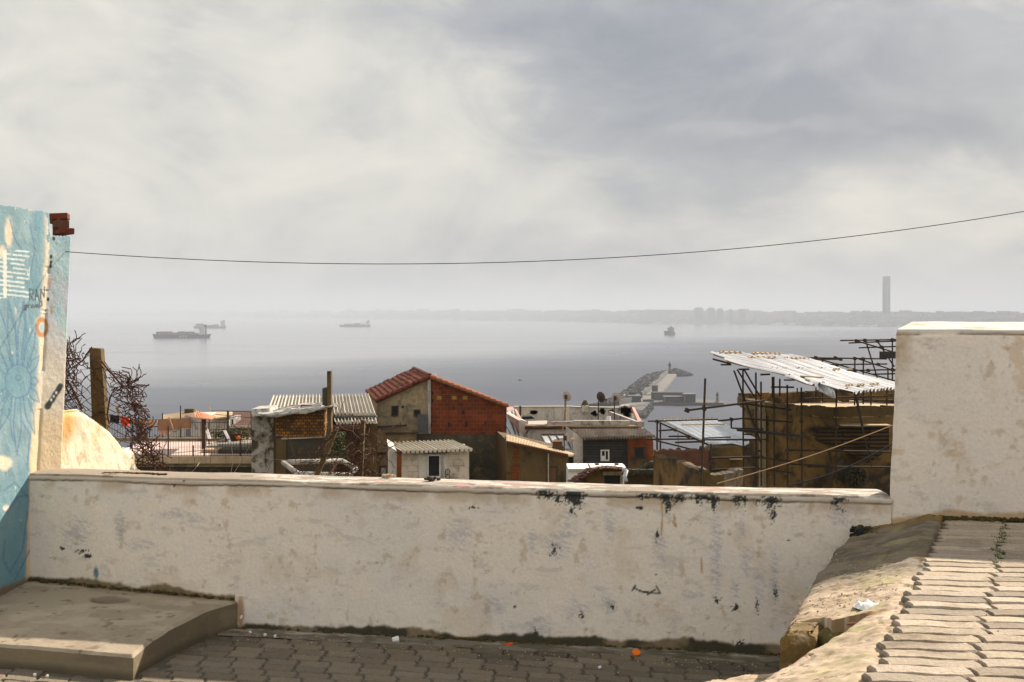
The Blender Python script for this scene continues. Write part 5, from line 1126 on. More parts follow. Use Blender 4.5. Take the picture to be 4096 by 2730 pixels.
# warm brown wash under the coping, blue-grey ghost marks, black mould
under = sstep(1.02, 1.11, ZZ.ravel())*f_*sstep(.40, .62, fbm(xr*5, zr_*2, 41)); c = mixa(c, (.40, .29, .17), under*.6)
lp = (ZZ > lipz).ravel()*f_; c = mixa(c, (.50, .42, .33), lp*.8)
c = mixa(c, (.07, .05, .035), np.clip(crk.ravel()*1.0, 0, 1)*sstep(.35, .55, fbm(xr*3, xr*0, 42))*.85)
tp = ~f_
ct = np.ones((len(pxr), 3))*np.array([.27, .225, .175]); smear = fbm(xr*5+DD.ravel()*6, DD.ravel()*22-xr*2, 43, 5, .6)
ct = mixa(ct, (.56, .52, .46), sstep(.50, .62, smear)*sstep(900, 1150, pxr)*.85); ct = mixa(ct, (.30, .33, .38), sstep(.56, .66, fbm(xr*2.5, DD.ravel()*8, 44))*sstep(1800, 2000, pxr)*(pxr < 2600)*.6)
ct = mixa(ct, (.52, .22, .2), sstep(.64, .72, fbm(xr*3, DD.ravel()*14, 45))*.5); ct = mixa(ct, (.09, .07, .05), sstep(.68, .75, fbm(xr*7, DD.ravel()*9, 46))*.6)
c = np.where(tp[:, None], ct, c)
ghost = [(2865, 2230, 22, 170, 1.0), (2968, 2110, 22, 60, .9), (3097, 2330, 20, 120, 1.0), (2985, 2240, 25, 50, .8), (2640, 2180, 30, 60, .8), (2440, 2100, 22, 60, .8), (2270, 2090, 35, 60, .9), (2130, 2170, 18, 50, .85), (2260, 2140, 70, 16, .8), (2230, 2190, 50, 50, .8),
         (2150, 2520, 50, 45, .85), (2300, 2440, 60, 40, .7), (2440, 2420, 30, 40, .9), (2940, 2360, 20, 40, .9), (3040, 2350, 25, 70, .7), (3370, 2060, 60, 60, .7), (300, 2130, 60, 60, .9), (480, 2110, 24, 60, .9), (560, 2180, 60, 25, .8), (700, 2060, 60, 16, .8), (760, 2080, 50, 25, .7), (1830, 2140, 60, 60, .7), (640, 1985, 40, 10, .9), (2820, 2080, 60, 20, .7), (2770, 2380, 60, 18, .7), (1980, 2420, 40, 40, .7)]
for cx, cy, rx, ry, s_ in ghost:
    g = gs_(pxr, pyr, cx, cy, rx, ry); qx, qy = pxr*.9+pyr*.4, pyr*.9-pxr*.4; n = np.clip((fbm(qx/22+cx, qy/5.5, int(cx) % 83, 5, .7)-.5)*2.6+.5, 0, 1); c = mixa(c, (.30, .31, .37), f_*sstep(.45, .95, n*.7+.45*g)*sstep(.03, .4, g)*.60*s_)
blk = [(2181, 1972, 42, 24, 1.15), (2294, 1978, 44, 40, 1.35), (2235, 1990, 18, 30, .9), (2300, 2030, 30, 40, .7), (2612, 1970, 26, 20, 1.3), (2669, 1990, 26, 30, 1.25), (2672, 2030, 12, 40, .9), (2720, 1985, 30, 26, .9), (2805, 1985, 40, 30, 1.05), (2856, 1995, 22, 40, 1.15),
       (2951, 1985, 22, 34, 1.2), (2980, 1998, 14, 36, 1.0), (3085, 1995, 34, 40, 1.15), (3091, 2050, 16, 40, .85), (3035, 2005, 30, 20, .8), (3358, 1990, 34, 22, 1.05), (3340, 2020, 20, 24, .8), (3370, 2040, 20, 24, .7), (2560, 1985, 40, 16, .8), (2460, 1965, 60, 8, .8),
       (2215, 2205, 22, 28, .95), (2870, 2400, 20, 14, .9), (2942, 2432, 18, 20, 1.1), (3105, 2375, 12, 30, .85), (3030, 2430, 10, 30, .9), (2960, 2590, 26, 28, 1.1), (2145, 2530, 14, 24, .9), (2450, 2425, 10, 14, 1.0), (2325, 2460, 12, 16, .8), (250, 2195, 14, 8, 1.1), (330, 2205, 30, 12, 1.0), (355, 2225, 20, 10, 1.1), (700, 1945, 14, 10, .8), (1888, 2030, 22, 6, 1.1), (2630, 2145, 8, 30, .8), (3480, 2230, 8, 8, .9)]
c = np.where(f_[:, None], stain(c, pxr, pyr, blk, (.042, .043, .038), .17), c)
# black pointed mark and holes
mk = [((2535, 2352), (2560, 2365), (2600, 2372), (2640, 2374)), ((2560, 2365), (2590, 2370)), ((2625, 2345), (2640, 2372)), ((2590, 2378), (2620, 2360)), ((2530, 2362), (2540, 2345))]
for s_ in mk: c = mixa(c, (.05, .06, .055), f_*sstep(5.5, 2.5, segd(pxr, pyr, s_)+3*(fbm(pxr/5, pyr/5, 9)-.5))*.9)
for cx, cy, rx, ry in ((2563, 2033, 11, 9), (2549, 2032, 8, 6), (2059, 2428, 6, 7), (3154, 2162, 7, 4), (2624, 2300, 4, 3), (735, 1925, 5, 4)):
    c = mixa(c, (.02, .018, .015), f_*np.clip(gs_(pxr, pyr, cx, cy, rx, ry)*2.2-.5, 0, 1))
c = mixa(c, (.62, .56, .50), f_*np.clip(gs_(pxr, pyr, 3070, 1982, 13, 9)*2.4-.6, 0, 1))
for pts in (((2645, 2000), (2650, 2060), (2645, 2140)), ((2695, 2060), (2705, 2108)), ((2690, 2085), (2700, 2105)), ((2805, 2235), (2808, 2290))): c = mixa(c, (.40, .24, .09), f_*sstep(5, 2, segd(pxr, pyr, pts))*.8)
c = mixa(c, (.05, .16, .18), f_*sstep(.35, .6, fbm(pxr/6, pyr/6, 77)+.2*gs_(pxr, pyr, 384, 2293, 9, 22))*np.clip(2*gs_(pxr, pyr, 384, 2293, 9, 20), 0, 1)*.9)
# mossy base line (base follows the ground)
zbase = np.where(xr < -2.2, .22+.09*(-2.2-xr)/1.8, 0.0)
nb = fbm(xr*6, zr_*6, 51, 5); hgt = -.02+.13*fbm(xr*2.2, xr*0, 52, 6, .7)+.02*sstep(1900, 2300, pxr)
mm = sstep(hgt+.02, hgt-.01, (ZZ.ravel()-zbase)+(nb-.5)*.05)*f_
c = mixa(c, (.15, .10, .04), mm*.9); c = mixa(c, (.035, .035, .022), mm*sstep(.42, .55, fbm(xr*3, zr_*3, 53)+.12*sstep(1900, 2300, pxr)*(pxr < 2900))*.9)
c = mixa(c, (.33, .17, .06), f_*np.clip(2*gs_(pxr, pyr, 962, 2450, 12, 60), 0, 1)*(pyr > 2385)*.8)
gridmesh('parapet_wall', 'attr_plaster', XX, YY, Zt, c, org=(0, 10.8, 0), label='long low whitewashed parapet wall with black mould drips and flat coping', category='wall')
# tall wall at right
xs_ = np.arange(0, 3.6, .0095)
zf_ = np.concatenate([np.arange(-.1, 2.37, .0095)]); nf = len(zf_)
prof = [(0, z) for z in zf_]+[(.004, 2.378), (.014, 2.385)]+[(d, 2.388+.05*(d/.5)) for d in np.arange(.03, .5, .015)]+[(.51, 2.42), (.52, 1.5), (.52, -1.5)]
pd = np.array([p[0] for p in prof]); pz = np.array([p[1] for p in prof])
SS, DD = np.meshgrid(xs_, pd); _, ZZ = np.meshgrid(xs_, pz); isf = np.zeros_like(ZZ, bool); isf[:nf] = True
X0 = 2.72+.045*(ZZ-1.1)/1.3+DD*.5
endr = (fbm(ZZ*3, ZZ*0, 61, 4)-.5)*.02
XX = X0+endr*(SS < .02)+SS
bum = (fbm(XX*1.4, ZZ*1.4+DD*3, 31, 3)-.5)*.022+(fbm(XX*9, ZZ*9+DD*9, 32, 5)-.5)*.006
crk = np.exp(-((ZZ-2.352-.012*(fbm(XX*3, XX*0, 64)-.5))/.007)**2)*isf
YY = YF(XX-DD*.5)+DD+bum*isf+crk*.008+.012*(SS < .012)*isf
Zt = ZZ+np.where(isf, 0, bum*.8)+.02*(fbm(XX*1.2, XX*0, 65, 3)-.5)*(ZZ > 2.2)
px, py = projv(XX, YY, Zt); pxr, pyr, xr, zr_ = px.ravel(), py.ravel(), XX.ravel(), (ZZ+DD).ravel(); f_ = isf.ravel()
c = wall_colors(pxr, pyr, xr, zr_, True)
c = mixa(c, (.13, .09, .05), np.clip(crk.ravel()*1.1, 0, 1)*sstep(.3, .5, fbm(xr*4, xr*0, 66)))
ct = np.ones((len(pxr), 3))*np.array([.50, .47, .42]); ct = mixa(ct, (.40, .48, .55), sstep(.58, .68, fbm(xr*4, DD.ravel()*8, 67))*.7); ct = mixa(ct, (.40, .27, .16), sstep(.62, .7, fbm(xr*6, DD.ravel()*12, 68))*.7)
c = np.where((~f_)[:, None], ct, c)
c = mixa(c, (.40, .28, .16), f_*sstep(.10, .0, SS.ravel()-.02-.05*fbm(zr_*5, xr*0, 69))*sstep(1.9, 2.3, ZZ.ravel())*.6)
hg = np.interp(xr, [2.7, 3.1, 9], [.96, 1.04, 1.04])+.02+.05*fbm(xr*3, xr*0, 70)
mm = sstep(hg+.03, hg, ZZ.ravel()+(fbm(xr*7, zr_*7, 71)-.5)*.06)*f_; c = mixa(c, (.42, .27, .12), mm*.8)
mm = sstep(hg-.02, hg-.05, ZZ.ravel()+(fbm(xr*9, zr_*9, 72)-.5)*.05)*f_; c = mixa(c, (.12, .07, .02), mm*.9)
c = mixa(c, (.46, .30, .15), f_*sstep(.69, .76, fbm(xr*5, zr_*6, 73))*.4)
gridmesh('tall_wall', 'attr_plaster', XX, YY, Zt, c, org=(4.5, 9.8, 0), label='taller cream plaster wall block with white top at the right end', category='wall')
# closing end of the tall wall
MB().foot([(2.74, 10.235), (2.99, 10.74), (6.2, 10.0), (6.2, 9.60), (4.5, 9.9)], -1.5, 2.36).build('tall_wall_core', 'white_wall', D.objects['tall_wall'], org=(4.5, 9.8, 0)) if False else None

# ---------- painted blue wall at left
bwl = thing('blue_wall', 'crumbling tall wall end with faded blue painted mural and cream peeling plaster', 'wall', (-3.97, 11.7, 0))
zz = np.arange(-.1, 3.40, .007); s1_ = np.arange(-1.3, 0, .0075); s2_ = np.arange(0, 1.0001, .034); s3_ = np.array([1.03, 1.2, 1.6, 2.2])
sall = np.concatenate([s1_, s2_, s3_]); S_, Z_g = np.meshgrid(sall, zz)
fz_ = np.clip((Z_g-1.18)/2.1, -.6, 1)
rx_ = -3.94+.044*fz_; ry_ = 11.81+.21*fz_; ex = -3.81+.03*fz_; ey = 12.03+.19*fz_
XX = np.where(S_ < 0, rx_+.225*S_, np.where(S_ <= 1, rx_+(ex-rx_)*S_, ex-(S_-1)*.40)); YY = np.where(S_ < 0, ry_+S_, np.where(S_ <= 1, ry_+(ey-ry_)*S_, ey+(S_-1)*.25))
ztop = 3.37+.03*(fbm(S_*6, S_*0, 81, 4)-.5)-np.where(S_ > -.02, .19, 0)-.012*np.clip(S_+1.3, 0, 1.3)
zt_ = np.where(Z_g > ztop, ztop, Z_g)
dn = (fbm(YY*2, zt_*2, 82, 3)-.5)*.018+(fbm(YY*16, zt_*16, 83, 4)-.5)*.006-.008*np.exp(-(S_/.06)**2)*(fbm(zt_*5, zt_*0, 84)>.45)
XX = XX+dn*.95; YY = YY-dn*.25
px, py = projv(XX, YY, zt_); pxr, pyr = px.ravel(), py.ravel(); sr = S_.ravel(); yr = YY.ravel(); zr_ = zt_.ravel()
c = np.ones((len(pxr), 3))*np.array([.165, .262, .295]); c = mixa(c, (.24, .335, .36), sstep(.42, .62, fbm(yr*5, zr_*4, 85))*.7); c = mixa(c, (.11, .235, .29), sstep(.52, .68, fbm(yr*3, zr_*2, 86))*.6)
c = mixa(c, (.12, .26, .30), sstep(1880, 1990, pyr)*.5)
ch_ = sstep(-.03, .03, sr+.10*(fbm(zr_*4, zr_*0, 87)-.5))
cc = np.ones((len(pxr), 3))*np.array([.40, .43, .46]); cc = mixa(cc, (.24, .27, .36), sstep(1120, 960, pyr)*sstep(.1, .5, sr)); cc = mixa(cc, (.30, .46, .47), sstep(.5, .62, fbm(yr*6, zr_*3, 88))*.7)
cc = mixa(cc, (.60, .52, .40), sstep(1250, 1500, pyr+100*(fbm(yr*8, zr_*5, 89)-.5))*.85); c = c*(1-ch_[:, None])+cc*ch_[:, None]
rid = np.exp(-((sr+.03)/.055)**2)*(fbm(yr*9, zr_*4, 90)+.35 > .68); c = mixa(c, (.60, .50, .37), rid*.9)
lowc = sstep(1600, 1720, pyr+60*(fbm(yr*7, zr_*4, 91)-.5))*sstep(-.14, -.08, sr+.1*(fbm(zr_*4, zr_*0, 92)-.5)); c = mixa(c, (.60, .47, .30), lowc)
for cx, cy, rx, ry in ((165, 1310, 26, 42), (170, 1365, 14, 60), (35, 930, 18, 60), (10, 1010, 14, 30)): c = mixa(c, (.62, .50, .36), np.clip(2.2*gs_(pxr, pyr, cx, cy, rx, ry)-.5+.6*(fbm(yr*20, zr_*14, 93)-.5), 0, 1)*.9)
rg = np.abs(np.hypot((pxr-168)/20, (pyr-1310)/30)-1); c = mixa(c, (.35, .14, .03), sstep(.5, .2, rg)*.85); c = mixa(c, (.26, .38, .44), np.clip(2*gs_(pxr, pyr, 168, 1312, 12, 20)-.5, 0, 1))
for cx, cy in ((215, 955), (204, 1028), (204, 1050), (202, 1065), (192, 1198)): c = mixa(c, (.05, .025, .012), np.clip(2.4*gs_(pxr, pyr, cx, cy, 6, 9)-.5, 0, 1))
for cx, cy in ((205, 1240), (200, 1130), (270, 1645)): c = mixa(c, (.40, .18, .05), np.clip(1.6*gs_(pxr, pyr, cx, cy, 8, 26)-.4, 0, 1)*.6)
pk = fbm(yr*16, zr_*11, 94, 4); c = mixa(c, (.50, .50, .45), sstep(.77, .83, pk)*.8)
c = mixa(c, (.66, .56, .42), np.clip(3.2*gs_(pxr, pyr, 10, 1852, 52, 38)-1.3+.9*(fbm(yr*14, zr_*14, 95)-.5), 0, 1)); c = mixa(c, (.6, .57, .48), np.clip(2.4*gs_(pxr, pyr, 25, 2033, 16, 14)-.6, 0, 1))
# black smudge low on the ridge
c = mixa(c, (.03, .04, .04), sstep(16, 8, segd(pxr, pyr, ((190, 1628), (215, 1590), (243, 1545)))+8*(fbm(yr*30, zr_*20, 96)-.5))); 
for i in range(3): c = mixa(c, (.6, .56, .5), np.clip(2.5*gs_(pxr, pyr, 205+i*10, 1600-i*14, 5, 7)-.8, 0, 1))
# mural line drawing
LN = []
th_ = np.linspace(0, 6.283, 28); LN.append([(73+52*math.cos(t), 1526+66*math.sin(t)) for t in th_]); LN.append([(73+12*math.cos(t), 1512+10*math.sin(t)) for t in th_])
for k_, (a, ln_) in enumerate([(-150, 90), (-128, 190), (-104, 260), (-82, 270), (-60, 200), (-35, 110), (150, 120), (125, 170), (92, 230), (60, 180), (30, 100), (0, 60)]):
    ca, sa = math.cos(math.radians(a)), math.sin(math.radians(a)); x0, y0 = 73+52*ca, 1526+66*sa; x1, y1 = 73+(52+ln_*.45)*ca, 1526+(66+ln_)*sa; nx, ny = -sa*14, ca*14
    LN.append([(x0+nx*.6, y0+ny*.6), ((x0+x1)/2+nx*1.2, (y0+y1)/2+ny*1.2), (x1, y1), ((x0+x1)/2-nx*1.2, (y0+y1)/2-ny*1.2), (x0-nx*.6, y0-ny*.6)])
LN += [[(0, 1240), (20, 1300), (40, 1400), (50, 1460)], [(30, 1200), (60, 1290), (70, 1400)], [(90, 1210), (100, 1300), (85, 1440)], [(40, 880), (60, 960), (95, 1010)], [(120, 900), (140, 1000), (120, 1100)], [(20, 1960), (60, 1930), (110, 1990)], [(20, 2160), (12, 2240), (40, 2290), (90, 2200), (110, 2050)], [(60, 2320), (90, 2260), (120, 2200)], [(30, 2050), (70, 1990), (110, 1980)], [(0, 1640), (40, 1680), (50, 1760)], [(90, 1690), (120, 1740), (110, 1860)]]
for s_ in LN: c = mixa(c, (.085, .17, .26), sstep(5.0, 2.0, segd(pxr, pyr, s_))*.62*(pxr < 160))
# pale striped stair pattern
inb = (pxr < 118-20*((pyr-1000)//40 % 2))*(pyr > 1002)*(pyr < 1195); ph_ = (pyr-.12*pxr) % 18
c = mixa(c, (.55, .60, .58), inb*sstep(0, 3, ph_)*sstep(10, 7, ph_)*.85*(fbm(yr*20, zr_*20, 97) > .33)); c = mixa(c, (.6, .58, .5), inb*(np.abs(pxr-20) < 7)*.8)
# scrawled writing
GR = [[(118, 1200), (118, 1158), (132, 1160), (132, 1176), (119, 1178), (134, 1202)], [(140, 1202), (146, 1160), (156, 1202)], [(142, 1186), (153, 1186)], [(162, 1198), (164, 1158), (176, 1190), (178, 1148)],
      [(104, 1220), (96, 1226), (102, 1234), (108, 1222), (104, 1240), (94, 1238)], [(112, 1232), (114, 1220), (120, 1222)], [(130, 1222), (124, 1230), (132, 1232), (132, 1220)], [(138, 1232), (140, 1220), (146, 1230), (148, 1218)], [(152, 1220), (152, 1232)], [(158, 1210), (158, 1230), (168, 1222), (166, 1206), (158, 1206)]]
for s_ in GR: c = mixa(c, (.05, .055, .06), sstep(3.4, 1.6, segd(pxr, pyr, s_))*.85)
mm = sstep(.36, .31, zr_+.04*(fbm(yr*8, zr_*8, 98)-.5)); c = mixa(c, (.16, .10, .05), mm*.9)
gridmesh('painted_face', 'attr_plaster', XX, YY, zt_, c, bwl)
MB().foot([(-4.38, 10.4), (-4.25, 10.4), (-4.0, 11.6), (-3.98, 11.95), (-3.93, 12.2), (-4.3, 12.6), (-4.9, 12.6), (-4.9, 10.4)], -1, 3.10).build('wall_core', 'white_wall', bwl)
b = MB(); xx0 = -4.25
for i in range(22): yq_ = 10.55+i*.066; b.rock((-4.12+.225*(yq_-11.7)-.06, yq_, 3.31+R.uniform(-.01, .012)), .28, .10, .12)
b.build('broken_top', 'white_wall', bwl)
for i, (x, y, w_, h_) in enumerate([(238, 868, 75, 18), (243, 900, 60, 22), (255, 926, 62, 18), (230, 886, 50, 14)]):
    cc_ = P(x, y, 12.32); MB().obox(cc_, w_/F*12.3*.95, .20, h_/F*12.3*1.35, rz=.2+.2*i, ry=.05*(i-1)).build('exposed_brick', 'tile' if i % 2 == 0 else 'brown_wood', bwl, bevel=.006)
MB().obox(P(238, 905, 12.42), .10, .16, .21, rz=.2).build('brick_core', 'brown_wood', bwl, bevel=.01)
# remnant of plaster wall
ts = np.arange(0, 1.43, .0085); zz = np.arange(0, 1, .006)
T_, V_ = np.meshgrid(ts, zz)
XX = -3.83+.25*T_; YY = 12.05+.97*T_; pxc = CX+F*XX/YY
tps = np.interp(pxc[0], [230, 252, 290, 329, 382, 444, 490, 505, 535, 541, 552, 585], [1645, 1640, 1636, 1633, 1667, 1713, 1771, 1786, 1792, 1843, 1862, 1884])+3*(fbm(ts*20, ts*0, 101)-.5)*2
ztp = CH-(tps-HZ)/F*YY[0]; ZG = -.6+(ztp[None, :]+.6)*V_
dn = (fbm(YY*4, ZG*4, 102, 4)-.5)*.03+(fbm(YY*16, ZG*16, 103, 3)-.5)*.01-.05*sstep(.97, 1.0, V_); XX = XX+dn
pxr, pyr = [a.ravel() for a in projv(XX, YY, ZG)]; yr, zr_ = YY.ravel(), ZG.ravel()
c = np.ones((len(pxr), 3))*np.array([.70, .60, .44]); c = mixa(c, (.62, .45, .24), sstep(.5, .66, fbm(yr*4, zr_*2, 104))*.6); c = mixa(c, (.52, .28, .08), sstep(.35, .6, fbm(yr*8, zr_*3, 105)+.3*gs_(pxr, pyr, 275, 1680, 30, 60))*gs_(pxr, pyr, 270, 1700, 40, 110)); c = mixa(c, (.42, .30, .17), sstep(.66, .74, fbm(yr*12, zr_*12, 106))*.6)
gridmesh('plaster_remnant', 'attr_plaster', XX, YY, ZG, c, org=(-3.7, 12.5, 1), label='sunlit cream plaster wall stump with curved broken top behind the parapet', category='wall')
rem = D.objects['plaster_remnant']
o = MB(); pts = [Vector((-3.86+.25*t, 12.05+.97*t, 0)) for t in ts[::6]]; zt2 = ztp[::6]; oo = 0
for i, (p, z) in enumerate(zip(pts, zt2)):
    for q_, h in ((Vector((.0, 0, 0)), z-.02), (Vector((-.24, .06, 0)), z-.03), (Vector((-.24, .06, 0)), -1)): v = p+q_; o.v.append(Vector((v.x, v.y, h)))
for i in range(len(pts)-1):
    for j in range(2): o.f.append((i*3+j, (i+1)*3+j, (i+1)*3+j+1, i*3+j+1))
rem['o_'] = [-3.7, 12.5, 1]
o.build('rear_face', 'white_wall', rem)
# ---------- concrete step at left
def slabz(X, Y):
    yf = 9.77-.317*(X+2.6); v = np.clip((Y-yf)/(YF(X)-yf), 0, 1); return .152+v*(.07+.09*np.clip((-2.2-X)/1.8, 0, 1.3))
U_, V_ = np.meshgrid(np.linspace(0, 1, 260), np.linspace(0, 1, 150))
XR = lambda v: np.interp(v, [0, .18, .43, .80, 1], [-2.60, -2.585, -2.52, -2.36, -2.17]); XX = -5.0+(XR(V_)+5.0)*U_
yf = 9.77-.317*(XX+2.6); YY = yf+(YF(XX)+.02-yf)*V_; ZG = slabz(XX, YY)+(fbm(XX*3, YY*3, 111)-.5)*.014+(fbm(XX*14, YY*14, 112)-.5)*.005
hd = np.hypot((XX+3.17)/.17, (YY-11.22)/.13); ZG = ZG-.030*sstep(1.0, .75, hd)
edge = np.minimum(np.minimum(V_*1.5, (1-U_)*2.6), 1); ZG = ZG-.018*sstep(.022, 0, edge)
xr, yr = XX.ravel(), YY.ravel(); c = np.ones((len(xr), 3))*np.array([.31, .255, .185]); c = mixa(c, (.25, .20, .145), sstep(.45, .6, fbm(xr*4, yr*4, 113))*.7); c = mixa(c, (.40, .335, .25), sstep(.55, .68, fbm(xr*3+4, yr*5, 114, 6))*.6)
c = mixa(c, (.10, .075, .045), sstep(.66, .75, fbm(xr*12, yr*12, 115))*.6); c = mixa(c, (.13, .10, .07), sstep(1.0, .85, hd.ravel())*.7); c = mixa(c, (.20, .13, .07), sstep(.93, .99, V_.ravel()+.05*(fbm(xr*9, yr*9, 116)-.5))*.8)
stp = thing('concrete_step', 'worn concrete platform step with curved side at the foot of the blue wall', 'step', (-3.5, 10.5, 0))
gridmesh('step_top', 'attr_plaster', XX, YY, ZG, c, stp)
def skirt(nm, xs0, ys0, zs0):
    n = len(xs0); zz = np.linspace(0, 1, 14); X2 = np.repeat(xs0[None], 14, 0); Y2 = np.repeat(ys0[None], 14, 0); Z2 = -.03+(zs0[None]+.03)*zz[:, None]
    X2 = X2+(fbm(X2*6+Y2*6, Z2*8, 117)-.5)*.012*(zz[:, None] < .97); cc = np.ones((n*14, 3))*np.array([.20, .155, .095]); nn_ = fbm((X2+Y2).ravel()*3, Z2.ravel()*9, 118); cc = mixa(cc, (.15, .12, .08), sstep(.45, .62, nn_)*.8); cc = mixa(cc, (.07, .06, .035), sstep(.06, .0, Z2.ravel())*.7)
    gridmesh(nm, 'attr_plaster', X2, Y2, Z2, cc, stp)
skirt('front_riser', XX[0], YY[0], ZG[0]); skirt('side_riser', XX[:, -1], YY[:, -1], ZG[:, -1])
# ---------- ground, paving
mat('ground_dirt', (.13,.11,.08), (.08,.07,.05), (.19,.16,.12), sc=4, bump=.5, bsc=40)
MB().add([(-40, -40, -.016), (40, -40, -.016), (40, 11.9, -.016), (-40, 11.9, -.016)], [(0,1,2,3)]).build('ground', 'ground_dirt', kind='structure')
def paver(b, cl, c, w, d, z, slope, amp, endamp, col, tilt):
    """wavy interlocking paver; c = centre"""
    out = []; nl = 8
    fw = lambda x: amp*(math.sin((x/w+.5)*2*math.pi)+.35*math.sin((x/w+.5)*6*math.pi))
    for i in range(nl+1): x = -w/2+w*i/nl; out.append((x, -d/2+fw(x)))
    out.append((w/2+endamp, 0))
    for i in range(nl, -1, -1): x = -w/2+w*i/nl; out.append((x, d/2+fw(x)))
    out.append((-w/2+endamp, 0)); n = len(out); o = len(b.v); tx, ty, dz = tilt
    def pt(x, y, k, zz): x, y = x*k[0], y*k[1]; return Vector((c[0]+x, c[1]+y+slope*x, z+zz+tx*x+ty*y+dz))
    g = .004; bz = -.016
    for k, zz in (((1-2*g/w, 1-2*g/d), -.05), ((1-2*g/w, 1-2*g/d), -.013), ((1-.030/w, 1-.030/d), 0)): b.v += [pt(x, y, k, zz) for x, y in out]
    for r in range(2): b.f += [(o+r*n+i, o+r*n+(i+1) % n, o+(r+1)*n+(i+1) % n, o+(r+1)*n+i) for i in range(n)]
    b.f.append(tuple(o+2*n+i for i in range(n))); cl += [tuple(v*.45 for v in col)]*n+[tuple(v*.72 for v in col)]*n+[col]*n
b = MB(); cl = []; rr = random.Random(5); dr = .158; wd = .235
for j in range(34):
    Yc = 6.9+j*dr; x0 = -7+(.52*(11.2-Yc)*-1)+(j % 2)*wd*.5
    i = 0; rj = rr.uniform(-.03, .03)
    while True:
        X = x0+i*wd+rj+rr.uniform(-.004, .004); i += 1
        if X > 4: break
        if X < -5.5: continue
        Y = Yc-.22*X*.9+.0
        if Y > YF(X)-.20 or Y < 6.5: continue
        if X < -2.15 and Y > 9.7-.317*(X+2.6) and X < np.interp(Y, [9.77, 11.3], [-2.62, -2.2]): continue
        if X > 1.55+.355*(Y-7.24)+.3: continue
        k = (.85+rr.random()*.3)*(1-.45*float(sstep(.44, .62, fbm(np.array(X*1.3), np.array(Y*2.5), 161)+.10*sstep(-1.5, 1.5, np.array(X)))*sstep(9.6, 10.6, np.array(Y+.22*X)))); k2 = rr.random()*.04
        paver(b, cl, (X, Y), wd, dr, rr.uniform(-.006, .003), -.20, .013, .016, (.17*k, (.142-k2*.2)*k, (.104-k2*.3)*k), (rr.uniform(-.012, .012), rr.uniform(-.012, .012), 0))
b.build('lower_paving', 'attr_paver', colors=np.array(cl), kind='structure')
# concrete strip along wall foot
U_, V_ = np.meshgrid(np.arange(-2.3, 2.9, .02), np.linspace(0, 1, 16)); XX = U_; YY = YF(U_)+.01-.23*V_*(1+.35*(fbm(U_*2.5, U_*0, 121)-.5)); ZG = .012*(1-V_)+(fbm(U_*5, V_*3, 122)-.5)*.012+.004*V_-.012*(V_ > .97)
xr, vr = XX.ravel(), V_.ravel(); c = np.ones((len(xr), 3))*np.array([.16, .135, .10]); c = mixa(c, (.36, .32, .27), sstep(.54, .66, fbm(xr*6, vr*3, 123, 5))*(vr < .6)*.7); c = mixa(c, (.08, .065, .04), sstep(.48, .6, fbm(xr*11, vr*5, 125, 5))*.7); c = mixa(c, (.07, .06, .035), sstep(.5, .62, fbm(xr*4, vr*3, 124))*sstep(-.6, .3, xr)*.85)
gridmesh('kerb_strip', 'attr_plaster', XX, YY, ZG, c, kind='structure')
# upper terrace
TZ = 1.04
xl = lambda Y: 1.36+.355*(Y-7.24)
xp = lambda Y: 2.94+.362*(Y-10.05)     # left edge of the pavers
U_, V_ = np.meshgrid(np.arange(.75, 3.35, .0115), np.arange(5.0, 10.42, .0125)); XX = U_; YY = V_
e1 = XX-xl(YY)+.05*(fbm(YY*2.2, YY*0, 131, 4)-.5)*1.4; high = .885+.05*sstep(7.2, 9.8, YY)+.130*np.clip((XX-xl(YY))/(xp(YY)-xl(YY)), 0, 1)**1.2
ZG = np.where(e1 > 0, high-.03*np.exp(-np.clip(e1, 0, 9)/.03), -.35)
# broken corner near the camera
lowz = .69+(high-.69)*sstep(0.0, .24, XX-1.60+.72*(7.2-YY)+.10*(fbm(XX*5, YY*5, 132)-.5)); e2 = XX-(.93+.0*YY)+.22*(fbm(YY*3, XX*1, 133)-.5)-.25*sstep(6.95, 7.2, YY)
ZG = np.where(YY < 7.20+.02*(fbm(XX*8, XX*0, 134)-.5), np.where(e2 > 0, np.minimum(lowz, high), -.35), ZG)
ZG = np.where((XX < 1.62)*(YY > 7.14)*(YY < 7.42), np.minimum(ZG, .62), ZG)
ZG = ZG+((fbm(XX*2.5, YY*2.5, 135, 4)-.5)*.035+(fbm(XX*10, YY*10, 136, 4)-.5)*.020+(fbm(XX*28, YY*28, 153, 3)-.5)*.012-.02*sstep(.012, .0, np.abs(fbm(XX*2.6, YY*2.0, 154, 5)-.5)))*(ZG > .4)
hole = gs_(XX, YY, 1.92, 7.0, .05, .05); ZG = ZG-.03*hole
ZG = np.where(XX > xp(YY)+.10, np.minimum(ZG, TZ-.07), ZG)
pxr, pyr = [a.ravel() for a in projv(XX, YY, ZG)]; xr, yr = XX.ravel(), YY.ravel()
c = np.ones((len(xr), 3))*np.array([.40, .31, .22]); c = mixa(c, (.33, .25, .16), sstep(.45, .62, fbm(xr*4, yr*4, 137))*.8); c = mixa(c, (.50, .40, .29), sstep(.56, .68, fbm(xr*3, yr*9, 138, 5))*.7)
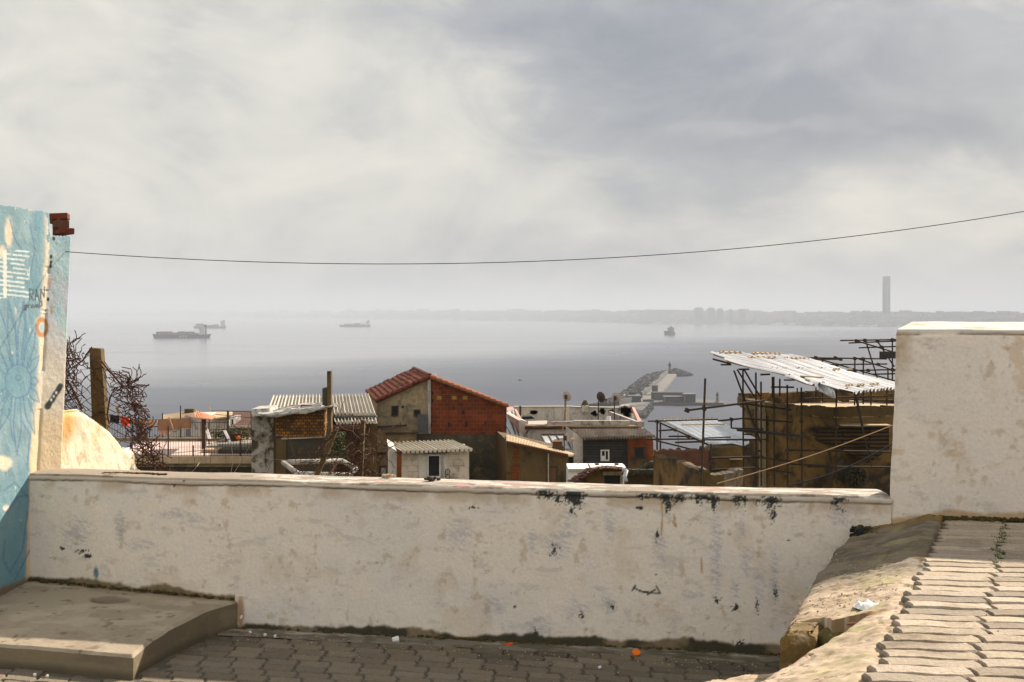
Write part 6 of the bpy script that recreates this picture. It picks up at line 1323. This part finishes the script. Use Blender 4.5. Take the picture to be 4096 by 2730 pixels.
c = mixa(c, (.15, .125, .09), sstep(7.9, 8.5, yr)*.85); c = mixa(c, (.12, .085, .05), sstep(.68, .75, fbm(xr*13, yr*13, 139))*.7); c = mixa(c, (.10, .085, .055), sstep(7.9, 8.4, yr)*sstep(.42, .58, fbm(xr*5, yr*7, 151, 6, .65))*.85); c = mixa(c, (.22, .15, .08), sstep(.52, .66, fbm(xr*14, yr*20, 152, 4, .7))*.6); c = mixa(c, (.28, .26, .10), sstep(.1, -.15, xr-xp(yr)+.02)*sstep(-.35, -.1, xr-xp(yr))*sstep(.5, .62, fbm(xr*5, yr*5, 140))*.6)  # kerb colour darkened, with moss, where the tall wall's shadow falls
lnn = np.abs(fbm(xr*2.2, yr*2.2, 141, 5)-.5); c = mixa(c, (.13, .09, .055), sstep(.010, .003, lnn)*(yr < 8.4)*.8)
fr = ((yr > 7.13)*(yr < 7.235)*(xr < 1.9)).astype(float); c = mixa(c, (.17, .105, .04), fr*.9*sstep(.3, .5, fbm(xr*12, ZG.ravel()*12, 144)))
c = mixa(c, (.20, .12, .03), sstep(.5, .12, YF(xr)-yr+.25*(fbm(xr*7, yr*7, 142)-.5))*sstep(.42, .52, fbm(xr*9, yr*9, 143))*.95); c = mixa(c, (.03, .028, .02), np.clip(2.4*gs_(xr, yr, 2.46, 10.15, .13, .16)-.6, 0, 1))
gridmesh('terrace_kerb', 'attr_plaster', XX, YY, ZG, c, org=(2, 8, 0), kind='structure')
mat('stone_moss', (.20,.125,.04), (.10,.07,.022), (.36,.27,.17), sc=6, bump=.8, bsc=22, thr=(.56,.66))
mat('stone_green', (.12,.10,.03), (.07,.065,.02), (.26,.20,.12), sc=7, bump=.8, bsc=22, thr=(.58,.68))
def blockstone(nm, fp_, z0, z1, m, seed, top=None):
    n_ = 14; o_ = MB(); (ax, ay), (bx, by), (cx_, cy_), (dx, dy) = fp_
    P0 = lambda u, v: (ax*(1-u)*(1-v)+bx*u*(1-v)+cx_*u*v+dx*(1-u)*v, ay*(1-u)*(1-v)+by*u*(1-v)+cy_*u*v+dy*(1-u)*v)
    rn = lambda a, b_, s0: (float(fbm(np.array(a*9.), np.array(b_*9.), seed+s0))-.5)*.035
    def face(fn):
        k0 = len(o_.v)
        for i in range(n_+1):
            for j in range(n_+1): o_.v.append(Vector(fn(i/n_, j/n_)))
        for i in range(n_):
            for j in range(n_): o_.f.append((k0+i*(n_+1)+j, k0+(i+1)*(n_+1)+j, k0+(i+1)*(n_+1)+j+1, k0+i*(n_+1)+j+1))
    def pt(u, v, w):
        e_ = max(abs(u-.5), abs(v-.5))*2; x, y = P0(u, v); rr_ = .030*max(0, (w-.85)/.15)**2
        x += (.5-u)*rr_*2*(abs(u-.5) > .4); y += (.5-v)*rr_*2*(abs(v-.5) > .4)
        return (x+rn(x+w, y, 0), y+rn(x, y+w, 3), z0+(z1-z0)*w+rn(x, y, 5)*.6-(.012 if e_ > .95 and w > .98 else 0))
    face(lambda a, b_: pt(a, 0, b_)); face(lambda a, b_: pt(1, a, b_)); face(lambda a, b_: pt(a, 1, b_)); face(lambda a, b_: pt(0, a, b_)); face(lambda a, b_: pt(a, b_, 1))
    return o_.build(nm, m, org=(ax, ay, z0), smooth=True)
o = blockstone('kerb_stone', [(1.355, 7.17), (1.525, 7.15), (1.66, 7.50), (1.475, 7.52)], .60, .893, 'stone_moss', 201); o['label'] = 'broken squared kerb stone with brown mossy end face, left of the dark gap'; o['category'] = 'stone'
b = MB(); b.lathe((1.645, 7.26, .80), [(.02, -.10), (.055, -.085), (.085, -.03), (.095, .02), (.088, .065), (.06, .088), (.02, .094)], 16); o = b.build('kerb_stone', 'stone_green', smooth=True)
for v in o.data.vertices: n0 = float(fbm(np.array(v.co.x*14+v.co.z*9+40), np.array(v.co.y*14-v.co.z*7+40), 205))-.5; v.co *= 1; v.co.x += n0*.05; v.co.z += n0*.03; v.co.y -= n0*.04
o['label'] = 'rounded greenish kerb stone right of the dark gap'; o['category'] = 'stone'
MB().foot([(1.75, 6.3), (2.05, 7.1), (3.1, 10.0), (3.2, 10.2), (7, 9.4), (12, 8), (12, -8), (.6, -8), (.6, 4.9), (1.2, 4.9)], -.01, TZ-.09).build('upper_terrace', 'ground_dirt', kind='structure')
MB().add([(xp(10.3)+.1, 10.3, TZ-.014), (xp(4.5)+.1, 4.5, TZ-.014), (xp(4.5)+6, 4.5, TZ-.014), (xp(10.3)+4, 9.3, TZ-.014)], [(0, 1, 2, 3)]).build('joint_sand', 'ground_dirt', kind='structure')
b = MB(); cl = []; rr = random.Random(8); dr = .150; wd = .405
for j in range(40):
    Yc = 4.7+j*dr; X0 = xp(Yc)+.02*math.sin(j*1.7)
    for i in range(8):
        X = X0+wd*(i+.5)+.10+rr.uniform(-.004, .004); Y = Yc-.10*(X-2.5)
        if Y > YF(X)-.06: continue
        k = .74+rr.random()*.36; wm = rr.random(); dark = .75 if rr.random() < .15 else 1.15 if rr.random() < .12 else 1
        paver(b, cl, (X, Y), wd, dr, TZ+rr.uniform(-.004, .004), -.10, .020, .010, (.40*k*dark, (.33-.01*wm)*k*dark, (.255-.03*wm)*k*dark), (rr.uniform(-.012, .012), rr.uniform(-.015, .015), 0))
b.build('terrace_paving', 'attr_paver', colors=np.array(cl), kind='structure')
# grass in the joint and moss
def blades(b, c, n, sp, h, rnd):
    for _ in range(n):
        x, y = c[0]+rnd.gauss(0, sp), c[1]+rnd.gauss(0, sp*1.2); a = rnd.random()*6.28; l_ = rnd.uniform(.4, 1)*h; w_ = .004
        d = Vector((math.cos(a), math.sin(a), 0)); s_ = Vector((-d.y, d.x, 0))*w_; p = Vector((x, y, c[2])); b.add([p-s_, p+s_, p+d*l_*.5+Vector((0, 0, l_*.7))+s_*.6, p+d*l_+Vector((0, 0, l_*.9)), p+d*l_*.5+Vector((0, 0, l_*.7))-s_*.6], [(0, 1, 2, 3, 4)])
b = MB(); rr = random.Random(12)
for j in range(40):
    Yc = 6.3+j*.095; X = xp(Yc)+wd+.10; dens = 20 if Yc > 8.5 else 5 if Yc > 7.9 else 1.2
    blades(b, (X+rr.gauss(0, .012), Yc-.06, TZ-.01), int(dens*rr.random()*2), .016, .024, rr)
for p in ((1.93, 6.99, .92),): blades(b, p, 30, .02, .05, rr)
b.build('joint_grass', 'grass', kind='stuff', label='small weeds growing in the joints of the upper terrace paving', category='weeds')
b = MB()
for _ in range(520):
    X = rr.uniform(2.45, 3.4); Y = YF(X)-abs(rr.gauss(0, .10 if X < 2.95 else .03))-.01; zt2 = (.955 if X < xp(Y) else TZ)+rr.uniform(-.01, .015); s_ = rr.uniform(.012, .04); b.rock((X, Y, zt2), s_, s_, s_*.7, rr)
for _ in range(260):
    X = rr.uniform(3.3, 4.4); Y = YF(X)-abs(rr.gauss(0, .02))-.005; s_ = rr.uniform(.01, .03); b.rock((X, Y, TZ+rr.uniform(0, .02)), s_, s_, s_*.7, rr)
b.build('moss_growth', 'moss', kind='stuff', label='brown-green moss along the foot of the tall wall', category='moss')
b = MB()
for _ in range(600):
    X = rr.uniform(-2.15, 2.3) if rr.random() < .45 else rr.uniform(-.6, .6) if rr.random() < .5 else rr.uniform(-4.0, -2.2)
    zz0 = float(slabz(np.array(X), np.array(YF(X)-.01))) if X < -2.2 else 0; s_ = rr.uniform(.008, .03); b.rock((X, YF(X)-abs(rr.gauss(0, .018)), zz0+.008+rr.uniform(0, .012)), s_*1.3, s_, s_*.6, rr)
b.build('wall_foot_moss', 'moss', kind='stuff', label='dark moss and crumbs along the foot of the parapet wall', category='moss')
b = MB()
for _ in range(110): 
    c0 = (2.47+rr.gauss(0, .022), 10.10+rr.gauss(0, .03), .88+rr.uniform(0, .09)); s_ = rr.uniform(.012, .035); b.rock(c0, s_, s_, s_, rr)
o = b.build('charred_clump', 'cloth_black'); o['label'] = 'black charred clump in the corner where kerb meets the parapet'; o['category'] = 'debris'
# litter
def litter(nm, lb, cat, b, m, org, **k): o = b.build(nm, m, org=org, **k); o['label'] = lb; o['category'] = cat; return o
c0 = PZ(2545, 2613, .02); litter('bottle_cap', 'round orange plastic cap lying at the foot of the parapet', 'cap', MB().lathe(c0, [(.026, -.012), (.031, -.009), (.031, .009), (.026, .012), (.009, .013)], 18, (.1, -.55, .8)), 'plastic_orange', c0)
c0 = PZ(2033, 2579, .01); litter('plastic_scrap', 'thin orange-red plastic scrap on the paving near the parapet', 'scrap', MB().obox(c0, .062, .02, .012, rz=.1).obox(c0+Vector((.02, 0, .008)), .02, .018, .01, rz=.3), 'cloth_orange', c0)
c0 = PZ(1582, 2560, .015); litter('crushed_cup', 'small crushed white cup lying beside the parapet foot', 'litter', MB().lathe(c0, [(.018, -.025), (.022, -.02), (.026, .02), (.024, .026), (.018, .0)], 10, (1, .2, .15)), 'plastic_white', c0)
c0 = PZ(956, 2468, .13); litter('paper_bit', 'tiny white paper bit stuck on the side of the concrete step', 'litter', MB().obox(c0+Vector((.02, -.02, 0)), .018, .012, .02, ry=.5).obox(c0+Vector((.025, -.02, .01)), .01, .01, .012, ry=.2), 'plastic_white', c0)
c0 = Vector(PZ(3512, 2440, .955)); b = MB(); n_ = 9; o_ = len(b.v)
for i in range(n_+1):
    for j in range(n_+1): b.v.append(c0+Vector(((i/n_-.5)*.26*(1-.4*abs(j/n_-.5)), (j/n_-.5)*.22*(1-.5*abs(i/n_-.5)), .012+.035*float(vnoise(i*1.3, j*1.3, 9))*(1 if 0 < i < n_ and 0 < j < n_ else .1))))
for i in range(n_):
    for j in range(n_): b.f.append((i*(n_+1)+j, (i+1)*(n_+1)+j, (i+1)*(n_+1)+j+1, i*(n_+1)+j+1))
litter('plastic_bag', 'crumpled white plastic bag lying on the kerb beside the pavers', 'bag', b, 'plastic_white', c0)
c0 = PZ(3408, 2503, .94); litter('orange_stick', 'short orange-brown stick lying on the broken kerb', 'stick', MB().tube([c0+Vector((-.025, 0, .006)), c0+Vector((.0, .004, .008)), c0+Vector((.03, .01, .006))], .006, 6), 'tile_light', c0)
for i, (x, y) in enumerate(((140, 2700), (190, 2705), (1000, 2530), (1060, 2540), (2400, 2670), (1100, 2545))):
    c0 = PZ(x, y, .01); o = litter('pebble', ['pale pebble before the step, left one of two', 'pale pebble before the step, right one of two', 'small pebble by the wall just right of the step', 'small pebble on the pavers right of the step corner', 'small pale pebble on the dark paving at right centre', 'rightmost of three pebbles at the foot of the wall by the step'][i], 'pebble', MB().rock(c0, .03, .025, .02), 'plastic_white', c0)
# things on the parapet
c0 = PZ(3082, 1938, 1.20); litter('nail', 'rusty nail sticking up from the parapet coping near the tall wall', 'nail', MB().tube([c0, c0+Vector((0, 0, .055))], .004, 6).tube([c0+Vector((0, 0, .053)), c0+Vector((0, 0, .058))], .008, 8), 'rust_wire', c0)
c0 = PZ(1726, 1915, 1.21); b = MB()
for _ in range(16): b.rock(tuple(c0+Vector((rr.gauss(0, .025), rr.gauss(0, .02), rr.uniform(-.01, .01)))), .035, .03, .018, rr)
litter('rubble_bit', 'small dark heap of crumbs on the parapet coping at centre', 'debris', b, 'dark_stucco', c0)
c0 = PZ(1550, 1903, 1.21); b = MB()
for _ in range(14): b.rock(tuple(c0+Vector((rr.gauss(0, .03), rr.gauss(0, .02), rr.uniform(-.012, .006)))), .04, .03, .02, rr)
litter('sand_heap', 'small pale sandy heap on the parapet coping below the hut window', 'debris', b, 'tile_tan', c0)
c0 = PZ(560, 1893, 1.2); b = MB()
for i in range(60): u = i/60; b.rock((-3.35+u*.55+rr.gauss(0, .01), YF(-3.1)+.18+.05*math.sin(u*3)-.12*u+rr.gauss(0, .012), 1.195), .035, .02, .012, rr)
litter('twig_line', 'dark line of dried moss lying on the left part of the coping', 'moss', b, 'moss', c0)

# ---------- torn wire mesh fences
def mesh_fence(rows, Y, nw, nst, name_parent, rw=.0028, jit=.010, ydev=.08, seed=1, hole=.0):
    rnd = random.Random(seed); RW = len(rows)
    def mp(u, v):
        v = min(max(v, 0), .9999)*(RW-1); i = int(v); f_ = v-i
        def rowp(r, u):
            u = min(max(u, 0), .9999)*(len(r)-1); j = int(u); g = u-j; return (r[j][0]*(1-g)+r[j+1][0]*g, r[j][1]*(1-g)+r[j+1][1]*g)
        a = rowp(rows[i], u); c_ = rowp(rows[i+1], u); x, y = a[0]*(1-f_)+c_[0]*f_, a[1]*(1-f_)+c_[1]*f_
        yy = Y+ydev*math.sin(u*7+v*2)+ydev*.5*math.sin(v*4-u*3); return P(x, y, yy)
    b = MB()
    for w in range(nw):
        pts = []; ok = True
        for s_ in range(nst+1):
            off = .5 if ((s_+w) % 2 == 0) else -.5
            jj = 1+.8*math.sin(w*1.7+s_*.3)
            p = mp((w+.5+off*1.04)/nw, s_/nst)+Vector((rnd.gauss(0, jit)*jj, rnd.gauss(0, jit), rnd.gauss(0, jit)*jj)); pts.append(p)
            if rnd.random() < hole:
                if len(pts) > 2: b.tube(pts, rw, 4)
                pts = []
        if len(pts) > 2: b.tube(pts, rw, 4)
    return b
def tangle(b, c, n, sp, rnd, r=.0028, ln=12, st=.05):
    for _ in range(n):
        p = Vector(c)+Vector((rnd.gauss(0, sp[0]), rnd.gauss(0, sp[1]), rnd.gauss(0, sp[2]))); d = Vector((rnd.gauss(0, 1), rnd.gauss(0, .6), rnd.gauss(0, 1))).normalized(); pts = [p]
        for _k in range(ln): d = (d+Vector((rnd.gauss(0, .45), rnd.gauss(0, .3), rnd.gauss(0, .45)))).normalized(); p = p+d*st*rnd.uniform(.5, 1.3); pts.append(p)
        b.tube(pts, r, 4)
fn = thing('wire_fence', 'rusty torn chain-link mesh fence sagging beside the cream wall stump', 'fence', P(380, 1700, 12.9), 'torn wire mesh fences')
rows = [[(262, 1338), (290, 1398), (330, 1420), (365, 1392), (430, 1465), (525, 1512)], [(258, 1450), (300, 1490), (370, 1490), (440, 1530), (530, 1545)], [(254, 1560), (300, 1600), (370, 1620), (450, 1630), (545, 1610)], [(262, 1650), (320, 1690), (400, 1700), (490, 1700), (570, 1690)], [(300, 1780), (400, 1790), (500, 1800), (580, 1790)], [(420, 1880), (480, 1885), (540, 1885), (600, 1880), (665, 1868)]]
b = mesh_fence(rows, 13.5, 12, 26, fn, seed=3, rw=.0046, jit=.008); b.build('mesh', 'rust_wire', fn)
rows2 = [[(440, 1470), (480, 1500), (528, 1512)], [(440, 1560), (500, 1560), (548, 1590)], [(470, 1660), (540, 1670), (582, 1680)], [(520, 1760), (570, 1770), (600, 1780)], [(540, 1860), (600, 1870), (668, 1862)]]
b = mesh_fence(rows2, 13.42, 8, 30, fn, seed=5, rw=.0042, jit=.010); b.build('mesh', 'rust_wire', fn)
rows2 = [[(258, 1340), (275, 1375), (300, 1400)], [(254, 1450), (280, 1470), (310, 1480)], [(252, 1560), (285, 1580), (320, 1590)], [(250, 1650), (300, 1660), (350, 1660)]]
b = mesh_fence(rows2, 13.42, 7, 22, fn, seed=6, rw=.0042, jit=.010); b.build('mesh', 'rust_wire', fn)
rr = random.Random(44); b = MB()
for i in range(30): u = i/29; tangle(b, P(276-14*u+rr.gauss(0, 6), 1375+250*u, 13.45), 2, (.02, .04, .03), rr, .0042, 9, .028)
for i in range(34):
    u = i/33; x = 522+(580-522)*u**1.2; y = 1515+270*u; tangle(b, P(x, y, 13.45), 3, (.014, .03, .02), rr, .0042, 9, .024)
for i in range(24): u = i/23; tangle(b, P(575+80*u, 1790+85*u, 13.45), 2, (.02, .03, .016), rr, .0042, 9, .024)
tangle(b, P(515, 1545, 13.45), 12, (.02, .03, .018), rr, .005, 10, .024)
b.build('tangled_wire', 'rust_wire', fn, kind='stuff')
b = MB(); b.tube([P(*z1(x, y), 13.4) for x, y in ((480, 796), (455, 830), (430, 870), (385, 900))], .007, 6); b.tube([P(*z1(x, y), 13.4) for x, y in ((530, 870), (570, 920), (640, 1000), (600, 1010), (575, 1060), (560, 1150), (572, 1200))], .009, 6)
b.tube([P(*z1(x, y), 13.4) for x, y in ((335, 960), (370, 1000), (400, 1060), (430, 1120))], .011, 6); b.build('frame_rod', 'rust_wire', fn)
po = thing('fence_post', 'weathered square wooden post standing in the torn mesh at left', 'post', P(400, 1700, 13.2), 'fence posts')
w0 = P(*z1(463, 800), 13.6); w1_ = P(*z1(527, 805), 13.6); b0 = P(*z1(482, 1240), 13.6); b1_ = P(*z1(558, 1240), 13.6)
MB().prism([w0+Vector((.004, 0, .0)), w1_, b1_, b0], (0, .12, 0)).build('shaft', 'wood_post', po, bevel=.006)
MB().tube([P(*z1(465, 904), 13.57), P(*z1(500, 912), 13.57), P(*z1(536, 903), 13.57)], .005, 5).build('wire_tie', 'black_iron', po)
f2 = thing('wire_fence', 'torn mesh and tangled wires around the two posts before the light well', 'fence', P(1370, 1850, 20), 'torn wire mesh fences')
q3 = lambda x, y: z3(x, y)
rows = [[q3(880, 900), q3(930, 880), q3(960, 900)], [q3(740, 1090), q3(800, 1080), q3(900, 1080)], [q3(560, 1270), q3(680, 1250), q3(860, 1250)], [q3(350, 1460), q3(560, 1470), q3(820, 1480)]]
b = mesh_fence(rows, 20, 12, 22, f2, seed=9, rw=.0042, jit=.018, hole=.02); b.build('mesh', 'rust_wire', f2)
rows = [[q3(1130, 960), q3(1180, 920), q3(1300, 930)], [q3(1110, 1150), q3(1190, 1150), q3(1280, 1160)], [q3(1080, 1320), q3(1180, 1330), q3(1290, 1320)], [q3(830, 1480), q3(1000, 1480), q3(1230, 1480)]]
b = mesh_fence(rows, 20.2, 10, 18, f2, seed=10, rw=.0042, jit=.022, hole=.03); b.build('mesh', 'rust_wire', f2)
b = MB()
for x, y, n_, sx_, sz_ in ((1190, 1110, 16, .05, .11), (1190, 1400, 18, .09, .07), (1330, 1240, 26, .08, .04), (1160, 1280, 14, .05, .07), (1050, 1450, 16, .14, .03), (1000, 1465, 10, .18, .02)): tangle(b, P(*q3(x, y), 20.1), n_, (sx_, .06, sz_), rr, .0042, 9, .045)
for x, y, n_ in ((1350, 1000, 7), (1370, 1150, 7), (1340, 920, 4)): tangle(b, P(*q3(x, y), 20.1), n_, (.06, .05, .09), rr, .0042, 8, .10)
for x, y, n_ in ((440, 1330, 6), (560, 1200, 4)): tangle(b, P(*q3(x, y), 20.1), n_, (.10, .05, .08), rr, .004, 8, .10)
b.build('tangled_wire', 'rust_wire', f2, kind='stuff')
po = thing('fence_post', 'upright weathered wooden post wrapped in tangled wire left of the white hut', 'post', P(1445, 1900, 20.2), 'fence posts')
Yp = 20.2; MB().prism([P(*q3(1255, 768), Yp), P(*q3(1306, 774), Yp), P(*q3(1290, 1200), Yp), P(*q3(1272, 1620), Yp), P(*q3(1210, 1620), Yp), P(*q3(1235, 1200), Yp)], (0, .14, 0)).build('shaft', 'wood_post', po, bevel=.006)
po = thing('fence_post', 'leaning wooden plank post slanting right over the white light well', 'post', P(1260, 1890, 20), 'fence posts')
MB().prism([P(*q3(935, 872), 20), P(*q3(972, 868), 20), P(*q3(900, 1060), 20), P(*q3(690, 1560), 20), P(*q3(620, 1560), 20), P(*q3(860, 1010), 20)], (0, .1, 0)).build('shaft', 'wood_post', po, bevel=.006)
o = MB().tube([P(*q3(825, 1490), 19), P(*q3(880, 1430), 19), P(*q3(950, 1335), 19)], .014, 6, .008).build('broken_stick', 'tile_light'); o['label'] = 'thin reddish broken stick leaning before the light well'; o['category'] = 'stick'
sh = thing('shrub', 'dark leafy shrub growing against the ochre wall behind the posts', 'shrub', P(*q3(1010, 1250), 45))
b = MB(); rr = random.Random(77)
for _ in range(900):
    v = rr.random(); x = 960+rr.gauss(0, 45)+60*v*rr.random()*(1 if v > .6 else 0); y = 930+340*v; b.obox(P(*q3(x, y), 45+rr.gauss(0, .3)), .07, .05, .035, rz=rr.random()*3, ry=rr.random()*3)
b.build('leaves', 'foliage', sh); b = MB()
for i in range(4): b.tube([P(*q3(985+i*14, 1330), 45), P(*q3(965+i*20, 1150), 45.1), P(*q3(940+i*28, 960), 45)], .025, 5, .01)
b.build('stem', 'brown_wood', sh)
for i, (a, c_) in enumerate((((1870, 900), (1628, 1330)), ((1600, 960), (1590, 1330)), ((1170, 1180), (1040, 1330)))):
    o = MB().tube([Q(z2, *a, YT-.6), Q(z2, (a[0]+c_[0])/2+(8 if i != 1 else 28), (a[1]+c_[1])/2+6, YT-3), Q(z2, *c_, YT-6)], .009, 5).build('string', 'tile_tan'); o['label'] = ['thin string slanting down from the terrace railing, rightmost of three', 'thin nearly vertical string before the terrace wall, middle of three', 'short thin string at the left below the terrace edge'][i]; o['category'] = 'string'
b = MB(); rr = random.Random(91)
for _ in range(520):
    X = rr.uniform(-3.3, 2.2); Y = YF(X)-.03-abs(rr.gauss(0, .35)); 
    if Y < 9.6 or (X < -2.1 and Y > 9.6): continue
    s_ = rr.uniform(.004, .013); b.rock((X, Y, .004), s_, s_, s_*.6, rr)
for _ in range(200):
    Y = rr.uniform(7.4, 9.9); X = xl(Y)+rr.random()*(xp(Y)-xl(Y)); s_ = rr.uniform(.004, .012); b.rock((X, Y, .92+.10*(X-xl(Y))/(xp(Y)-xl(Y))), s_, s_, s_*.8, rr)
b.build('grit', 'tile_tan', kind='stuff', label='loose grit and crumbs scattered over paving and kerb', category='grit')
# overhead wire
wx = np.array([287, 783, 1218, 1567, 2002, 2611, 3307, 4096]); wy = np.array([1010, 1037, 1055, 1058, 1051, 1018, 961, 846]); cf = np.polyfit(wx, wy, 3)
pts = [P(x, float(np.polyval(cf, x)), 12.15) for x in np.linspace(262, 5200, 90)]
o = MB().tube(pts, .0034, 5).build('overhead_wire', 'wire_grey'); o['label'] = 'thin dark wire sagging across the whole sky from the blue wall'; o['category'] = 'wire'
# unseen pillar added right of the frame, shaped to cast a shadow on the pavers
pi_ = thing('shadow_pillar', 'unseen plastered pillar added right of the view to cast a shadow on the pavers', 'pillar', (3.75, 7.75, TZ))
MB().foot([(3.47, 7.5), (3.85, 8.35), (4.6, 8.35), (4.6, 7.5)], TZ-.02, 2.22).build('shaft', 'white_wall', pi_, bevel=.02); MB().foot([(3.44, 7.47), (3.83, 8.38), (4.63, 8.38), (4.63, 7.47)], 2.22, 2.28).build('cap', 'concrete', pi_, bevel=.015)
SC.cycles.max_bounces = 6; SC.cycles.volume_bounces = 1
for o in D.objects:
    if 'o_' in o.keys(): del o['o_']
